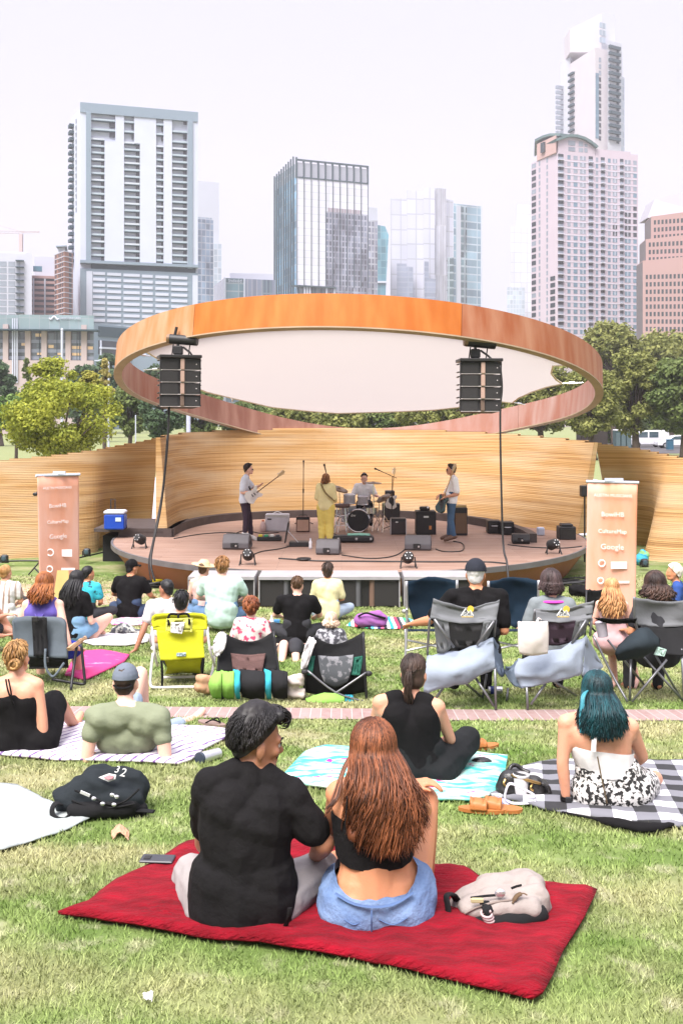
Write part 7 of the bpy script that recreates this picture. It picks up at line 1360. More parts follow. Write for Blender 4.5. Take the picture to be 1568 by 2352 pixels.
slide('nearer tan leather slide sandal in front of the checked blanket', 1108, 1868, m_cog, 0, yaw=R(-6)); slide('farther tan leather slide sandal touching the blanket edge', 1143, 1866, m_cog, 0, yaw=R(-12))
slide('brown flip flop on the grass beside the striped blanket', 487, 1668, mat('taupe_rubber', (.22,.15,.13), .7), 0, .26, R(150), False); slide('tan strappy sandal behind the knee of the woman in the tank top', 1105, 1722, m_cog, 0, yaw=R(20))
T = thing('sunglasses_case', 'black sunglasses case beside the bare foot on the turquoise blanket', 'case', gp(1105,1765)); b = MB(); p = gp(1105,1764,.04); b.ell(p, (.07,.04,.03), 14, 8); b.build('case', m_le, T, True); b = MB(); b.tube(dense3([p+V((.05,-.02,-.02)),p+V((.10,-.03,-.03)),p+V((.13,.0,-.03))]), .004, 5); b.build('cord', m_le, T)
# phone, keys, tumbler, leaf, can
T = thing('phone', 'dark grey phone lying on the red blanket edge left of the man', 'phone', gp(362,2000)); p = gp(362,2000,.055); b = MB(); b.box(p, (.155,.078,.011), rz=R(-4), bev=.004); b.build('case', mat('phone_case', (.035,.036,.045), .4), T); b = MB(); b.box(p+V((-.045,.0,.007)), (.03,.034,.004), rz=R(-4)); b.build('camera', m_black, T)
T = thing('keys', 'small bunch of keys hanging from the grey shorts onto the red blanket', 'keys', gp(660,2160)); p = gp(668,2162,.05)
for a, L in ((-2.6,.06),(.2,.05),(.5,.04)):
    b = MB(); b.tube([p, p+V((math.cos(a)*L*.5, math.sin(a)*L*.4, 0)), p+V((math.cos(a)*L, math.sin(a)*L*.8-.005, -.004))], [.006,.004,.003], 5, flat=.4); b.build('key', m_steel if a < 0 else m_blk2, T)
T = thing('tumbler', 'brushed steel tumbler lying on its side at the edge of the striped blanket', 'tumbler', gp(480,1745)); a = P(462,1742,6.62); c = P(502,1730,6.75); b = MB(); b.cyl(a, c, .042, .036, 18); b.build('body', m_steel, T, True, 40); b = MB(); b.cyl(a+(a-c)*.12, a, .043, n=18); ld = b.build('lid', mat('navy_lid', (.03,.04,.06), .4), T, True, 40)
T = thing('dry_leaf', 'crumpled brown leaf on the grass below the black backpack', 'leaf', gp(278,1925)); fabric('blade', [[gp(255,1922,.02),gp(275,1912,.045),gp(298,1920,.02)],[gp(260,1932,.015),gp(280,1930,.035),gp(296,1934,.01)]], mat('leaf_brown', (.42,.24,.15), .8, .25, 30), T, th=.002, wr=.02, seed=4)
T = thing('paper_scrap', 'tiny white paper scrap on the foreground grass', 'litter', gp(338,2305)); fabric('scrap', [[gp(328,2303,.03),gp(352,2300,.035)],[gp(330,2311,.028),gp(350,2312,.02)]], c_white, T, th=.002, wr=.01)
T = thing('drink_can', 'white and navy drink can on the grass under the left grey chair', 'can', gp(1138,1590)); b = MB(); a = P(1120,1585,8.95); c = P(1152,1585,8.95); b.cyl(a, c, .035, n=14); b.build('body', m_steel, T, True, 40); b = MB(); b.cyl(a.lerp(c,.15), a.lerp(c,.45), .0355, n=14); b.build('label_band', mat('navy_ink', (.03,.05,.2), .5), T, True, 40)
# tote bag
T = thing('tote_bag', 'plain cream cotton tote bag hanging on the right grey chair', 'bag', P(1222,1502,8.2)); q = ptmap(8.2); fabric('front', [[q(1190,1427),q(1222,1429,-.01),q(1256,1427)],[q(1191,1465),q(1222,1466,-.05),q(1256,1464)],[q(1192,1500),q(1222,1504,-.03),q(1255,1500)]], cloth('calico', (.60,.54,.51), bump=.25), T, -.02, .03, wr=.008, seed=40); b = MB(); b.tube(dense3([q(1232,1428,.02),q(1236,1420,.06),q(1242,1424,.06)]), .009, 6, flat=.5); b.build('handle', MATS['cloth_calico'], T)
# purple bag, white towel sacks, shopping
T = thing('holdall', 'purple holdall bag lying on the rainbow striped blanket', 'bag', gp(852,1430)); q = ptmap(13.9); blob([(q(828,1424),.09,q(875,1424),.10),(q(835,1418),.07,q(868,1416),.08)], .016, 'body', cloth('violet_nylon', (.27,.10,.30)), T, 3, .02, 6); b = MB(); b.tube(dense3([q(822,1416,-.08),q(840,1408,-.1),q(862,1414,-.1),q(885,1420,-.08)]), .014, 6); b.build('strap', c_black, T)
T = thing('paper_bag', 'crumpled brown paper bag beside the lime storage bag', 'bag', gp(464,1590)); q = ptmap(9.0); blob([(q(460,1578),.055,q(475,1580),.06),(q(460,1562),.045,q(478,1560),.05)], .012, 'bag', mat('kraft', (.42,.24,.14), .8, .2, 12), T, 2, .022, 12)
T = thing('jacket', 'pale rolled jacket lying between the two black folding chairs', 'jacket', gp(680,1600)); q = ptmap(8.85); blob([(q(668,1566),.06,q(690,1560),.05),(q(672,1590),.05,q(692,1592),.05),(q(668,1570),.06,q(676,1592),.05)], .013, 'cloth', cloth('ecru', (.48,.42,.38)), T, 2, .03, 9)
T = thing('towel', 'white towel draped over the left corner of the black mesh chair', 'towel', P(716,1500,8.85)); q = ptmap(8.83); fabric('drape', [[q(703,1480),q(712,1462,.05),q(726,1474)],[q(694,1510),q(704,1505),q(716,1496)],[q(691,1538),q(698,1536),q(704,1532)]], c_white, T, wr=.03, th=.012, seed=41)
T = thing('towel', 'white towel draped over the left corner of the curly haired person\'s chair', 'towel', P(508,1480,8.9)); q = ptmap(8.88); fabric('drape', [[q(492,1472),q(504,1452,.05),q(520,1456)],[q(490,1492),q(502,1486),q(518,1478)],[q(496,1510),q(506,1502),q(514,1492)]], c_white, T, wr=.03, th=.012, seed=42)
for k, (u, c, h) in enumerate(((650-2-24,(.6,.58,.6),.16),(636,(.05,.2,.4),.14),(616,(.45,.1,.12),.12))):
    lab = ('white bottle by the shopping behind the folding chairs','blue drink carton by the shopping behind the folding chairs','red snack tub by the shopping behind the folding chairs')[k]; p = gp(u,1446); T = thing(('bottle','drink_carton','snack_tub')[k], lab, ('bottle','carton','tub')[k], p, 'picnic food behind the folding chairs'); b = MB()
    if k == 0: b.lathe(p, [(.0,0),(.035,0),(.035,.13),(.015,.16),(.015,.2),(0,.2)], 14)
    elif k == 1: b.box(p+V((0,0,h/2)), (.08,.06,h), bev=.006)
    else: b.lathe(p, [(0,0),(.04,0),(.05,h),(0,h)], 14)
    b.build('body', mat('pack%d'%k, c, .5), T, True, 40)
T = thing('clothes_heap', 'heap of dark and patterned clothes on the white cloth', 'clothes', gp(285,1450)); q = ptmap(13.2); blob([(q(262,1452),.06,q(300,1450),.07),(q(280,1444),.05,q(325,1454),.05)], .016, 'cloth', mat('heap', (.05,.05,.06), .9, 0, 12, col2=(.4,.4,.36), thr=(.5,.6)), T, 2, .03, 9)
# dog beyond the striped shirt
T = thing('dog', 'small dark dog with pricked ears lying near the copper haired woman', 'dog', gp(62,1425)); d = 14.6; q = ptmap(d)
sh = [(q(62,1398,.1),.10,q(66,1412,.35),.12),(q(60,1378),.055,q(60,1392,.05),.07),(q(60,1378),.05,q(54,1384,-.07),.028),(q(58,1402,-.02),.04,q(56,1424,-.05),.025),(q(68,1402,0),.04,q(68,1424,-.05),.025),(q(64,1416,.4),.1,q(80,1424,.3),.04),(q(72,1420,.55),.04,q(90,1424,.6),.02)]
for s in (-1,1): sh.append((q(60+s*6,1372,.02),.026,q(60+s*9,1360,.03),.008))
blob(sh, .012, 'body', mat('dog_coat', (.02,.018,.017), .8, 0, 12, col2=(.14,.08,.05), thr=(.55,.65)), T, 3)
# ---- grass: short blades everywhere on the lawn, sparser with distance
def inside(px, py, poly):
    r = np.zeros(len(px), bool); n = len(poly)
    for i in range(n):
        x0, y0 = poly[i]; x1, y1 = poly[(i+1)%n]
        c = ((y0 > py) != (y1 > py)) & (px < (x1-x0)*(py-y0)/((y1-y0) or 1e-9)+x0); r ^= c
    return r
def make_grass(n):
    g = np.random.default_rng(3); t = g.random(n); y0, y1 = 2.9, 21.5; y = y0*(y1/y0)**(t**.9); x = (g.random(n)*2-1)*(.42*y+1.1); x = x+y*0
    tuft = np.array([mnoise.noise((a*2.2, b*2.2, 5))+.5*mnoise.noise((a*7, b*7, 9)) for a, b in zip(x[::1], y[::1])])
    keep = np.ones(n, bool)
    for p in EXCL: keep &= ~inside(x, y, p)
    px = np.array([p[0] for p in PATH_Y[::2]]); py0 = np.array([p[1] for p in PATH_Y[::2]]); py1 = np.array([p[1] for p in PATH_Y[1::2]])
    keep &= ~((y > np.interp(x, px, py0)-.0) & (y < np.interp(x, px, py1)+.0))
    keep &= ~(((x-SX)**2+((y-SY)/1.05)**2) < (SR-.3)**2)
    dirt = (np.abs(x+6.2) < 2.6) & (np.abs(y-18.2) < 2.2); keep &= ~(dirt & (g.random(n) < .8))
    keep &= ~((tuft < -.35) & (g.random(n) < .6))
    x, y, tuft = x[keep], y[keep], tuft[keep]; n = len(x)
    yc = np.clip(y,0,20); z = EYE-(1.6+.112*yc-.0011*yc*yc)
    L = (.017+.013*g.random(n)+.012*np.clip(tuft,-.5,1))*(1+.02*y); a = g.random(n)*6.283; lean = .35+.9*g.random(n); w = .0011*np.maximum(y,3.2)*(.7+.6*g.random(n))*.62
    dx, dy = np.cos(a), np.sin(a); hx, hy, hz = dx*np.sin(lean)*L, dy*np.sin(lean)*L, np.cos(lean)*L+.004
    b0 = g.random(n)*6.283; wx, wy = np.cos(b0)*w, np.sin(b0)*w*.6
    v = np.stack([np.c_[x-wx,y-wy,z], np.c_[x+wx,y+wy,z], np.c_[x+hx*.5+wx*.6,y+hy*.5+wy*.6,z+hz*.6], np.c_[x+hx,y+hy,z+hz]], 1).reshape(-1,3)
    me = bpy.data.meshes.new('grass'); me.vertices.add(n*4); me.vertices.foreach_set('co', v.astype(np.float32).ravel()); me.loops.add(n*4); me.loops.foreach_set('vertex_index', np.arange(n*4, dtype=np.int32)); me.polygons.add(n); me.polygons.foreach_set('loop_start', np.arange(0,n*4,4,dtype=np.int32)); me.update(calc_edges=True)
    return tag(link('grass', me, m_blade), kind='stuff')
make_grass(420000)
# ================= the band on the stage
def onstage(u, vfeet, vtop, d=None):
    p = DK(u, vfeet) if d is None else V((( u-U0)/F*d, d, DECK)); return p, (vfeet-vtop)/F*p.y
GB = 'band members on the stage'
def guitar(label, c, ax, nrm, body, neckc, L=.98, bass=False):
    """solid body electric guitar: c body centre, ax neck direction, nrm outward face"""
    ax = V(ax).normalized(); nrm = V(nrm); nrm = (nrm-ax*nrm.dot(ax)).normalized(); sd = nrm.cross(ax); T = thing('bass_guitar' if bass else 'electric_guitar', label, 'guitar', c, 'instruments on the stage'); o = V(c)
    pts = [(-.20,.0),(-.18,.10),(-.10,.155),(.0,.12),(.06,.105),(.15,.15),(.20,.13),(.14,.05),(.13,.0),(.15,-.05),(.19,-.12),(.13,-.14),(.05,-.10),(-.02,-.12),(-.12,-.16),(-.19,-.09)]
    b = MB(); b.prism([o+ax*x+sd*y-nrm*.02 for x,y in pts], nrm*.042); ob = b.build('body', body, T); md = ob.modifiers.new('b','BEVEL'); md.width = .008; md.segments = 2
    b = MB(); b.prism([o+ax*x+sd*y+nrm*.023 for x,y in ((-.12,-.06),(-.06,-.09),(.08,-.07),(.12,.0),(.1,.07),(-.02,.06))], nrm*.003); b.build('pickguard', mat('pickguard', (.5,.46,.45), .4) if not bass else mat('pickguard_black', (.03,.03,.03), .4), T)
    n0, n1 = o+ax*.10+nrm*.02, o+ax*(L-.28)+nrm*.02; b = MB(); b.tube([n0, n1], .024, 6, flat=.5); b.build('neck', neckc, T)
    b = MB(); b.prism([n1+sd*.03-nrm*.01, n1+ax*.17+sd*.045-nrm*.01, n1+ax*.19+sd*.0-nrm*.01, n1+ax*.14-sd*.035-nrm*.01, n1-sd*.02-nrm*.01], nrm*.016); hd = b.build('headstock', mat('maple', (.5,.36,.2), .4), T)
    for k in range(4): b = MB(); b.ell(n1+ax*(.03+k*.035)+sd*.05, .011, 8, 5); b.build('tuner', m_steel, hd)
    for x in (-.02,.04): b = MB(); b.box(0, (.02,.07,.012), M=Matrix.Translation(o+ax*x+nrm*.026) @ Matrix(((ax.x,sd.x,nrm.x,0),(ax.y,sd.y,nrm.y,0),(ax.z,sd.z,nrm.z,0),(0,0,0,1)))); b.build('pickup', m_black, T)
    return T
# left guitarist, facing right
p, H = onstage(565, 1241, 1064); J, s, L = standing(p.x, p.y, p.z, H, R(88)); d = p.y; q = lambda u, v, k=0: P(u, v, d+k)
J.update(head=q(571,1078), neck=q(566,1092), chest=q(563,1118), shL=q(563,1100,.16), shR=q(562,1101,-.17), elR=q(556,1131,-.22), wrR=q(583,1132,-.22), hdR=q(590,1133,-.2), elL=q(582,1122,.18), wrL=q(596,1116,.02), hdL=q(602,1110,.0), pelvis=q(562,1148), hipL=q(563,1152,.08), hipR=q(562,1152,-.08), knL=q(572,1190,.1), knR=q(566,1190,-.1), anL=q(577,1232,.05), anR=q(562,1226,-.12), toL=q(590,1240,.05), toR=q(575,1232,-.12))
f = person('guitarist in sunglasses, pale blue shirt and dark trousers at the left of the stage', J, s, 'fair', .013, yaw=R(80), group=GB); tee(f, cloth('pale_blue_shirt', (.58,.61,.70)), .75, .02, 1.0, name='shirt', loose=1.15, over=.012); bottoms(f, cloth('plum_trousers', (.045,.03,.045)), 1.85, .014); shoes(f, c_white); short_hair(f.T, f.M, s, hair_dark, 60, 1.06, 1, top=.015)
b = MB(); b.box(0,(.15,.03,.04), M=f.M @ Matrix.Translation((0,.09,.0)), bev=.01); b.build('sunglasses', m_black, f.T); b = MB(); b.tube(dense3([f.J['shL']+V((0,0,.05)), q(573,1120,-.16), q(583,1140,-.22)]), .02, 6, flat=.3); b.build('guitar_strap', c_black, f.T)
guitar('white electric guitar held by the left guitarist', q(582,1137,-.26), (1,.0,.75), (.2,-1,.15), mat('guitar_white', (.6,.57,.55), .25, coat=.4), mat('rosewood', (.10,.05,.03), .4))
# singer in yellow seen from behind
p, H = onstage(748, 1246, 1091, None); J, s, L = standing(p.x, p.y, p.z, H*1.02, R(20), False); f = person('singer in a pale yellow suit seen from behind at the middle of the stage', J, s, 'fair', .013, yaw=R(30), male=False, group=GB); yl = cloth('yellow_suit', (.78,.68,.36)); yt = cloth('yellow_trousers', (.76,.60,.16))
tee(f, yl, 1.75, .035, 1.0, name='jacket', loose=1.35, over=.03); bottoms(f, yt, 1.95, .035, r=1.15); shoes(f, c_white); long_hair(f.T, f.M, s, hairmat('ginger_brown', (.12,.045,.016), (.3,.13,.05)), .14, .02, .01, 70, .012, .006, seed=51); b = MB(); b.tube(dense3([f.J['neck']+V((-.1,-.06,.02)), f.J['chest']+V((.0,-.18,0)), f.J['pelvis']+V((.2,-.12,.12))]), .024, 6, flat=.3); b.build('guitar_strap', mat('olive_strap', (.20,.14,.05), .7), f.T)
# drummer facing the lawn
d = 25.2; q = lambda u, v, k=0: P(u, v, d+k); bz = DECK+.5; x0 = q(836,1100).x
J, s = seated(x0, d, bz, .87, R(180), 'chair', 'lap'); J.update(wrL=q(868,1140,-.35), elL=q(862,1138,-.1), wrR=q(800,1140,-.35), elR=q(810,1138,-.1))
f = person('drummer with glasses and a striped white shirt behind the drum kit', J, s, 'fair', .014, yaw=R(180), group=GB); tee(f, mat('stripe_white', (.72,.71,.74), .9, .03, 30, stretch=(1,1,.02)), .8, .02, name='shirt'); bottoms(f, c_dark); shoes(f, c_black); short_hair(f.T, f.M, s, hair_dark, 40, 1.06, 1, top=.02)
for k in (-1,1): b = MB(); b.lathe(f.M @ V((k*.034,.098,0)), [(.024,-.003),(.029,-.003),(.029,.003),(.024,.003)], 14, f.M.to_3x3() @ Matrix.Rotation(PI/2,3,'X')); b.build('spectacles', m_black, f.T)
# right guitarist facing left
p, H = onstage(1036, 1245, 1065); J, s, L = standing(p.x, p.y, p.z, H, R(-85)); d = p.y; q = lambda u, v, k=0: P(u, v, d+k)
J.update(head=q(1035,1079), neck=q(1040,1094), shR=q(1041,1102,.16), shL=q(1043,1102,-.17), chest=q(1041,1118), elL=q(1050,1135,-.2), wrL=q(1022,1142,-.22), hdL=q(1015,1145,-.2), elR=q(1022,1138,.2), wrR=q(1010,1136,.05), hdR=q(1004,1142,.0), anL=q(1042,1232,-.1), toL=q(1022,1240,-.12), anR=q(1030,1230,.12), toR=q(1014,1236,.14))
f = person('bassist in white shirt, jeans and brown boots at the right of the stage', J, s, 'mid', .013, yaw=R(-82), group=GB); tee(f, cloth('bright_white', (.85,.84,.85)), .8, .018, name='shirt', over=.01); bottoms(f, cloth('indigo_jeans', (.07,.13,.22)), 1.9, .012); shoes(f, mat('brown_leather', (.13,.07,.045), .5)); short_hair(f.T, f.M, s, hair_dark, 60, 1.05, 1)
b = MB(); b.box(0,(.15,.03,.04), M=f.M @ Matrix.Translation((0,.09,.0)), bev=.01); b.build('sunglasses', m_black, f.T)
guitar('dark bass guitar held upright by the bassist in white shirt', q(1014,1158,-.2), (.36,.0,1), (-.8,-.6,0), mat('bass_green', (.015,.05,.045), .3, coat=.4), mat('maple_neck', (.5,.3,.12), .4), 1.05, True)
guitar('white headed bass leaning on the black amplifier behind the drums', P(898,1152,26.3), (.12,.1,1), (-.2,-1,.1), mat('guitar_cream', (.5,.47,.42), .3), mat('maple_neck', (.5,.3,.12), .4), 1.0, True)
# ---- drum kit
T = thing('drum_kit', 'silver drum kit with a black bass drum head and brass cymbals', 'drum kit', DK(825,1215)); d = 24.3; q = lambda u, v, k=0: P(u, v, d+k)
m_shell = mat('drum_silver', (.42,.42,.46), .3, .2, 20, metal=.3); m_head = mat('drum_head', (.6,.59,.58), .6); m_cym = mat('cymbal', (.14,.085,.05), .35, .2, 5, metal=.7); m_chr = mat('chrome', (.6,.6,.62), .15, .03, metal=.9)
c = q(822,1196); fd = V((-.12,-1,.02)).normalized(); r = .275; b = MB(); b.cyl(c, c-fd*.4, r, n=28, cap=False); sh = b.build('bass_drum', m_shell, T, True, 40); b = MB(); b.cyl(c+fd*.012, c-fd*.02, r*.94, n=28); b.build('front_head', m_black, sh); b = MB(); b.tube([c+fd*.01+V((math.cos(a)*r,.0,math.sin(a)*r)) for a in np.linspace(0,2*PI,33)], .018, 6); b.build('hoop', m_chr, sh)
text_mesh('dw', frame_m(c+fd*.016+V((-.12,0,.13)), (1,-.1,0), (0,0,1)), .10, m_wlogo, 'logo', sh, .002)
for cu, cv, rr, h in ((802,1146,.145,.22),(833,1149,.125,.2)):
    c = q(cu,cv,.05); b = MB(); b.cyl(c-V((0,0,h/2)), c+V((0,-.03,h/2)), rr, n=20); tm = b.build('tom', m_shell, T, True, 40)
    for z in (-h/2, h/2): b = MB(); b.tube([c+V((math.cos(a)*rr*1.03,math.sin(a)*rr*1.03+(-.03 if z > 0 else 0),z)) for a in np.linspace(0,2*PI,21)], .009, 5); b.build('hoop', m_chr, tm)
c = q(852,1172,.1); b = MB(); b.cyl(c-V((0,0,.07)), c+V((0,0,.07)), .18, n=20); b.build('snare', m_chr, T, True, 40)
c = q(800,1180,.3); b = MB(); b.cyl(c-V((0,0,.2)), c+V((0,0,.2)), .19, n=20); b.build('floor_tom', m_shell, T, True, 40)
for (cu, cv, k), nr, rr, base in (((779,1122,-.1),(.35,-.25,1),.23,(790,1214)),((857,1108,.2),(.02,-.05,1),.22,(862,1212)),((880,1143,.0),(-.55,-.35,1),.19,(893,1216)),((870,1150,.3),(0,0,1),.17,(874,1214))):
    c = q(cu,cv,k); z = V(nr).normalized(); M3 = z.to_track_quat('Z','Y').to_matrix(); b = MB(); b.lathe(c, [(.0,.025),(.035,.02),(.05,.006),(rr*.6,.0),(rr,-.012),(rr,-.015),(.0,.01)], 24, M3); b.build('cymbal', m_cym, T, True)
    g = DK(*base); g = V((c.x+.02, c.y, DECK)); b = MB(); b.cyl(c, g+V((0,0,.35)), .010, .013, 7); b.build('cymbal_stand', m_chr, T)
    for a in (0.3,2.4,4.5): b = MB(); b.tube([g+V((0,0,.4)), g+V((math.cos(a)*.25,math.sin(a)*.25,.01))], .011, 6); b.build('stand_leg', m_chr, T)
b = MB(); b.cyl(V((x0,25.3,DECK+.4)), V((x0,25.3,DECK+.5)), .17, n=16); th_ = b.build('throne', m_black, T); b = MB(); b.cyl(V((x0,25.3,DECK)), V((x0,25.3,DECK+.4)), .025); b.build('throne_post', m_chr, T)
# stool before the kit
T = thing('stool', 'round stool with a brown padded seat and chrome rings beside the singer', 'stool', DK(786,1222)); p = DK(786,1222); b = MB(); b.lathe(p+V((0,0,.60)), [(0,0),(.17,0),(.19,.03),(.19,.07),(.17,.09),(0,.1)], 20); b.build('seat', mat('stool_brown', (.12,.07,.06), .45), T, True)
for a in (.5,2.07,3.64,5.21): b = MB(); b.tube([p+V((math.cos(a)*.14,math.sin(a)*.14,.6)), p+V((math.cos(a)*.2,math.sin(a)*.2,.0))], .013, 6); b.build('leg', m_chr, T)
for z, r in ((.42,.165),(.18,.19)): b = MB(); b.tube([p+V((math.cos(a)*r,math.sin(a)*r,z)) for a in np.linspace(0,2*PI,25)], .011, 6); b.build('ring', m_chr, T)
# ---- backline
def boxy(name, label, cat, u0, u1, vt, vb, m, depth=.3, group=None, grille=None, yaw=0, dd=None, bev=.015):
    p = DK((u0+u1)/2, vb) if dd is None else V((((u0+u1)/2-U0)/F*dd, dd, EYE-(vb-V0)/F*dd)); w = (u1-u0)/F*p.y; h = (vb-vt)/F*p.y; T = thing(name, label, cat, p, group)
    M = Matrix.Translation(p+V((0,depth/2,0))) @ Matrix.Rotation(yaw,4,'Z'); b = MB(); b.box(0,(w,depth,h), M=M @ Matrix.Translation((0,0,h/2)), bev=bev); b.build('cabinet', m, T)
    if grille: b = MB(); b.box(0,(w*.86,.02,h*.72), M=M @ Matrix.Translation((0,-depth/2-.002,h*.44))); b.build('grille', grille, T)
    return T, M, w, h
GA = 'amplifiers on the stage'
T, M, w, h = boxy('guitar_amplifier', 'white guitar amplifier with a small dark logo behind the left guitarist', 'amplifier', 609, 664, 1181, 1221, mat('cream_tolex', (.55,.53,.56), .8), .26, GA, mat('pale_cloth', (.50,.48,.52), .9)); b = MB(); b.tube(dense3([M @ V((-.12,0,h)), M @ V((0,0,h+.05)), M @ V((.12,0,h))]), .012, 6); b.build('handle', m_steel, T); b = MB(); b.box(0,(.1,.01,.03), M=M @ Matrix.Translation((-w*.32,-.15,h*.72))); b.build('logo', m_black, T); b = MB(); b.box(0,(w*.9,.012,.05), M=M @ Matrix.Translation((0,-.135,h*.9))); b.build('control_panel', m_steel, T)
T, M, w, h = boxy('guitar_amplifier', 'small amplifier with a peach front beside the white amplifier', 'amplifier', 680, 711, 1187, 1222, mat('brown_tolex', (.10,.05,.04), .7), .26, GA, mat('peach_cloth', (.50,.32,.24), .9)); b = MB(); b.box(0,(w*.9,.012,.06), M=M @ Matrix.Translation((0,-.135,h*.9))); b.build('control_panel', m_black, T); b = MB(); b.tube([M @ V((-.1,0,h)), M @ V((-.08,0,h+.04)), M @ V((.08,0,h+.04)), M @ V((.1,0,h))], .01, 6); b.build('handle', m_black, T)
boxy('bass_amplifier', 'tall black bass amplifier directly behind the cymbal stand', 'amplifier', 878, 918, 1157, 1195, m_black, .4, GA, m_grille, dd=26.6); boxy('amplifier_head', 'small black amplifier head on top of the tall bass amplifier', 'amplifier', 884, 906, 1127, 1156.5, m_black, .25, GA, m_blk2, dd=26.7)
T, M, w, h = boxy('guitar_amplifier', 'small black amplifier with pale corners right of the drum kit', 'amplifier', 896, 933, 1191, 1228, m_black, .28, GA, mat('brown_grille', (.05,.04,.04), .9)); b = MB(); b.ell(M @ V((-.04,-.155,h*.78)), (.035,.008,.018), 12, 6); b.build('badge', m_wlogo, T)
for sx_ in (-1,1): b = MB(); b.box(0,(.02,.02,h*.98), M=M @ Matrix.Translation((sx_*w*.48,-.142,h*.5))); b.build('edge_trim', m_edge, T)
T, M, w, h = boxy('loudspeaker', 'black loudspeaker cabinet with gadgets on top left of the bassist', 'loudspeaker', 955, 1001, 1174, 1228, m_black, .4, GA, m_grille); b = MB(); b.box(0,(.12,.012,.04), M=M @ Matrix.Translation((0,-.21,h*.76))); b.build('badge', m_wlogo, T); b = MB(); b.box(0,(.06,.012,.09), M=M @ Matrix.Translation((.1,-.215,h*.3))); b.build('sticker', mat('orange_sticker', (.5,.2,.06), .6), T)
T = thing('effects_unit', 'small black gadget lying on the loudspeaker left of the bassist', 'gadget', M @ V((0,0,h))); b = MB(); b.box(0,(.24,.2,.09), M=M @ Matrix.Translation((-.02,0,h+.05)), bev=.02); b.build('case', m_blk2, T); b = MB(); b.ell(M @ V((.05,-.1,h+.07)), .03, 8, 6); b.build('knob', m_steel, T)
T, M, w, h = boxy('guitar_amplifier', 'brown fronted tall amplifier behind the bassist', 'amplifier', 1043, 1073, 1166, 1230, m_black, .42, GA, mat('bronze_cloth', (.14,.085,.05), .8)); b = MB(); b.box(0,(w*.9,.3,.05), M=M @ Matrix.Translation((0,0,h+.025))); b.build('control_panel', mat('amp_gold', (.45,.3,.12), .4), T)
for u0, u1, vt, vb, lab in ((1120,1150,1196,1226,'left black case of the pair against the kerb right of the bassist'),(1150,1180,1199,1229,'right black case of the pair against the kerb right of the bassist')): 
    T, M, w, h = boxy('equipment_case', lab, 'case', u0, u1, vt, vb, m_black, .35, 'cases on the stage', m_blk2); b = MB(); b.tube([M @ V((-.08,-.18,h*.6)), M @ V((-.06,-.21,h*.6)), M @ V((.06,-.21,h*.6)), M @ V((.08,-.18,h*.6))], .009, 5); b.build('handle', m_steel, T)
T, M, w, h = boxy('loudspeaker', 'small white loudspeaker on the deck before the right part of the timber wall', 'loudspeaker', 1234, 1250, 1212, 1230, m_white, .16, None, m_pale); T, M, w, h = boxy('equipment_case', 'square black case near the right end of the stage', 'case', 1284, 1322, 1210, 1240, m_black, .35, 'cases on the stage', m_blk2); b = MB(); b.box(0,(w*.7,.3,.06), M=M @ Matrix.Translation((0,0,h+.03)), bev=.02); b.build('lid', m_black, T)
# stage monitors
def wedge(label, u0, u1, vt, vb, name='stage_monitor', m=None, trim=None):
    p = DK((u0+u1)/2, vb); w = (u1-u0)/F*p.y*.92; h = (vb-vt)/F*p.y*.92; T = thing(name, label, 'loudspeaker', p, 'wedge monitors along the stage front'); M = Matrix.Translation(p) @ Matrix.Rotation(R(-6),4,'Z'); prof = [(.0,.03),(-.0,h*.45),(.10,h),(.26,h*.98),(.46,h*.35),(.46,.02),(.05,0)]
    b = MB(); b.prism([M @ V((-w/2,y,z)) for y,z in prof], M.to_3x3() @ V((w,0,0))); o = b.build('cabinet', m or mat('monitor_grey', (.10,.092,.10), .6), T); md = o.modifiers.new('b','BEVEL'); md.width = .02; md.segments = 2
    b = MB(); b.box(0,(w*.28,.02,.09), M=M @ Matrix.Translation((-.02,-.008,.10))); pn = b.build('connector_panel', m_black, T); b = MB(); b.cyl(M @ V((.02,-.02,.09)), M @ V((.02,-.045,.09)), .02, n=10); b.build('plug', m_steel, pn)
    b = MB(); b.prism([M @ V((w/2+.002,y,z)) for y,z in ((.12,h*.55),(.28,h*.6),(.28,h*.3),(.12,h*.3))], M.to_3x3() @ V((.006,0,0))); b.build('side_handle', m_black, T)
    b = MB(); b.prism([M @ V((-w*.45,y,z)) for y,z in ((.285,h*.965),(.455,h*.40))]+[M @ V((w*.45,y,z)) for y,z in ((.455,h*.40),(.285,h*.965))], (0,.012,.012)); b.build('grille', m_grille, T)
wedge('wedge monitor at the feet of the left guitarist', 507, 574, 1226, 1263); wedge('wedge monitor in front of the yellow singer', 722, 781, 1238, 1275); wedge('wedge monitor in front of the bassist', 926, 992, 1229, 1265); wedge('small dark wedge monitor with pale edges below the pair of black cases', 1174, 1218, 1226, 1250, m=m_black)
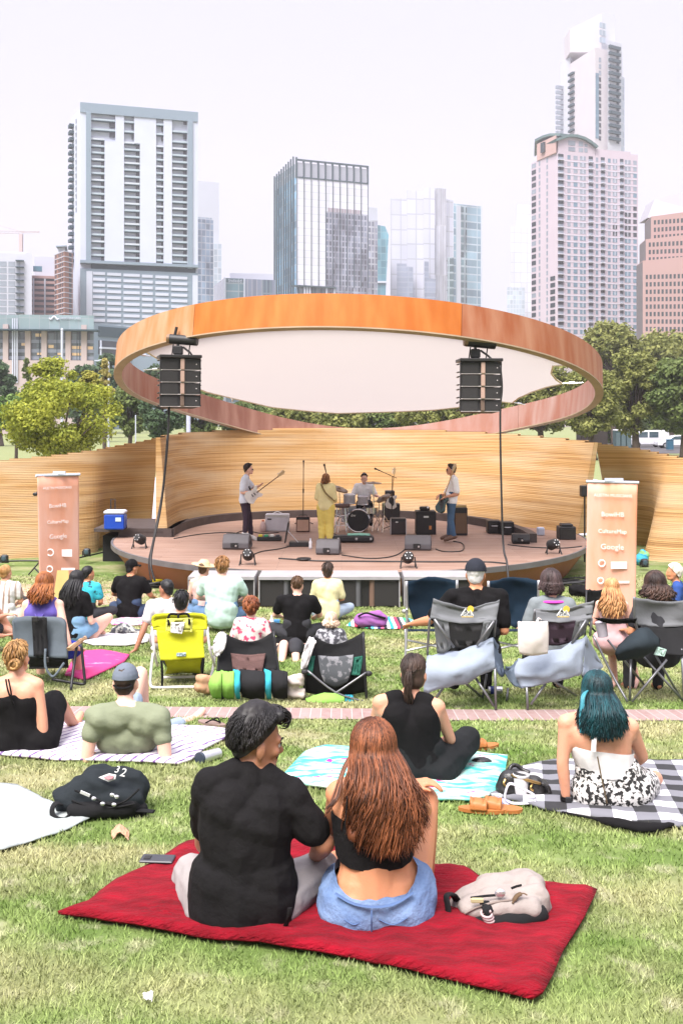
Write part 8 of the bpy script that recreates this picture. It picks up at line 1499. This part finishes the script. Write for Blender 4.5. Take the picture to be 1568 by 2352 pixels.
# par lights
def par(label, u, v, d=None, yaw=0, tilt=20):
    p = DK(u, v); T = thing('stage_light', label, 'spotlight', p, 'floor spotlights round the stage'); M = Matrix.Translation(p+V((0,0,.20))) @ Matrix.Rotation(yaw,4,'Z') @ Matrix.Rotation(R(-tilt),4,'X')
    b = MB(); prof = [(.0,-.12),(.07,-.12),(.095,-.08),(.105,.0),(.11,.1),(.10,.105),(.09,.09),(.0,.08)]; M3 = M.to_3x3() @ Matrix.Rotation(R(-90),3,'X'); b.lathe(M.translation, prof, 18, M3); b.build('housing', m_black, T, True, 40)
    for k in range(6): a = k*PI/3; b = MB(); b.ell(M.translation+(M3 @ V((math.cos(a)*.06, math.sin(a)*.06, -.122))), .014, 8, 5); b.build('fin_screw', m_steel, T)
    for s in (-1,1): b = MB(); b.tube([p+V((s*.12,.0,.20)), p+V((s*.13,-.02,.1)), p+V((s*.15,-.10,.0))], .014, 6); b.tube([p+V((s*.13,-.02,.1)), p+V((s*.14,.10,.0))], .014, 6); b.build('yoke_leg', m_blk2, T)
par('floor spotlight on the left side of the stage near the cable drop', 321, 1259, yaw=R(-20)); par('floor spotlight on the stage edge left of the middle', 569, 1297); par('floor spotlight on the stage edge right of the middle', 937, 1304); par('floor spotlight on the right side of the stage before the black case', 1270, 1272, yaw=R(25))
# microphones
def mic(label, base, top, boom=None, d=None):
    p = DK(*base) if d is None else V(((base[0]-U0)/F*d, d, DECK)); t = P(top[0], top[1], p.y); T = thing('microphone_stand', label, 'microphone stand', p, 'microphone stands on the stage'); b = MB(); b.cyl(p, t, .013, .010, 7); b.cyl(p.lerp(t,.55), p.lerp(t,.62), .02, n=8); b.build('pole', m_blk2, T)
    for a in (.4,2.5,4.6): b = MB(); b.tube([p+V((0,0,.12)), p+V((math.cos(a)*.28,math.sin(a)*.28,.01))], .011, 5); b.build('foot', m_blk2, T)
    e = t
    if boom: e = P(boom[0], boom[1], p.y-.02); k = t+(t-e)*.35; b = MB(); b.cyl(k, e, .009, n=6); b.build('boom', m_blk2, T)
    dr = ((e-p).normalized() if not boom else (e-t).normalized()); b = MB(); b.tube([e-dr*.02, e+dr*.12, e+dr*.125, e+dr*.17], [.012,.016,.026,.022], 8); b.build('microphone', m_black, T)
mic('tall straight microphone stand between the left guitarist and the singer', (696,1205), (697,1072)); mic('microphone stand bending over the yellow singer', (762,1236), (757,1120), (748,1082)); mic('boom microphone stand right of the drummer', (898,1220), (901,1094), (874,1082), 24.6)
# cases and bits on the deck
T = thing('pedal_case', 'open black briefcase of pedals beside the singer', 'case', DK(672,1256)); p = DK(690,1256); b = MB(); b.box(p+V((-.02,.15,.05)), (.46,.34,.1), bev=.01); b.build('base', m_black, T); b = MB(); b.box(0,(.03,.34,.46), M=Matrix.Translation(p+V((-.30,.18,.30))) @ Matrix.Rotation(R(10),4,'Y'), bev=.008); b.build('lid', m_blk2, T); b = MB(); b.tube([p+V((-.28,.02,.35)), p+V((-.05,.0,.1))], .007, 5); b.build('stay', m_steel, T)
T = thing('pedalboard', 'low black pedalboard with a yellow pedal behind the left monitor', 'pedals', DK(612,1243)); p = DK(618,1243); b = MB(); b.box(p+V((0,.12,.05)), (.55,.26,.09), bev=.015); b.build('board', m_black, T)
for k, c in enumerate(((.5,.4,.03),(.03,.25,.12),(.5,.5,.48),(.05,.05,.06))): b = MB(); b.box(p+V((-.2+k*.13,.1,.115)), (.09,.14,.05), bev=.01); b.build('pedal', mat('pedal%d'%k, c, .4), T)
T = thing('guitar_case', 'long black guitar case lying on the deck right of the singer', 'case', DK(808,1248)); p = DK(808,1247); b = MB(); b.box(p+V((0,.15,.08)), (.98,.32,.15), bev=.04); b.build('case', m_black, T)
for k in (-.3,.1,.42): b = MB(); b.box(p+V((k,-.016,.09)), (.05,.02,.05), bev=.005); b.build('latch', m_steel, T)
T = thing('cloth', 'mint green cloth folded on top of the guitar case', 'cloth', p+V((.15,.15,.155))); fabric('cloth', [[p+V((-.1,.05,.165)),p+V((.15,.05,.17)),p+V((.4,.06,.165))],[p+V((-.1,.25,.165)),p+V((.15,.28,.175)),p+V((.4,.26,.165))]], cloth('mint_cloth', (.25,.5,.40)), T, wr=.02, th=.03)
T = thing('water_bottle', 'clear water bottle beside the open briefcase', 'bottle', DK(713,1261)); b = MB(); b.lathe(DK(713,1261), [(0,0),(.034,0),(.036,.05),(.032,.1),(.036,.15),(.014,.19),(.014,.21),(0,.21)], 14); b.build('bottle', mat('water_clear', (.62,.6,.63), .2), T, True); b = MB(); b.cyl(DK(713,1261)+V((0,0,.205)), DK(713,1261)+V((0,0,.225)), .017, n=10); b.build('cap', m_white, T)
T = thing('water_jug', 'pale plastic jug with an orange cap left of the white amplifier', 'jug', DK(604,1222)); p = DK(604,1222); b = MB(); b.lathe(p, [(0,0),(.07,0),(.075,.12),(.06,.22),(.03,.26),(0,.26)], 14); b.build('jug', mat('jug_plastic', (.5,.36,.34), .4), T, True); b = MB(); b.cyl(p+V((0,0,.25)), p+V((0,0,.29)), .03, n=10); b.build('cap', mat('orange_cap', (.5,.12,.04), .5), T)
def deckcable(pts, label, r=.012): cable([DK(u,v)+V((0,0,.012)) for u, v in pts], label, r)
deckcable([(640,1284),(700,1288),(740,1290),(860,1291),(1000,1292),(1110,1292),(1165,1296)], 'thick black cable running along the front of the deck', .018); deckcable([(575,1278),(600,1268),(640,1262),(665,1256)], 'cable from the left edge spotlight to the open briefcase'); deckcable([(520,1236),(560,1220),(600,1226),(640,1224)], 'cable behind the left guitarist running to the white amplifier'); deckcable([(785,1276),(850,1284),(910,1276),(940,1250),(944,1232)], 'thin cable curling from the singer monitor to the small black amplifier'); deckcable([(1165,1252),(1220,1258),(1290,1260),(1335,1256)], 'cable running to the right end of the deck'); deckcable([(1000,1262),(1020,1268),(1060,1266),(1062,1250),(1040,1244)], 'looped cable at the feet of the bassist'); deckcable([(400,1238),(460,1228),(520,1224),(560,1228)], 'cable along the kerb at the left of the deck')
T = thing('cable_coil', 'flat coil of black cable on the deck left of the singer monitor', 'cable', DK(698,1287)); b = MB(); p = DK(698,1287)
for k in range(4): b.tube([p+V((math.cos(a)*(.10+.012*k),math.sin(a)*(.10+.012*k),.012+.008*k)) for a in np.linspace(0,2*PI,20)], .009, 5)
b.build('coil', m_black, T)
# ---- subwoofers on the grass before the stage
m_subtop = mat('sub_top', (.30,.29,.30), .5)
def sub(label, u0, u1, d=16.5):
    a = P(u0, 1397, d); c = P(u1, 1397, d); w = c.x-a.x; T = thing('subwoofer', label, 'loudspeaker', ((a.x+c.x)/2, d, gz(0,d)), 'black subwoofers on the grass'); z0 = gz(0,d); h = P(0,1325,d).z-z0; x = (a.x+c.x)/2; M = Matrix.Translation((x,d+.35,z0))
    b = MB(); b.box(0,(w-.03,.7,.05), M=M @ Matrix.Translation((0,0,h-.025))); b.build('top_plate', m_subtop, T); b = MB(); b.box(0,(w-.03,.6,h-.06), M=M @ Matrix.Translation((0,.05,h/2-.03))); b.build('cabinet', m_black, T)
    for s in (-1,1):
        b = MB(); b.box(0,(w*.34,.04,h-.09), M=M @ Matrix.Translation((s*w*.30,-.28,h/2-.02))); b.build('grille', m_grille, T); b = MB(); b.cyl(M @ V((s*w*.10,-.26,.02)), M @ V((s*w*.10,-.26,h-.06)), .05, n=14); b.build('port_column', mat('port_bronze', (.16,.10,.075), .45) if s > 0 else mat('port_grey', (.10,.10,.11), .45), T, True, 40)
        b = MB(); b.box(0,(.02,.66,h-.02), M=M @ Matrix.Translation((s*(w/2-.02),0,h/2))); b.build('side_trim', m_subtop, T)
sub('leftmost subwoofer behind the ginger man in the mint t-shirt', 430, 586); sub('subwoofer between the ginger man and the person in the yellow t-shirt', 592, 752); sub('subwoofer right of the person in the yellow t-shirt', 757, 920); sub('rightmost subwoofer half hidden behind the empty navy chair', 926, 1088)
# ---- cooler, banners, ground lights
p = P(262,1217,22.9); p.z = DECK+.205; T = thing('cool_box', 'blue wheeled cool box with a white lid beside the left wing wall', 'cool box', p); w = 46/F*22.9; b = MB(); b.box(p+V((0,.17,.18)), (w,.33,.36), bev=.03); b.build('body', mat('cooler_blue', (.005,.05,.36), .4), T); b = MB(); b.box(p+V((0,.17,.40)), (w+.02,.35,.09), bev=.03); b.build('lid', m_white, T); b = MB(); b.box(p+V((.1,-.002,.24)), (.13,.01,.09)); b.build('label', mat('cooler_label', (.45,.55,.58), .5), T)
b = MB(); b.tube([p+V((-.14,.3,.42)), p+V((-.14,.3,.68)), p+V((-.04,.3,.68)), p+V((-.04,.3,.42))], .014, 6); b.build('handle', m_black, T)
for s in (-1,1): b = MB(); b.cyl(p+V((s*w*.42,.3,.04)), p+V((s*w*.5,.3,.04)), .04, n=12); b.build('wheel', m_tyre, T)
m_ban = mat('banner_orange', (.66,.265,.14), .6, .1, .9, .25, 3, col2=(.69,.40,.32), thr=(.36,.62), stretch=(2.2,2.2,.6)); m_btx = mat('banner_print', (.80,.74,.73), .6)
def banner(label, tl, tr, bl, br, d0, d1, rows, vmax):
    T = thing('banner', label, 'banner', G((bl[0]+br[0])/2, (bl[1]+br[1])/2)); a, b_, c, e = P(*tl,d0), P(*tr,d1), P(*bl,d0), P(*br,d1); fabric('cloth', [[a, a.lerp(b_,.5), b_],[a.lerp(c,.5), a.lerp(b_,.5).lerp(c.lerp(e,.5),.5), b_.lerp(e,.5)],[c, c.lerp(e,.5), e]], m_ban, T, -.01, .006, wr=.012, seed=d0)
    b = MB(); b.cyl(a+V((-.02,0,.01)), b_+V((.02,0,.01)), .022, n=8); b.build('top_bar', m_white, T); m_ = a.lerp(b_,.5); g = c.lerp(e,.5); b = MB(); b.cyl(m_+V((0,.05,.06)), g+V((0,.05,-.1)), .014, n=7); b.build('pole', m_steel, T); b = MB(); b.box(g+V((0,.05,-.1)), ((e.x-c.x),.2,.06)); b.build('base', m_steel, T); b = MB(); b.box(m_+V((.02,-.01,.045)), ((b_.x-a.x)*.38,.03,.05)); b.build('clip', m_white, T)
    x = (b_-a); y = V((0,0,1))
    for txt, t, size in rows:
        o = a.lerp(b_, .5).lerp(c.lerp(e,.5), t)+V((0,-.045,0))
        text_mesh(txt, frame_m(o, x, y), size, m_btx, 'print', T, .002)
    for fx, t, r in ((.30,.60,.05),(.28,.73,.045)): o = a.lerp(b_, fx).lerp(c.lerp(e,fx), t)+V((0,-.045,0)); bb = MB(); bb.tube([o+V((math.cos(q)*r,0,math.sin(q)*r)) for q in np.linspace(0,2*PI,17)], .010, 5); bb.build('emblem', m_btx, T)
    o = a.lerp(b_, .64).lerp(c.lerp(e,.64), .605)+V((0,-.045,0)); bb = MB(); bb.box(o,(.25,.006,.11)); bb.build('emblem_box', m_btx, T); o = a.lerp(b_, .62).lerp(c.lerp(e,.62), .73)+V((0,-.045,0)); bb = MB(); bb.box(o,(.36,.006,.035)); bb.build('line', m_btx, T)
    return T
rows = [('AUSTIN MUSICIANS', .095, .066),('BowiHB', .235, .105),('CultureMap', .36, .09),('Google', .475, .12)]
T = banner('narrow orange sponsor banner standing on the bare earth left of the stage', (86,1094),(181,1091),(92,1385),(183,1385), 15.4, 15.9, [(a,t,s*.85) for a,t,s in rows], 0); b = MB(); b.prism([P(132,1310,15.5),P(158,1310,15.5),P(162,1380,15.5),P(122,1380,15.5)], (0,.004,0)); b.build('lower_print', mat('banner_yellow', (.6,.46,.18), .6), T)
banner('wide orange sponsor banner standing on the grass right of the stage', (1348,1107),(1463,1110),(1343,1412),(1458,1425), 15.6, 15.5, rows, 0)
T = thing('tripod', 'thin black tripod leg splayed left of the narrow banner', 'tripod', G(75,1318)); b = MB(); b.tube([P(66,1320,17.4),P(92,1290,17.4),P(98,1270,17.4)], .014, 6); b.tube([P(80,1305,17.4),P(93,1318,17.2)], .014, 6); b.build('leg', m_black, T)
def ground_light(label, u, v, d): p = P(u, v, d); T = thing('ground_light', label, 'spotlight', p, 'small spotlights at the foot of the walls'); b = MB(); b.box(p+V((0,0,.09)), (.16,.12,.18), bev=.03); b.build('housing', m_black, T); b = MB(); b.ell(p+V((0,-.06,.10)), (.055,.015,.06), 10, 6); b.build('lens', m_cglass, T); b = MB(); b.tube([p+V((-.1,0,.0)), p+V((-.1,0,.12))], .012, 5); b.tube([p+V((-.1,0,.0)), p+V((.1,0,.0))], .012, 5); b.build('bracket', m_blk2, T)
ground_light('small black spotlight at the foot of the left wall by the photo edge', 11, 1292, 22.6); ground_light('small black spotlight at the foot of the left wall beside the banner', 200, 1277, 23.2); ground_light('small black spotlight at the foot of the right wall', 1479, 1302, 22.2)
cable([P(-20,1290,22.8),P(60,1288,22.9),P(140,1288,22.9),P(200,1277,23.3),P(240,1268,24)], 'black cable lying along the foot of the left wing wall', .02)
T = thing('wall_light', 'small black floodlight bracketed to the left wing wall', 'floodlight', P(84,1130,23.5)); b = MB(); b.tube([P(88,1118,23.9),P(88,1128,23.6),P(84,1134,23.4)], .02, 6); b.box(P(82,1135,23.4), (.1,.1,.08), bev=.02); b.build('lamp', m_black, T)
p = P(1344,1140,23.4); T = thing('loudspeaker', 'small black loudspeaker in the gap right of the centre wall', 'loudspeaker', (p.x,p.y,0)); b = MB(); b.box(p+V((0,.1,.12)), (.2,.2,.26), bev=.015); b.build('cabinet', m_black, T); b = MB(); b.cyl(p+V((0,.1,0)), V((p.x,p.y+.1,0)), .02); b.build('stand', m_blk2, T); b = MB(); b.box(p+V((0,-.004,.12)), (.16,.01,.22)); b.build('grille', m_grille, T)
T = thing('cable_heap', 'heap of black cable with a yellow plug strip under the cable drop', 'cable', G(356,1350)); b = MB(); p = G(356,1350)
for k in range(9): r = .16+.02*(k % 4); ph = k*.7; b.tube([p+V((math.cos(a+ph)*r*1.3,math.sin(a+ph)*r*.7,.02+.012*k+.02*math.sin(a*2+k))) for a in np.linspace(0,2*PI,18)], .012, 5)
b.build('coils', m_black, T); b = MB(); b.box(p+V((.08,-.05,.15)), (.22,.08,.06), rz=.3, bev=.01); b.build('plug_strip', mat('hazard_yellow', (.55,.45,.01), .5), T)
T = thing('cable_heap', 'heap of black cables and a bag at the right foot of the stage', 'cable', G(1325,1372)); b = MB(); p = G(1300,1345)
for k in range(8): r = .25+.05*(k % 3); ph = k*.9; b.tube([p+V((math.cos(a+ph)*r*1.6,math.sin(a+ph)*r*.6,.03+.014*k+.03*math.sin(a*2+k))) for a in np.linspace(0,2*PI,18)], .014, 5)
b.build('coils', m_black, T); p = G(1328,1372); blob([(p+V((-.06,.05,.12)),.12,p+V((.12,.05,.10)),.12)], .02, 'bag', c_black, T, 2, .02, 7)
T = thing('beach_bag', 'blue and green patterned beach bag at the foot of the right wall', 'bag', G(1474,1300)); p = P(1473,1290,23.0); blob([(p+V((-.05,0,.05)),.13,p+V((.06,0,.12)),.12),(p+V((0,0,.12)),.12,p+V((.02,0,.22)),.06)], .02, 'bag', mat('beach_print', (.03,.3,.45), .7, 0, 9, col2=(.2,.4,.15), thr=(.48,.55)), T, 2, .015, 6)
# ================= air
b = MB(); b.box((0, 480, 129), (2400, 1060, 260)); hz = b.build('haze', None); tag(hz, kind='stuff')
m = bpy.data.materials.new('haze_air'); m.use_nodes = True; nt = m.node_tree; nt.nodes.remove(nt.nodes['Principled BSDF']); pv = nt.nodes.new('ShaderNodeVolumePrincipled')
pv.inputs['Color'].default_value = (.97,.93,1,1); pv.inputs['Density'].default_value = .00033; pv.inputs['Anisotropy'].default_value = .0; nt.links.new(pv.outputs[0], nt.nodes['Material Output'].inputs['Volume']); hz.data.materials.append(m)
